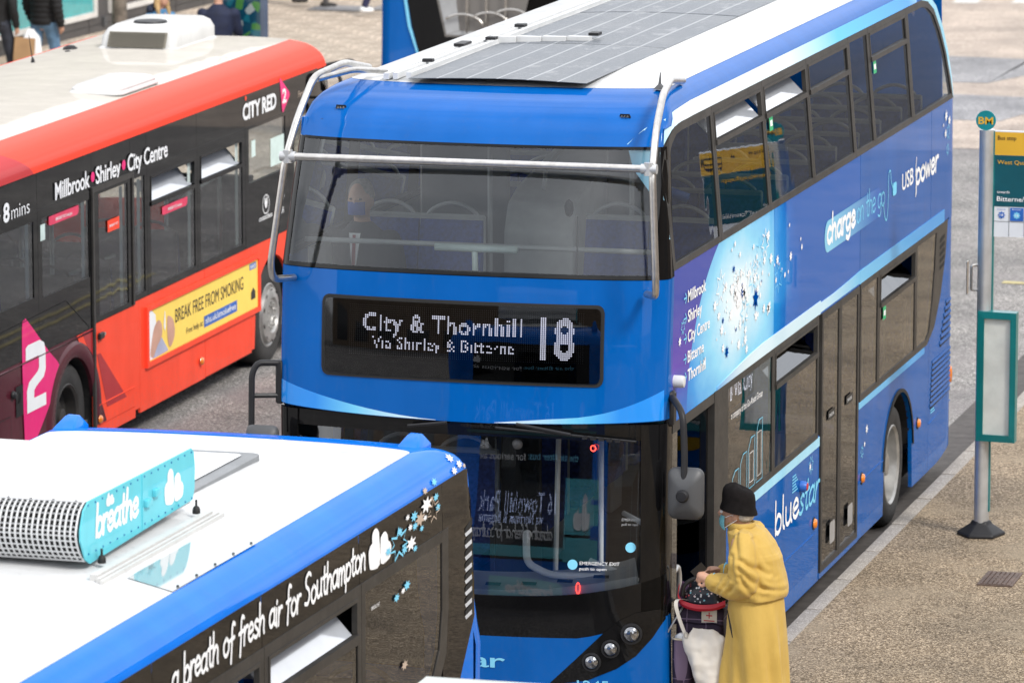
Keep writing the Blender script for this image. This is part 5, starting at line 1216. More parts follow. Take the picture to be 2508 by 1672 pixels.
poly('livery_stripe', [(8.20, 1.13), (8.33, 1.13), (8.618, .84), (8.618, .70)], mat_red, .001); poly('livery_stripe', [(8.33, 1.135), (8.618, 1.135), (8.618, .81)], mat_redtint, .001)
g = G(); g.tube([RR(Y0, 1.11, .004), RR(8.60, 1.115, .004)], .009, 6); g.build('body_crease', mat_maroon, RB, True)
# emergency door lower half
dl = RR.panel('emergency_door', 8.63, 9.65, .30, 1.16, mat_red, RB, 2, 2, .008, .03)
poly('livery_stripe', [(8.68, .90), (8.76, .90), (9.42, .42), (8.92, .42)], mat_redtint, .006, dl); poly('livery_stripe', [(8.635, .70), (8.90, .31), (8.635, .31)], mat_maroon, .0065, dl)
g = G(); g.tube([RR(8.66, .47, .010), RR(9.62, .47, .010)], .006, 5); g.build('door_crease', mat_red, dl)
hd = G().box(.012, .04, 8.69, 8.80, 1.02, 1.075, .008).build('door_handle', mat_plastic, dl); G().box(.02, .035, 8.80, 8.84, 1.04, 1.065).build('handle_lever', mat_steel, dl)
g = G(); g.box(.0, .022, 8.59, 8.63, .25, 2.30); g.box(.0, .022, 9.60, 9.64, 1.17, 2.30); g.box(.0, .021, 8.63, 9.60, 2.255, 2.30); g.build('emergency_door_frame', mat_frame, ed)
RR.panel('sill_panel', 8.63, 9.66, .20, .295, mat_red, RB, 2, 2, .004, .03)
# advert
af = G(); of, i1 = fw(9.93, 13.16, .575, 1.10), fw(9.98, 13.11, .62, 1.06)
af.loft([[RR(y, z, .0) for y, z in of], [RR(y, z, .03) for y, z in of], [RR(y, z, .03) for y, z in i1], [RR(y, z, .012) for y, z in i1]], True); av = af.build('advert_frame', mat_red, RB)
poly('advert_poster', i1, mat_yellowad, .010, av)
ta = lambda y, z, off=0: RR(y, z, .0165+off)
lettering('advert_lettering', 'BREAK FREE FROM SMOKING', ta, mat_ink, av, 1.95, .125, 10.72, .845)
lettering('advert_lettering', 'Free help at', ta, mat_ink, av, .46, .055, 11.02, .70); G().fan([RR(y, z, .0165) for y, z in fw(11.52, 12.48, .675, .775)]).build('advert_box', mat_nhs, av)
lettering('advert_lettering', 'nhs.uk/smokefree', lambda a, b: RR(a, b, .018), mat_decal, av, .88, .06, 11.56, .702, .006)
G().fan([RR(y, z, .0165) for y, z in fw(12.86, 13.06, .985, 1.04)]).build('advert_box', mat_nhs, av); lettering('advert_lettering', 'NHS', lambda a, b: RR(a, b, .018), mat_decal, av, .16, .038, 12.88, .993, .015, shear=.2)
G().fan([RR(y, z, .0165) for y, z in ((12.90, .71), (13.03, .71), (13.03, .775), (12.965, .815), (12.90, .775))]).build('advert_house', mat_ink, av)
mat_skinp = simple('printed_skin', (.60, .33, .24), .4); mat_smoke = simple('printed_cloth', (.42, .44, .60), .4)
poly('advert_photo', [(9.99, .63), (10.10, .63), (10.20, .74), (10.16, .80), (10.20, .90), (10.18, 1.0), (10.07, 1.055), (9.99, 1.055)], mat_decal, .0125, av); 
for P_ in ([(10.04, .66), (10.08, .80), (10.15, .90), (10.26, .94), (10.34, .90), (10.36, .82), (10.30, .74), (10.22, .64)], [(10.50, .92), (10.56, .93), (10.66, .88), (10.70, .78), (10.66, .70), (10.56, .66), (10.50, .76)]): poly('advert_photo', P_, mat_skinp, .0130, av, 3)
poly('advert_photo', [(10.10, .63), (10.22, .72), (10.34, .78), (10.44, .70), (10.52, .64)], mat_smoke, .0138, av)
poly('advert_photo', [(10.40, .86), (10.425, .99), (10.44, .995), (10.45, .86), (10.43, .82)], mat_decal, .0138, av)
# pink diamond and big 2
poly('route_diamond', [(6.90, 1.40), (6.96, 1.455), (7.03, 1.44), (7.50, 1.13), (7.72, 1.0), (7.77, .93), (7.72, .84), (7.35, .56), (7.05, .37), (6.97, .36), (6.93, .45), (6.90, .9)], mat_pink, .004, None, 3)
poly('route_number', [(6.97, 1.225), (7.02, 1.245), (7.30, 1.245), (7.40, 1.21), (7.43, 1.14), (7.43, .99), (7.38, .935), (7.20, .885), (7.155, .86), (7.15, .80), (7.43, .80), (7.43, .70), (6.985, .70), (6.985, .88), (7.04, .945), (7.24, 1.00), (7.275, 1.03), (7.275, 1.11), (7.26, 1.125), (6.97, 1.125)], mat_decal, .0065)
poly('route_diamond', [(13.865, 2.61), (13.89, 2.62), (14.15, 2.465), (14.165, 2.44), (14.15, 2.42), (13.95, 2.295), (13.93, 2.31)], mat_pink, .004); lettering('route_number', '2', lambda a, b: RR(a, b, .009), mat_decal, RB, .13, .13, 13.93, 2.385, .03)
lettering('brand_lettering', 'CITY RED', lambda a, b: RR(a, b, .006), mat_decal, RB, 1.02, .145, 12.73, 2.365, .035, .95)
g = G(); disc(g, (12.83, 2.555), .022, rp3, 12, 1.2); g.build('brand_dot', mat_red, RB)
lettering('brand_lettering', 'First', lambda a, b: RR(a, b, .006), mat_decal_tan, RB, .20, .06, 14.44, 2.38)
for tx, a, b in (('Millbrook', 7.71, 8.55), ('Shirley', 8.70, 9.33), ('City Centre', 9.51, 10.57)): lettering('route_lettering', tx, lambda y, z: RR(y, z, .013), mat_decal, RB, b-a, .145, a, 2.315, .018, .95)
for y in (8.625, 9.41):
    g = G(); disc(g, (y, 2.385), .042, lambda a, b: RR(a, b, .013), 18, 1.1); g.build('route_dot', mat_pink, RB)
lettering('route_lettering', '8', lambda a, b: RR(a, b, .008), mat_decal, RB, .14, .15, 6.52, 2.295, .03); lettering('route_lettering', 'mins', lambda a, b: RR(a, b, .008), mat_decal, RB, .42, .12, 6.70, 2.295, -.008)
lettering('route_lettering', 'every', lambda a, b: RR(a, b, .008), mat_decal, RB, .5, .12, 5.95, 2.295, -.008)
for a, b, z in ((7.56, 8.28, 2.165), (10.42, 11.11, 1.86)):
    p_ = poly('emergency_label', [(a, z-.03), (a+.04, z-.04), (b-.04, z-.04), (b, z-.02), (b, z+.035), (a, z+.035)], mat_pinklabel if 'mat_pinklabel' in globals() else mat_pink, .004)
    lettering('emergency_lettering', 'EMERGENCY EXIT, break glass', lambda y, zz: RR(y, zz, .010), mat_decal, p_, (b-a)*.55, .025, a+(b-a)*.22, z-.018, .01)
p_ = poly('emergency_label', fw(8.97, 9.27, 1.875, 1.975), mat_red, .012, ed); lettering('emergency_lettering', 'EMERGENCY EXIT', lambda y, zz: RR(y, zz, .018), mat_decal, ed, .22, .02, 9.01, 1.915, .01)
mat_paper = simple('pale_notice', (.62, .76, .72), .5); poly('window_notice', fw(7.36, 7.47, 2.03, 2.16), mat_paper, .004); poly('window_notice', fw(13.56, 13.98, 1.84, 2.10), mat_paper, .002); poly('window_notice', fw(12.98, 13.10, 2.0, 2.15), mat_paper, .002)
for (y, z, s_) in ((13.39, 1.52, .085), (13.85, 1.50, .085)):
    g = G(); P_ = [(y+s_*1.2*math.cos(t), z+s_*math.sin(t)) for t in [2*math.pi*k/24 for k in range(24)]]
    if y < 13.6:
        ribbon(g, P_, .010, rp3, True); disc(g, (y, z), s_*.45, rp3, 7, 1)
        for k in range(4): ribbon(g, [(y-.04+.026*k, z+.01), (y-.035+.026*k, z+.055)], .016, lambda a, b: rp3(a, b, .0004))
    else:
        for r in (.035, .065, .095): ribbon(g, [(y+r*1.3*math.sin(R(t)), z-.04+r*math.cos(R(t))) for t in range(-50, 51, 10)], .016, rp3)
        disc(g, (y, z-.04), .014, rp3, 10)
    for q in g.v: q.x += .008
    g.build('service_icon', mat_decal, RB)
lettering('service_lettering', 'contactless', lambda a, b: RR(a, b, .012), mat_decal, RB, .40, .05, 13.18, 1.385, .01); lettering('service_lettering', 'WiFi', lambda a, b: RR(a, b, .012), mat_decal, RB, .2, .06, 13.74, 1.37, .01)
for y, z in ((8.72, .35), (11.44, .39)):
    g = G().lathe([(0, .022), (.028, .018), (.036, 0)], (0, 0, 0), 'X', 14)
    for q in g.v: q.x += .016; q.y = y+q.y*1.1; q.z += z
    g.build('side_marker_lamp', mat_amber, RB, True)
fl = poly('filler_recess', fw(6.74, 6.905, .71, .955), mat_void, .004)
g = G(); disc(g, (6.80, .86), .05, lambda a, b: RR(a, b, .008), 16); g.build('filler_cap', mat_greyplastic, fl)
g = G().lathe([(0, .03), (.02, .028), (.035, .01), (.035, 0)], (0, 0, 0), 'X', 14)
for q in g.v: q.x += .01; q.y += 6.66; q.z += .905
g.build('filler_knob', mat_plastic, fl, True)
g = G(); ribbon(g, fw(6.3, 6.63, .52, .74), .006, rp3, True); g.build('access_panel_seam', mat_void, RB)
g = G(); ribbon(g, [(5.2, 1.42), (7.95, 1.46), (8.52, 1.15)], .007, lambda a, b: RR(a, b, .009)); g.build('panel_seam', mat_void, RB)
# front end and other side
g = G(); g.grid(lambda u, z: Vector((CX+u*hw3(z), yf3(z)-bow2(u), z)), US[::-1], [.25, .8, 1.2], .02, (0, 1, 0)); g.build('front_panel', mat_red, RB, True, 60)
g = G(); g.grid(lambda u, z: Vector((CX+u*hw3(z), yf3(z)-bow2(u), z)), US[::-1], [1.2, 1.7, 2.2, 2.58]); g.build('windscreen', mat_glass_red, RB, True)
RL.panel('offside_panel', Y0, 15.5, .25, 1.19, mat_red, RB, 20, 2, 0, .02, True); RL.panel('offside_cantrail', Y0, 15.5, 2.28, 2.585, mat_black, RB, 20, 2, 0, .02, True)
for k in range(7): RL.window(RB, fw(Y0+1.65*k, Y0+1.65*k+1.645, 1.19, 2.28), mat_glass_red, frame_w=.05, fmat=mat_black)
G().box(CX-1.17, CX+1.15, Y0, Y0+.04, .3, 2.6).build('rear_panel', mat_maroon, RB); G().box(CX-1.15, CX+1.13, Y0, 15.3, .30, .36).build('floor', mat_intfloor, RB)
G().grid(lambda x, y: (x, y, 2.56), [CX-1.15, CX+1.15], [Y0, 15.2]).build('ceiling', mat_lining, RB); G().box(CX-1.1, CX+1.1, Y0, 15.2, .16, .29).build('chassis', mat_void, RB)
g = G()
for x, y in ((-.35, 7.9), (-.45, 8.9), (-.4, 10.7), (-.45, 11.9), (-1.9, 8.4), (-1.9, 10.2), (-1.6, 13.2), (-.5, 13.6)): g.tube([(x, y, .36), (x, y, 2.56)], .02, 6)
g.tube([(-.45, 8.9, 1.45), (-.45, 10.7, 1.45)], .018, 6); g.tube([(-.4, 11.9, 1.7), (-.5, 13.6, 1.75)], .018, 6); g.split_build('interior_handrail', mat_pole, RB, True)
for k in range(9):
    y = 4.6+.9*k
    for x in (-.62, -1.78): s_ = put_seat(RB, x, y, .62 if y < 8.5 else .42, math.pi)
G().box(-1.1, -.3, 13.9, 14.0, .4, 1.7).build('cab_partition', mat_dark, RB)
for dz in (0,):
    g = G(); g.tube(bend([(.02, 15.35, 2.50), (.16, 15.30, 2.50), (.18, 15.28, 2.22), (.14, 15.30, 1.95)], .06), .018, 8); g.tube(bend([(-.1, 15.6, 2.55), (.05, 16.05, 2.56), (.12, 16.15, 2.48)], .06), .018, 8); g.tube([(.0, 15.4, 2.28), (.2, 15.35, 2.28)], .014, 8); g.build('mirror_arm', mat_plastic, RB, True)
    G().box(.10, .30, 15.22, 15.30, 1.75, 2.06, .02).build('door_mirror', mat_plastic, RB)
# ================================================================= blue bus beyond, seen from behind
BB = empty('single_decker_bus', (-7.72, 32, 0), 0, 'dark-windowed blue bus seen from behind at the top of the picture, beyond the red bus', 'bus')
def BQ(x, z, off=0):
    u = (x+7.72)/1.27; return Vector((x, 28.0+.25*max(0, abs(u)-.55)**2+.03*max(0, z-1.1)-.06*max(0, 1.4-z)+.0-off, z))
xs_ = [-8.99+2.54*k/24 for k in range(25)]
G().grid(lambda x, z: BQ(x, z), xs_, [.3, .8, 1.2, 1.6, 2.2, 2.6, 2.85], .03, (0, -1, 0)).build('rear_panel', mat_blue, BB, True)
def bpoly(name, pts, mat, off, parent=None): return G().fan([BQ(x, z, off) for x, z in pts]).build(name, mat, parent or BB)
# dark glazed rear without an opening; cycle hoops are tubes laid over the pane
bl = [(-8.72, 2.75), (-8.70, 2.2), (-8.60, 1.62), (-8.50, 1.28), (-6.94, 1.28), (-6.84, 1.62), (-6.74, 2.2), (-6.72, 2.75)]
bpoly('rear_window_surround', bl, mat_black, .012)
wi = [(-8.34, 2.45), (-8.30, 2.0), (-8.18, 1.50), (-7.26, 1.50), (-7.14, 2.0), (-7.10, 2.45)]
bpoly('engine_grille', [(-8.50, 1.275), (-8.40, .95), (-7.04, .95), (-6.94, 1.275)], mat_plastic, .012)
for k in range(3): bpoly('grille_bar', [(-8.47, 1.22-.09*k), (-6.97, 1.22-.09*k), (-6.97, 1.235-.09*k), (-8.47, 1.235-.09*k)], mat_frame, .02)
bpoly('livery_stripe', [(-8.74, 2.6), (-8.71, 2.2), (-8.61, 1.62), (-8.505, 1.28), (-8.53, 1.28), (-8.65, 1.62), (-8.745, 2.2)], mat_decal_lb, .016)
bpoly('livery_corner', [(-8.62, .95), (-8.72, 1.02), (-8.50, 1.26), (-8.40, .95)], mat_decal_lb, .016)
m = N('reflecting_rear_glass'); m.set(col=(.16, .15, .14), rough=.05, coat=1)
rwn = bpoly('rear_window', wi, m.m, .016)
bpoly('window_lining', [(-8.30, 2.4), (-8.27, 2.0), (-8.16, 1.53), (-8.00, 1.58), (-8.05, 2.0), (-8.06, 2.4)], mat_seatgrey, .02, rwn)
bpoly('window_lining', [(-8.16, 1.525), (-7.28, 1.525), (-7.36, 1.57), (-8.0, 1.575)], mat_seatgrey, .02, rwn)
g = G()
for cx_, cz, r in ((-7.95, 1.62, .26), (-7.62, 1.66, .24), (-7.35, 1.7, .25)): g.tube([(cx_+r*math.cos(R(t)), 27.955, cz+r*.62*math.sin(R(t))) for t in range(10, 150, 12)], .014, 8)
for x in (-7.9, -7.66, -7.42): g.tube([(x, 27.955, 1.56), (x+.02, 27.955, 2.4)], .012, 6)
g.split_build('cycle_hoop', mat_steel, rwn, True)
for sg in (-1, 1): G().grid(lambda y, z: (-7.72+sg*1.26, y, z), [28.1, 34, 38][::sg], [.3, 2.85], .03, (sg, 0, 0)).build('side_panel', mat_blue, BB)
G().box(-8.96, -6.48, 28.15, 38, 2.82, 2.9).build('roof', mat_white, BB); G().box(-8.96, -6.48, 37.9, 38.0, .3, 2.85).build('front_panel', mat_blue, BB)
for x, sg in ((-8.93, -1), (-6.51, 1)):
    for y in (30.8, 36): wheel(BB, x, y, .47, .47, .29, .28, sg, mat_wheel)
# ================================================================= shop building on the far left
SHP = empty('shop_building', (-17.0, 40, .1), 0, 'dark grey panelled shopfront with white-framed teal windows at the far left', 'building')
mat_cladding = simple('dark_grey_cladding', (.055, .052, .052), .45, var=.15, vs_=2); mat_whiteframe = simple('white_window_frame', (.62, .60, .57), .5); mat_tealglass = simple('teal_window_film', (.02, .36, .38), .15, coat=1); mat_darkglass = simple('dark_shop_glass', (.045, .04, .045), .08, coat=1)
wx = lambda t: -16.95+.055*t
def WP(t, z, off=0): return Vector((wx(t)+off, 38.93+t, z))
# wall (t along the wall from the reference corner)
G().grid(lambda t, z: WP(t, z), [-24, 26], [.1, 8], .3, (1, 0, 0)).build('wall', mat_cladding, SHP)
for k in range(-8, 16):
    a = -1.74+1.12*k*1.0
    for z0, z1 in ((.11, .24), (.245, .385 if not (-9 < a < 3) else .36),): G().grid(lambda t, z: WP(t, z, .02), [a+.01, a+1.11], [z0, z1-.005], .02, (1, 0, 0)).build('cladding_panel', mat_cladding, SHP)
for a, b, mt in ((-8.2, -4.2, mat_tealglass), (-4.1, .74, mat_tealglass), (1.27, 6.2, mat_darkglass), (6.6, 11.5, mat_darkglass)):
    wn = G().grid(lambda t, z: WP(t, z, .03), [a+.1, b-.1], [.45, 2.9]).build('shop_window', mt, SHP)
    fr = G()
    for (c_, d_, e_, f_) in ((a, b, .37, .45), (a, b, 2.9, 3.0), (a, a+.1, .45, 2.9), (b-.1, b, .45, 2.9)): fr.grid(lambda t, z: WP(t, z, .06), [c_, d_], [e_, f_], .06, (1, 0, 0))
    fr.build('window_frame', mat_whiteframe, wn)
g = G().grid(lambda t, z: WP(t, z, .05), [1.0, 1.12], [.2, .34], .03, (1, 0, 0)); g.build('wall_box', mat_greyplastic, SHP)
# tree trunk
TR = empty('street_tree', (-14.35, 33.6, .12), 0, 'slim bare tree trunk standing in front of the dark grey shopfront', 'tree')
mat_bark = simple('mottled_bark', (.15, .125, .10), .9, var=.5, vs_=9, bump=.8)
def trunk_at(ob, pts, r, n=10): return G().tube(catmull(pts, 5), r if not isinstance(r, list) else r, n)
P_ = catmull([(-14.35, 33.6, .1), (-14.33, 33.6, 1.2), (-14.37, 33.62, 2.4), (-14.3, 33.6, 4.2)], 6); G().tube(P_, [.115-.045*k/(len(P_)-1) for k in range(len(P_))], 12).build('trunk', mat_bark, TR, True)
g = G(); rnd = random.Random(3); tips = []
for k in range(9):
    a = k*2.4; z = 3.0+.14*k; e = Vector((-14.33+math.cos(a)*1.3, 33.6+math.sin(a)*1.3, z+1.3)); s0 = Vector((-14.33, 33.6, z)); pts = catmull([s0, s0.lerp(e, .5)+Vector((0, 0, .15)), e], 4); g.tube(pts, [.045-.035*i/(len(pts)-1) for i in range(len(pts))], 6); tips.append(e)
g.split_build('limb', mat_bark, TR, True)
lf = G()
for k in range(2600):
    c_ = rnd.choice(tips)+Vector((rnd.gauss(0, .5), rnd.gauss(0, .5), rnd.gauss(.1, .45))); u = Vector((rnd.gauss(0, 1), rnd.gauss(0, 1), rnd.gauss(0, 1))).normalized()*.06; q = u.orthogonal().normalized()*.035
    lf.add([c_-u, c_+q, c_+u, c_-q], [(0, 1, 2, 3)])
tag(lf.build('crown', simple('leaf_green', (.06, .10, .025), .6, var=.4), TR), kind='stuff')
# lamp post at the left edge
LP = empty('lamp_post', (-15.95, 32.1, .12), 0, 'blue-grey post with cable ties at the left edge of the picture', 'lamp post')
mat_post = simple('blue_grey_post', (.10, .13, .19), .45); G().tube([(-15.95, 32.1, .1), (-15.95, 32.1, 6)], .075, 14).build('post', mat_post, LP, True)
for z in (.95, 1.12): G().lathe([(.08, -.02), (.085, 0), (.08, .02)], (-15.95, 32.1, z), 'Z', 14).build('clamp', mat_steel, LP, True)
g = G().tube([(-15.9, 32.05, .62), (-15.75, 32.0, .64)], .015, 6); g.build('bracket', mat_plastic, LP); G().tube([(-15.95, 32.1, 6), (-15.0, 32.1, 6.3)], .05, 8).build('lamp_arm', mat_post, LP); G().box(-15.1, -14.6, 31.98, 32.22, 6.25, 6.35, .03).build('lamp_head', mat_greyplastic, LP)
# advertising totem
TO = empty('map_totem', (-11.4, 30.15, .12), 0, 'upright street map board with blue-green panel beside the man in navy', 'sign board')
m = N('map_print'); v = m.coord(); vo = m.n('TexVoronoi'); vo.inputs['Scale'].default_value = 9; m.l(v, vo.inputs['Vector']); sep = m.n('SeparateColor'); m.l(vo.outputs['Color'], sep.inputs[0])
m.set(col=m.ramp(sep.outputs[0], [(.2, (.005, .05, .09)), (.55, (.01, .12, .17)), (.75, (.06, .20, .05)), (.92, (.30, .34, .34))], 'CONSTANT'), rough=.2, coat=.6)
G().box(-11.72, -11.13, 30.10, 30.21, .12, 2.3, .01).build('totem_frame', mat_post, TO); G().grid(lambda x, z: (x, 30.095, z), [-11.69, -11.20], [.5, 2.2]).build('map_panel', m.m, TO)
# ================================================================= unseen buildings, added to cut low sky from paint and glass reflections
mat_brick = simple('buff_brickwork', (.23, .17, .12), .8, var=.2, vs_=1.5); mat_bwin = simple('office_glass', (.03, .035, .04), .08, coat=1)
def block(name, x0, x1, y0, y1, h, label, face):
    b_ = empty(name, ((x0+x1)/2, (y0+y1)/2, 0), 0, label, 'building'); G().box(x0, x1, y0, y1, 0, h).build('wall', mat_brick, b_); G().box(x0-.3, x1+.3, y0-.3, y1+.3, h, h+.5).build('roof', mat_greyplastic, b_)
    L_ = (y1-y0) if face in '-x+x' and face[1] == 'x' else (x1-x0)
    n_ = int(L_/3.2)
    for fl_ in range(int(h/3.4)):
        for k in range(n_):
            s_ = 1.0+k*3.2; z = 1.0+fl_*3.4
            if face == '-x': q = G().box(x0-.03, x0+.05, y0+s_, y0+s_+1.9, z, z+1.9)
            else: q = G().box(x0+s_, x0+s_+1.9, y1-.05, y1+.03, z, z+1.9)
            q.build('window', mat_bwin, b_)
    return b_
block('added_building', 24, 36, -34, 44, 9, 'added unseen buff brick building beyond the right edge, cutting low sky from reflections', '-x')
block('added_building', -26, 16, -52, -38, 10, 'added unseen buff brick building behind the viewer, cutting low sky from reflections', '+y')
# ================================================================= bus stop post
from mathutils import noise as mnoise
BS = empty('bus_stop', (2.02, 7.4, .115), 0, 'bus stop post with teal BM disc, yellow and teal sign and blank timetable case', 'bus stop')
G().loft([[(2.02+.056*math.cos(t), 7.4+.075*math.sin(t), z) for t in [2*math.pi*k/28 for k in range(28)]] for z in (.12, 3.21)], True, True, True).build('post', mat_alu, BS, True, 50)
G().box(2.074, 2.084, 7.38, 7.42, .3, 3.2).build('post_trim', mat_teal, BS)
g = G(); oct_ = lambda r, z: [(2.02+r*math.cos(R(t)), 7.4+r*math.sin(R(t))*1.1, z) for t in range(10, 370, 60)]
g.loft([oct_(.185, .116), oct_(.185, .14), oct_(.085, .205), oct_(.072, .23)], True, True, True); g.build('post_base', mat_plastic, BS, bevel=.012)
g = G().lathe([(0, -.006), (.075, -.006), (.075, .006), (0, .006)], (2.02, 7.34, 3.285), 'Y', 40); dk = g.build('stop_letter_disc', mat_tealdisc, BS, True, 30)
lettering('stop_lettering', 'BM', lambda a, b: (a, 7.3325, b), mat_signyellow, dk, .112, .055, 1.964, 3.258, .02)
BS.location = (2.07, 7.1, .115)
sg_ = G().box(2.078, 2.66, 7.385, 7.415, 2.405, 3.205).build('sign_panel', mat_signwhite, BS)
def sgn(name, x0, x1, z0, z1, mat, d=.003): return G().fan([(x0, 7.385-d, z0), (x1, 7.385-d, z0), (x1, 7.385-d, z1), (x0, 7.385-d, z1)]).build(name, mat, sg_)
sgn('yellow_field', 2.082, 2.655, 3.022, 3.196, mat_signyellow); sgn('teal_field', 2.082, 2.655, 2.635, 3.020, mat_tealdark)
st_ = lambda d: (lambda a, b: (a, 7.385-d, b))
lettering('sign_lettering', 'Bus stop', st_(.006), mat_ink, sg_, .14, .032, 2.105, 3.138, .004); lettering('sign_lettering', 'West Quay/Bargate', st_(.006), mat_signyellow, sg_, .40, .032, 2.105, 2.955, .004)
lettering('sign_lettering', 'towards', st_(.006), mat_decal, sg_, .095, .022, 2.105, 2.735); lettering('sign_lettering', 'Bitterne/Thornhill', st_(.006), mat_decal, sg_, .42, .038, 2.105, 2.675, .006)
G().fan([(2.37, 7.379, 3.13), (2.40, 7.379, 3.13), (2.385, 7.379, 3.16)]).build('sign_symbol', mat_ink, sg_)
bi = G(); ribbon(bi, rrect(2.46, 2.63, 3.07, 3.15, .02), .012, lambda a, b: (a, 7.379, b), True); ribbon(bi, [(2.47, 3.105), (2.62, 3.105)], .01, lambda a, b: (a, 7.3785, b)); disc(bi, (2.50, 3.065), .016, lambda a, b: (a, 7.378, b)); disc(bi, (2.59, 3.065), .016, lambda a, b: (a, 7.378, b)); bi.build('bus_symbol', mat_ink, sg_)
for k in range(5): sgn('cell_line', 2.082+.115*k, 2.085+.115*k, 2.41, 2.632, mat_greyplastic)
sgn('cell_line', 2.082, 2.655, 2.520, 2.523, mat_greyplastic, .0035)
for k in range(1, 3): sgn('route_cell', 2.092+.115*k, 2.192+.115*k, 2.528, 2.626, mat_nhs, .004)
for k, tx in enumerate(('18', '16', '17')):
    cx_ = 2.142+.115*k; g = G(); P_ = star_pts(cx_, 2.570, .03, 8, .65); g.fan([(x, 7.380, z) for x, z in P_]); g.build('route_star', mat_nhs if k == 0 else mat_decal_lb, sg_)
    lettering('route_number', tx, st_(.0065), mat_decal, sg_, .026, .020, cx_-.013, 2.561); lettering('route_brand', 'bluestar', st_(.006), mat_nhs if k == 0 else mat_decal, sg_, .07, .011, cx_-.035, 2.610)
# timetable case
cs = G(); ox, iy = (1.985, 2.285, .855, 1.845), 7.27
O_ = [(ox[0], ox[2]), (ox[1], ox[2]), (ox[1], ox[3]), (ox[0], ox[3])]; I_ = [(ox[0]+.052, ox[2]+.052), (ox[1]-.045, ox[2]+.052), (ox[1]-.045, ox[3]-.052), (ox[0]+.052, ox[3]-.052)]
yy = lambda x: 7.30-(x-2.0)*.10
cs.loft([[(x, yy(x)+.10, z) for x, z in O_], [(x, yy(x), z) for x, z in O_], [(x, yy(x)-.004, z) for x, z in I_], [(x, yy(x)+.02, z) for x, z in I_]], True); co = cs.build('timetable_case', mat_teal, BS)
G().fan([(x, yy(x)+.018, z) for x, z in I_]).build('blank_sheet', simple('blank_case_sheet', (.66, .67, .62), .35, coat=.5), co)
G().fan([(x, yy(x)+.10, z) for x, z in O_[::-1]]).build('case_back', mat_teal, co)
g = G(); g.tube(bend([(1.965, 7.4, 2.18), (1.92, 7.38, 2.18), (1.92, 7.38, 1.99), (1.965, 7.4, 1.99)], .02), .010, 8); g.box(1.885, 1.893, 7.35, 7.41, 1.96, 2.21); g.build('side_bracket', mat_steel, BS, True, 40)

# ================================================================= people
TMP = bpy.data.scenes.new('workbench')
def voxel_merge(name, g, mat, parent, vox=.014, smooth_it=4, fold=None):
    o = g.build(name, mat, None); md = o.modifiers.new('r', 'REMESH'); md.mode = 'VOXEL'; md.voxel_size = vox
    if smooth_it: s_ = o.modifiers.new('s', 'SMOOTH'); s_.iterations = smooth_it; s_.factor = .5
    COL.objects.unlink(o); TMP.collection.objects.link(o)
    with bpy.context.temp_override(scene=TMP, view_layer=TMP.view_layers[0]):
        dg = bpy.context.evaluated_depsgraph_get(); dg.update(); me = bpy.data.meshes.new_from_object(o.evaluated_get(dg))
    bpy.data.objects.remove(o)
    if fold:
        new = [v.co + v.normal*fold(v.co) for v in me.vertices]
        me.vertices.foreach_set('co', [c_ for p in new for c_ in p])
    me.polygons.foreach_set('use_smooth', [True]*len(me.polygons)); me.materials.clear(); me.materials.append(mat)
    return link(name, me, parent)
def ell(g, c, r, n=16, m_=10):
    rings = []
    for i in range(1, m_):
        a = math.pi*i/m_; rings.append([(c[0]+r[0]*math.sin(a)*math.cos(2*math.pi*k/n), c[1]+r[1]*math.sin(a)*math.sin(2*math.pi*k/n), c[2]-r[2]*math.cos(a)) for k in range(n)])
    return g.loft(rings, True, True, True)
def chain(g, pts, rad, n=12, k=4):
    P_ = catmull(pts, k); m_ = len(P_); rr = []
    for i in range(m_):
        t = i/(m_-1)*(len(rad)-1); a = min(int(t), len(rad)-2); rr.append(rad[a]+(rad[a+1]-rad[a])*(t-a))
    g.tube(P_, rr, n); ell(g, pts[0], (rad[0],)*3, 10, 6); ell(g, pts[-1], (rad[-1],)*3, 10, 6); return g
def rings_loft(g, L, n=28, fold=0, nf=9):
    """L: (cx, cy, z, rx, ry)"""
    return g.loft([[(cx+rx*(1+fold*math.sin(nf*t+z*2))*math.cos(t), cy+ry*(1+fold*math.sin(nf*t+z*2))*math.sin(t), z) for t in [2*math.pi*k/n for k in range(n)]] for cx, cy, z, rx, ry in L], True, True, True)
def hand_geo(g, w, d, up, s=1.0, curl=.5):
    """palm and five unequal bent fingers; w wrist point, d pointing direction, up back-of-hand direction"""
    w = Vector(w); d = Vector(d).normalized(); up = Vector(up).normalized(); sd = d.cross(up).normalized()
    chain(g, [w, w+d*.05*s, w+d*.09*s], [.024*s, .034*s, .032*s], 10, 2)
    for k, L_ in enumerate((.062, .075, .07, .055)):
        b = w+d*.085*s+sd*(-.030+.02*k)*s; m1 = b+(d*math.cos(curl*.6)-up*math.sin(curl*.6))*L_*.5*s; e = m1+(d*math.cos(curl*1.7)-up*math.sin(curl*1.7))*L_*.5*s
        chain(g, [b, m1, e], [.0105*s, .0095*s, .008*s], 8, 2)
    b = w+d*.03*s-sd*.03*s; chain(g, [b, b-sd*.025*s+d*.03*s-up*.01*s, b-sd*.02*s+d*.062*s-up*.02*s], [.013*s, .0115*s, .009*s], 8, 2)
mat_skin = simple('skin', (.52, .29, .20), .55, var=.08); mat_coat = None
m = N('mustard_raincoat_cloth'); v = m.coord(); f = m.noise(v, 3.5, 5); fine = m.noise(m.coord((1, 1, .4)), 260, 2)
m.set(col=m.ramp(f, [(.3, (.46, .295, .058)), (.7, (.56, .375, .088))]), rough=.68, spec=.35); m.b.inputs['Sheen Weight'].default_value = .15
hgt = m.math('ADD', m.math('MULTIPLY', m.noise(m.coord((1, 1, .35)), 9, 5), 1.0), m.math('MULTIPLY', fine, .03)); m.bump(hgt, .35, .03); mat_coat = m.m
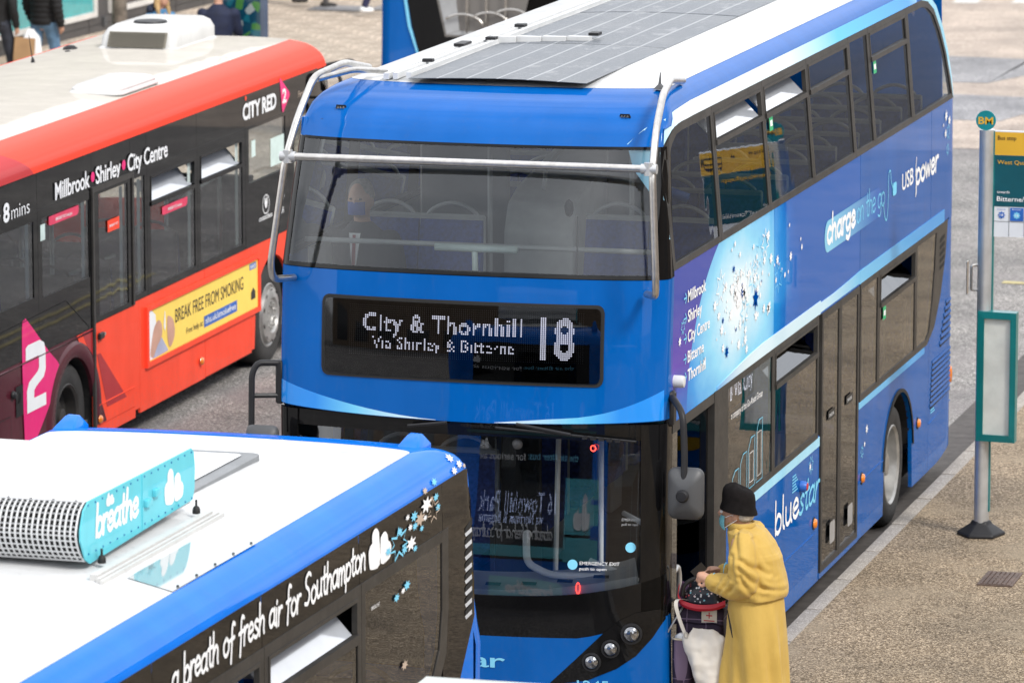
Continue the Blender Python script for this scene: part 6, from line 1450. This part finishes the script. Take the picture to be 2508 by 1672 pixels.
mat_felt = simple('black_felt', (.007, .0055, .0055), .95, var=.4, vs_=30, bump=.4, spec=.2); mat_mask = simple('blue_paper_mask', (.16, .45, .52), .8); mat_whitehair = simple('grey_hair', (.50, .47, .43), .8, var=.3, vs_=40); mat_trs = simple('dark_trousers', (.03, .03, .035), .85); mat_shoe = simple('dark_shoe', (.025, .022, .02), .6)
WX, WY_ = 1.83, .30
WM = empty('person', (WX, WY_, .115), 0, 'person in a long mustard raincoat and black bucket hat at the bus door', 'person')
b = G(); hx = 1.705
ell(b, (hx, WY_, 1.595), (.098, .078, .118)); ell(b, (hx-.055, WY_, 1.545), (.05, .052, .06)); chain(b, [(hx+.045, WY_, 1.47), (hx+.015, WY_, 1.54)], [.058, .055]); ell(b, (hx-.102, WY_, 1.578), (.022, .014, .024)); ell(b, (hx-.085, WY_, 1.52), (.02, .03, .014))
for s_ in (-1, 1): ell(b, (hx+.01, WY_+s_*.078, 1.575), (.022, .012, .032))
chain(b, [(WX, WY_, .9), (WX, WY_, 1.2), (WX-.03, WY_, 1.36), (hx+.05, WY_, 1.46)], [.13, .13, .09, .05])
for s_ in (-1, 1):
    chain(b, [(WX, WY_+s_*.09, .88), (WX+.01, WY_+s_*.09, .52), (WX+.02, WY_+s_*.09, .20)], [.10, .06, .042])
    chain(b, [(WX-.07, WY_+s_*.17, 1.42), (WX-.03, WY_+s_*.21, 1.17), (WX-.22, WY_+s_*.16, 1.165)], [.055, .045, .032])
hand_geo(b, (WX-.235, WY_-.155, 1.17), (-1, .15, .32), (-.2, -.75, .6), 1.0, .8); hand_geo(b, (WX-.235, WY_+.155, 1.165), (-1, -.2, .1), (0, .6, .8), 1.0, .7)
voxel_merge('body', b, mat_skin, WM, .0075, 2)
for s_ in (-1, 1):
    ell(G(), (0, 0, 0), (.1,)*3)
    e = G(); ell(e, (hx-.088, WY_+s_*.034, 1.595), (.012, .014, .011), 10, 8); e.build('eye', mat_decal, WM, True)
    e = G(); chain(e, [(WX+.05, WY_+s_*.09, .155), (WX-.02, WY_+s_*.095, .150), (WX-.14, WY_+s_*.10, .142)], [.038, .04, .028]); voxel_merge('shoe', e, mat_shoe, WM, .01, 2)
# coat: upper shell with storm flap and sleeves, merged; long skirt below
CR = [((1.80, 1.34), (1.95, 1.24), .010), ((1.79, 1.29), (1.93, 1.15), .011), ((1.80, 1.24), (1.86, 1.12), .009), ((1.745, 1.50), (1.80, 1.24), .007), ((1.66, 1.13), (1.72, 1.22), .009), ((1.70, 1.12), (1.78, 1.20), .009), ((1.62, 1.14), (1.655, 1.20), .007), ((1.86, 1.46), (1.98, 1.22), .006), ((1.90, 1.16), (2.02, 1.12), .008), ((1.74, 1.36), (1.76, 1.22), .008)]
def crease(p):
    s_ = 0
    for (ax, az), (bx, bz), A_ in CR:
        dx, dz = bx-ax, bz-az; L2 = dx*dx+dz*dz; t = max(0, min(1, ((p.x-ax)*dx+(p.z-az)*dz)/L2)); d2 = (p.x-ax-t*dx)**2+(p.z-az-t*dz)**2
        s_ -= A_*math.exp(-d2/.00018)*(.4+math.sin(math.pi*min(1, t+.2))); s_ += A_*.5*math.exp(-((math.sqrt(d2)-.026)**2)/.0003)
    return s_
def fold1(p):
    q = Vector((p.x*4.5, p.y*4.5, p.z*2.6)); r_ = mnoise.noise(q)*.016+mnoise.noise(q*2.6+Vector((3, 1, 7)))*.009
    return r_+(crease(p) if p.y < WY_ else 0)+.004*math.sin((p.z*1.2+p.x*.9)*38+mnoise.noise(q)*4)*(1 if p.z < 1.35 else .4)
c_ = G(); rings_loft(c_, [(WX+.01, WY_, 1.065, .184, .230), (WX+.01, WY_, 1.085, .188, .234), (WX+.012, WY_, 1.20, .180, .232), (WX+.0, WY_, 1.32, .172, .226), (WX-.03, WY_, 1.41, .155, .210), (WX-.065, WY_, 1.475, .125, .165), (WX-.09, WY_, 1.505, .085, .098), (WX-.092, WY_, 1.515, .075, .085)])
for s_ in (-1, 1): chain(c_, [(WX-.045, WY_+s_*.155, 1.435), (WX-.035, WY_+s_*.215, 1.30), (WX-.03, WY_+s_*.23, 1.185), (WX-.12, WY_+s_*.205, 1.155), (WX-.225, WY_+s_*.16, 1.168)], [.078, .092, .088, .078, .058], 14, 5)
voxel_merge('coat_upper', c_, mat_coat, WM, .0065, 4, fold1)
def fold2(p):
    a = math.atan2(p.y-WY_, p.x-WX); k = min(1, max(0, (1.1-p.z)/.5)); q = Vector((p.x*3.5, p.y*3.5, p.z*1.5))
    return k*(.016*math.sin(7*a+mnoise.noise(q)*3)+.008*math.sin(13*a+p.z*5))+mnoise.noise(q*2.2)*.012
c_ = G(); rings_loft(c_, [(WX-.015, WY_, .30, .220, .255), (WX-.01, WY_, .34, .218, .252), (WX+.0, WY_, .6, .200, .240), (WX+.005, WY_, .85, .183, .228), (WX+.005, WY_, 1.0, .174, .220), (WX+.005, WY_, 1.09, .165, .208)], 36); voxel_merge('coat_skirt', c_, mat_coat, WM, .012, 2, fold2)
g = G(); g.tube([(WX-.14, WY_-.185, 1.0), (WX-.115, WY_-.202, .90), (WX-.10, WY_-.21, .83)], [.003, .007, .003], 6); g.build('pocket_slit', mat_void, WM)
g = G(); rings_loft(g, [(WX-.09, WY_, 1.485, .092, .105), (WX-.095, WY_, 1.53, .088, .095), (WX-.092, WY_, 1.533, .08, .086), (WX-.09, WY_, 1.49, .08, .092)], 24); g.build('collar', mat_coat, WM, True)
for s_ in (-1, 1): g = G(); P_ = Vector((WX-.225, WY_+s_*.16, 1.168)); g.lathe([(.052, -.006), (.060, 0), (.052, .008)], (P_.x-.008, P_.y, P_.z), 'X', 18); g.build('cuff_trim', mat_decal_lb, WM, True)
# bucket hat
h = G(); hc = (hx+.012, WY_); T_ = lambda z: .22*(z-1.66)
def hring(z, rx, ry, dz=0): return [(hc[0]+rx*math.cos(t), hc[1]+ry*math.sin(t), z+.13*rx*math.cos(t)*-1*dz+ (-.02*math.cos(t))) for t in [2*math.pi*k/32 for k in range(32)]]
h.loft([hring(1.595, .100, .096), hring(1.597, .120, .116), hring(1.606, .119, .115), hring(1.642, .107, .099), hring(1.69, .106, .096), hring(1.722, .101, .091), hring(1.744, .086, .077), hring(1.757, .056, .05), hring(1.761, .02, .018)], True, False, True); voxel_hat = h.build('bucket_hat', mat_felt, WM, True, 70)
g = G(); P_ = [[(hx-.050-.052*math.cos(R(t))*w_, WY_+.070*math.sin(R(t)), z) for t in range(-75, 76, 10)] for z, w_ in ((1.575, .95), (1.555, 1.12), (1.53, 1.22), (1.505, 1.10), (1.485, .75))]; g.loft(P_, False); g.build('face_mask', mat_mask, WM, True)
g = G()
for s_ in (-1, 1): g.tube([(hx-.06, WY_+s_*.070, 1.565), (hx-.02, WY_+s_*.082, 1.585), (hx+.02, WY_+s_*.086, 1.58)], .002, 5); g.tube([(hx-.06, WY_+s_*.066, 1.50), (hx-.02, WY_+s_*.08, 1.53), (hx+.02, WY_+s_*.086, 1.555)], .002, 5)
g.build('mask_loop', mat_decal, WM)
g = G(); ell(g, (hx+.05, WY_, 1.575), (.062, .084, .05)); g.build('hair', mat_whitehair, WM, True)
g = G().box(-.045, .045, -.001, .001, -.03, .03); tc_ = g.build('travel_card', mat_ink); tc_.location = (WX-.335, WY_-.145, 1.235); tc_.rotation_euler = (.2, -.7, .3); tag(tc_, 'small dark travel card held up in the raincoat wearer\'s hand', 'card')
# ================================================================= shopping trolley and bags
m = N('purple_check_cloth'); v = m.coord(); sp = m.n('SeparateXYZ'); m.l(v, sp.inputs[0])
def lines(ch, n_, w_): return m.math('LESS_THAN', m.math('FRACT', m.math('MULTIPLY', ch, n_)), w_)
ln = m.math('MAXIMUM', m.math('MAXIMUM', lines(sp.outputs[0], 8, .05), lines(sp.outputs[2], 8, .05)), lines(sp.outputs[1], 8, .05))
m.set(col=m.mix(ln, m.ramp(m.noise(v, 20, 3), [(.3, (.022, .012, .03)), (.7, (.036, .02, .046))]), (.16, .11, .17)), rough=.75); m.bump(m.noise(v, 200, 2), .2, .003); mat_check = m.m
ST = empty('shopping_trolley', (1.47, .48, .115), 0, 'dark purple checked shopping trolley parked at the bus door', 'shopping trolley')
def tring(z, x0, x1, y0, y1, r=.03): return [(x, y, z) for x, y in rrect(x0, x1, y0, y1, r, 4)]
g = G(); g.loft([tring(.20, 1.345, 1.585, .36, .58), tring(.22, 1.325, 1.605, .345, .60), tring(.5, 1.315, 1.612, .335, .605), tring(.8, 1.31, 1.61, .335, .605), tring(.93, 1.315, 1.60, .34, .60), tring(.94, 1.33, 1.585, .355, .585)], True, True, True)
voxel_merge('bag_body', g, mat_check, ST, .012, 2, lambda p: mnoise.noise(p*7)*.008)
g = G(); g.grid(lambda u, t: (1.295+.32*u, .325+.285*t, .945+.02*math.sin(u*3.14)+(-.10*max(0, (.12-t)/.12)) + .008*math.sin(u*9+t*4)), [k/10 for k in range(11)], [0, .06, .12, .3, .6, 1], .008, (0, 0, 1)); g.build('bag_flap', mat_check, ST, True)
fl2 = G().add([(1.31, .335, .95), (1.40, .33, .965), (1.42, .40, 1.07), (1.325, .43, 1.10), (1.30, .42, 1.0)], [(0, 1, 2, 3, 4)]).build('side_flap', simple('purple_lining', (.11, .05, .12), .7), ST)
g = G(); g.loft([tring(.42, 1.30, 1.42, .26, .345, .035), tring(.62, 1.295, 1.425, .25, .345, .04), tring(.76, 1.295, 1.425, .25, .345, .04)], True, True, False); g.build('side_pocket', mat_check, ST, True, 50)
g = G(); g.tube([(x, y, .76) for x, y in rrect(1.295, 1.425, .25, .345, .04, 4)], .007, 6, True); g.build('pocket_trim', simple('cream_trim', (.55, .48, .36), .6), ST)
g = G(); g.tube(bend([(1.36, .62, .2), (1.36, .63, 1.0), (1.40, .70, 1.12), (1.54, .70, 1.12), (1.58, .63, 1.0), (1.58, .62, .2)], .06), .011, 8); g.tube([(1.26, .24, .78), (1.36, .36, .97)], .007, 6); g.build('trolley_frame', mat_alu, ST, True)
for x in (1.35, 1.60):
    g = G().lathe([(0, -.015), (.06, -.015), (.075, -.01), (.075, .01), (.06, .015), (0, .015)], (x, .60, .19), 'X', 20); g.build('trolley_wheel', mat_rubber, ST, True, 40)
p_ = G().fan([(1.475, .326, .86), (1.575, .326, .86), (1.575, .326, .945), (1.475, .326, .945)]).build('maker_patch', simple('cream_patch', (.60, .54, .44), .7), ST)
g = G()
for (a, b_, c1, d1) in ((1.505, 1.545, .905, .912), (1.522, 1.528, .89, .93), (1.49, 1.56, .872, .878)): g.fan([(a, .3235, c1), (b_, .3235, c1), (b_, .3235, d1), (a, .3235, d1)])
g.build('patch_print', mat_redlens, p_)
pb_ = G(); ell(pb_, (1.36, .30, .765), (.052, .04, .03), 14, 8); pbo = voxel_merge('plastic_bag', pb_, mat_decal, None, .008, 1, lambda p: mnoise.noise(p*40)*.008); tag(pbo, 'crumpled white plastic bag stuffed in the trolley side pocket', 'plastic bag')
# flowered bag on top
m = N('flowered_black_cloth'); v = m.coord(); vo = m.n('TexVoronoi'); vo.inputs['Scale'].default_value = 55; m.l(v, vo.inputs['Vector']); sep = m.n('SeparateColor'); m.l(vo.outputs['Color'], sep.inputs[0])
spot = m.math('LESS_THAN', vo.outputs['Distance'], .34); pc = m.ramp(sep.outputs[0], [(.0, (.6, .6, .62)), (.35, (.16, .42, .50)), (.6, (.55, .09, .10)), (.8, (.65, .5, .5))], 'CONSTANT')
pick = m.math('MULTIPLY', spot, m.math('GREATER_THAN', sep.outputs[1], .3)); m.set(col=m.mix(pick, (.012, .013, .02), pc), rough=.4); mat_flower = m.m
HB = empty('handbag', (1.50, .42, .96), 0, 'black flowered handbag with red trim sitting on the checked trolley', 'handbag')
g = G(); g.loft([[(x, y, z) for x, y in rrect(1.485-a, 1.485+b_, .42-c1, .42+c1, .08, 6)] for z, a, b_, c1 in ((.965, .12, .13, .10), (.99, .15, .15, .125), (1.05, .135, .14, .12), (1.10, .10, .11, .085), (1.125, .05, .06, .03))], True, True, True); voxel_merge('bag_body', g, mat_flower, HB, .009, 2, lambda p: mnoise.noise(p*13)*.011)
g = G(); P_ = catmull([(1.335, .30, 1.09, ), (1.33, .295, 1.03), (1.36, .285, .985), (1.45, .28, .962), (1.56, .285, .968), (1.635, .30, .995)], 5); g.loft([[p+Vector((0, 0, .024)), p+Vector((0, -.012, .0)), p+Vector((0, 0, -.018)), p+Vector((0, .012, 0))] for p in P_], True, True, True); g.build('red_trim', simple('red_bag_trim', (.50, .012, .03), .5), HB, True, 50)
g = G(); g.tube(catmull([(1.355, .30, 1.03), (1.37, .30, 1.10), (1.43, .31, 1.145), (1.52, .32, 1.15), (1.60, .34, 1.10)], 5), .014, 8); g.build('bag_handle', mat_ink, HB, True)
# white shoulder bag hanging in front
WB = empty('shoulder_bag', (1.50, .24, .4), 0, 'slouchy white shoulder bag hanging from the checked trolley by its strap', 'handbag')
g = G(); L_ = []
for z, x0, x1, yw in ((.40, 1.53, 1.63, .03), (.44, 1.49, 1.66, .055), (.52, 1.45, 1.67, .065), (.62, 1.415, 1.66, .06), (.72, 1.385, 1.655, .045), (.765, 1.375, 1.60, .03), (.785, 1.375, 1.44, .015)):
    cx_ = (x0+x1)/2; L_.append([(cx_+(x1-x0)/2*math.cos(t), .235+yw*math.sin(t), z+.07*max(0, math.cos(t))**2*(z > .6)) for t in [2*math.pi*k/28 for k in range(28)]])
g.loft(L_, True, True, True); m = N('off_white_leather'); m.set(col=(.62, .58, .52), rough=.55); m.bump(m.noise(m.coord(), 60, 4), .15, .005); voxel_merge('bag_body', g, m.m, WB, .009, 2, lambda p: mnoise.noise(Vector((p.x*16, p.y*10, p.z*5)))*.012+mnoise.noise(p*25)*.004)
g = G(); Q = catmull([(1.405, .215, .78), (1.36, .21, .90), (1.335, .215, .99), (1.345, .25, 1.02), (1.40, .32, 1.0)], 6); g.loft([[p+Vector((-.012, -.002, 0)), p+Vector((.012, -.002, 0)), p+Vector((.012, .002, 0)), p+Vector((-.012, .002, 0))] for p in Q], True, True, True); g.build('bag_strap', m.m, WB)
g = G().tube([(1.402+.012*math.cos(t), .212, .80+.018*math.sin(t)) for t in [2*math.pi*k/14 for k in range(14)]], .003, 6, True); g.build('strap_ring', mat_steel, WB)

# ---------------------------------------------------------------- generic figures for the background and the upper deck
def figure(name, loc, rz, label, H=1.72, jacket=(.02, .02, .02), trousers=(.05, .08, .14), hair=(.08, .05, .03), pose='walk', long_hair=False, hood=None, group=None, puffy=False, mask=None, seat=None, tie=None):
    """facing -y in its own frame before rotation"""
    o = empty(name, (0, 0, 0), 0, label, 'person', group); o.location = loc; o.rotation_euler = (0, 0, R(rz)); s = H/1.72
    mj = simple('jacket', jacket, .8, var=.25, vs_=12); mt = simple('trousers', trousers, .85, var=.3, vs_=10); mh = simple('hair', hair, .8, var=.3, vs_=50)
    V = lambda x, y, z: (x*s, y*s, z*s)
    sw = .16 if pose == 'walk' else 0
    body, jk, tr = G(), G(), G()
    if pose == 'sit':
        legs = [[V(q*.1, .1, .47), V(q*.11, -.33, .50), V(q*.11, -.36, .12)] for q in (-1, 1)]; hz = .45
    else:
        legs = [[V(q*.09, 0, .88), V(q*.10, -.04+q*sw*.6, .48), V(q*.10, q*sw*1.3, .10+(.06 if q > 0 and sw else 0))] for q in (-1, 1)]; hz = .88
    top = hz+.62
    for L_ in legs: chain(tr, L_, [.095*s, .07*s, .05*s]); chain(body, L_, [.08*s, .055*s, .038*s])
    chain(tr, [V(-.06, 0, hz+.02), V(.06, 0, hz+.02)], [.12*s, .12*s])
    rings_loft(jk, [V(0, 0, hz-.02)+(.175*s, .13*s), V(0, 0, hz+.15)+(.165*s, .125*s), V(0, .01, hz+.35)+(.185*s, .135*s), V(0, .015, hz+.5)+(.19*s, .115*s), V(0, .01, hz+.57)+(.12*s, .085*s), V(0, 0, hz+.62)+(.068*s, .068*s)])
    chain(body, [V(0, 0, hz), V(0, 0, hz+.3), V(0, .01, hz+.5), V(0, 0, hz+.62)], [.11*s, .12*s, .11*s, .055*s])
    for q in (-1, 1):
        if pose == 'point' and q < 0: A_ = [V(q*.19, .01, hz+.5), V(q*.24, -.10, hz+.25), V(q*.20, -.36, hz+.32)]
        elif pose == 'sit': A_ = [V(q*.19, .01, hz+.5), V(q*.23, .02, hz+.22), V(q*.15, -.22, hz+.12)]
        else: A_ = [V(q*.19, .01, hz+.5), V(q*.25, .03-q*sw*.3, hz+.23), V(q*.25, -.08-q*sw*.5, hz+.0)]
        chain(jk, A_, [.075*s, .062*s, .048*s]); chain(body, A_, [.05*s, .042*s, .03*s]); d_ = Vector(A_[2])-Vector(A_[1]); hand_geo(body, A_[2], d_, (q, .2, .1), s, .5)
    hd = Vector(V(0, -.03, hz+.765)); ell(body, hd, (.078*s, .098*s, .12*s)); ell(body, hd+Vector(V(0, -.05, -.05)), (.052*s, .05*s, .06*s)); ell(body, hd+Vector(V(0, -.10, -.01)), (.013*s, .02*s, .022*s)); chain(body, [V(0, 0, hz+.6), V(0, -.01, hz+.72)], [.055*s, .052*s])
    for q in (-1, 1): ell(body, hd+Vector(V(q*.08, .01, -.015)), (.012*s, .02*s, .03*s))
    vx = .012
    voxel_merge('body', body, mat_skin, o, vx, 2)
    voxel_merge('jacket', jk, mj, o, vx, 3, (lambda p: .012*abs(math.sin(p.z*45)) if puffy else mnoise.noise(p*9)*.008))
    voxel_merge('trousers', tr, mt, o, vx, 3, lambda p: mnoise.noise(p*10)*.007)
    hr = G(); ell(hr, hd+Vector(V(0, .022, .035)), (.086*s, .096*s, .10*s))
    if long_hair:
        for q in (-1, 1): chain(hr, [hd+Vector(V(q*.06, .02, .03)), hd+Vector(V(q*.085, .0, -.1)), hd+Vector(V(q*.09, -.04, -.22))], [.05*s, .04*s, .022*s])
        chain(hr, [hd+Vector(V(0, .06, .03)), hd+Vector(V(0, .08, -.2))], [.07*s, .05*s])
    voxel_merge('hair', hr, mh, o, .012, 2, lambda p: mnoise.noise(p*22)*.008)
    for q in (-1, 1): e = G(); ell(e, hd+Vector(V(q*.032, -.088, .012)), (.012*s, .008*s, .008*s), 8, 6); e.build('eye', mat_ink, o, True)
    if pose != 'sit' or True:
        for k, L_ in enumerate(legs):
            f = G(); p = Vector(L_[2]); chain(f, [p+Vector((0, .05*s, -.05*s)), p+Vector((0, -.05*s, -.06*s)), p+Vector((0, -.15*s, -.068*s))], [.045*s, .045*s, .03*s]); voxel_merge('shoe', f, mat_shoe if trousers != (.02, .02, .06) else mat_decal, o, .012, 2)
    if hood: f = G(); chain(f, [V(-.12, .06, hz+.60), V(0, .13, hz+.60), V(.12, .06, hz+.60)], [.06*s, .085*s, .06*s]); voxel_merge('hood', f, simple('hood', hood, .8), o, .012, 3)
    if mask: g = G(); g.loft([[hd+Vector(V(.062*math.sin(R(t)), -.055-.06*math.cos(R(t))*w_, z)) for t in range(-75, 76, 15)] for z, w_ in ((-.005, .95), (-.03, 1.1), (-.06, 1.05), (-.09, .8))], False); g.build('face_mask', simple('blue_cloth_mask', mask, .7), o, True)
    if tie:
        g = G().fan([V(-.04, -.135, hz+.56), V(-.012, -.16, hz+.32), V(.012, -.16, hz+.32), V(.04, -.135, hz+.56)]); g.build('shirt_front', mat_decal, o)
        g = G().fan([V(-.011, -.145, hz+.55), V(-.012, -.17, hz+.32), V(.012, -.17, hz+.32), V(.011, -.145, hz+.55)]); g.build('tie', simple('red_tie', tie, .6), o)
    return o
figure('person', (-1.0, 1.12, 2.14), -4, 'seated passenger in a dark suit and blue mask behind the upper windscreen', 1.74, (.016, .018, .022), (.02, .022, .03), (.22, .20, .18), 'sit', mask=(.01, .06, .36), tie=(.25, .02, .03))
figure('person', (-15.0, 32.5, .13), 170, 'person in a black puffer jacket and blue jeans walking past the shopfront', 1.78, (.008, .008, .009), (.10, .19, .30), (.05, .04, .03), 'walk', puffy=True)
figure('person', (-15.52, 32.2, .13), 175, 'person in a long black coat at the left edge, partly out of the picture', 1.76, (.007, .007, .008), (.03, .035, .05), (.05, .04, .03), 'walk')
figure('person', (-12.35, 29.6, .13), 62, 'blonde person in a denim jacket with a navy hood beyond the red bus', 1.66, (.06, .20, .38), (.03, .04, .07), (.45, .30, .14), 'stand', True, (.012, .018, .04))
figure('person', (-11.62, 29.7, .13), 196, 'grey-haired person in a navy jacket pointing at the street map board', 1.74, (.010, .016, .045), (.03, .035, .05), (.48, .46, .43), 'point')
figure('person', (-14.98, 44.15, .13), 120, 'passer-by in dark boots whose feet show at the top edge, left of the blue bus', 1.7, (.03, .03, .03), (.10, .09, .09), (.08, .05, .03), 'walk')
figure('person', (-13.56, 43.08, .13), 150, 'passer-by in white trainers whose feet show beside the blue bus', 1.75, (.03, .04, .08), (.02, .02, .06), (.08, .05, .03), 'walk')
pbm = G(); pbm.loft([[(x, y, z) for x, y in rrect(-.14*k, .14*k, -.06*k, .06*k, .01, 2)] for z, k in ((.0, .95), (.05, 1), (.34, .98))], True, True, False); pg = pbm.build('paper_bag', simple('brown_paper', (.36, .22, .11), .8), None, False); pg.location = (-15.22, 32.3, .52); pg.rotation_euler = (0, .08, .4); tag(pg, 'brown paper carrier bag held by the person in the black puffer jacket', 'bag')
pbm = G(); pbm.loft([[(x, y, z) for x, y in rrect(-.13*k, .13*k, -.05*k, .05*k, .02, 3)] for z, k in ((.0, .8), (.05, 1), (.3, .9), (.42, .35))], True, True, True); pg = pbm.build('carrier_bag', mat_decal, None, True); pg.location = (-15.13, 32.42, .54); pg.rotation_euler = (0, -.06, .5); tag(pg, 'white plastic carrier bag beside the brown paper bag', 'bag')

bpy.data.scenes.remove(TMP)
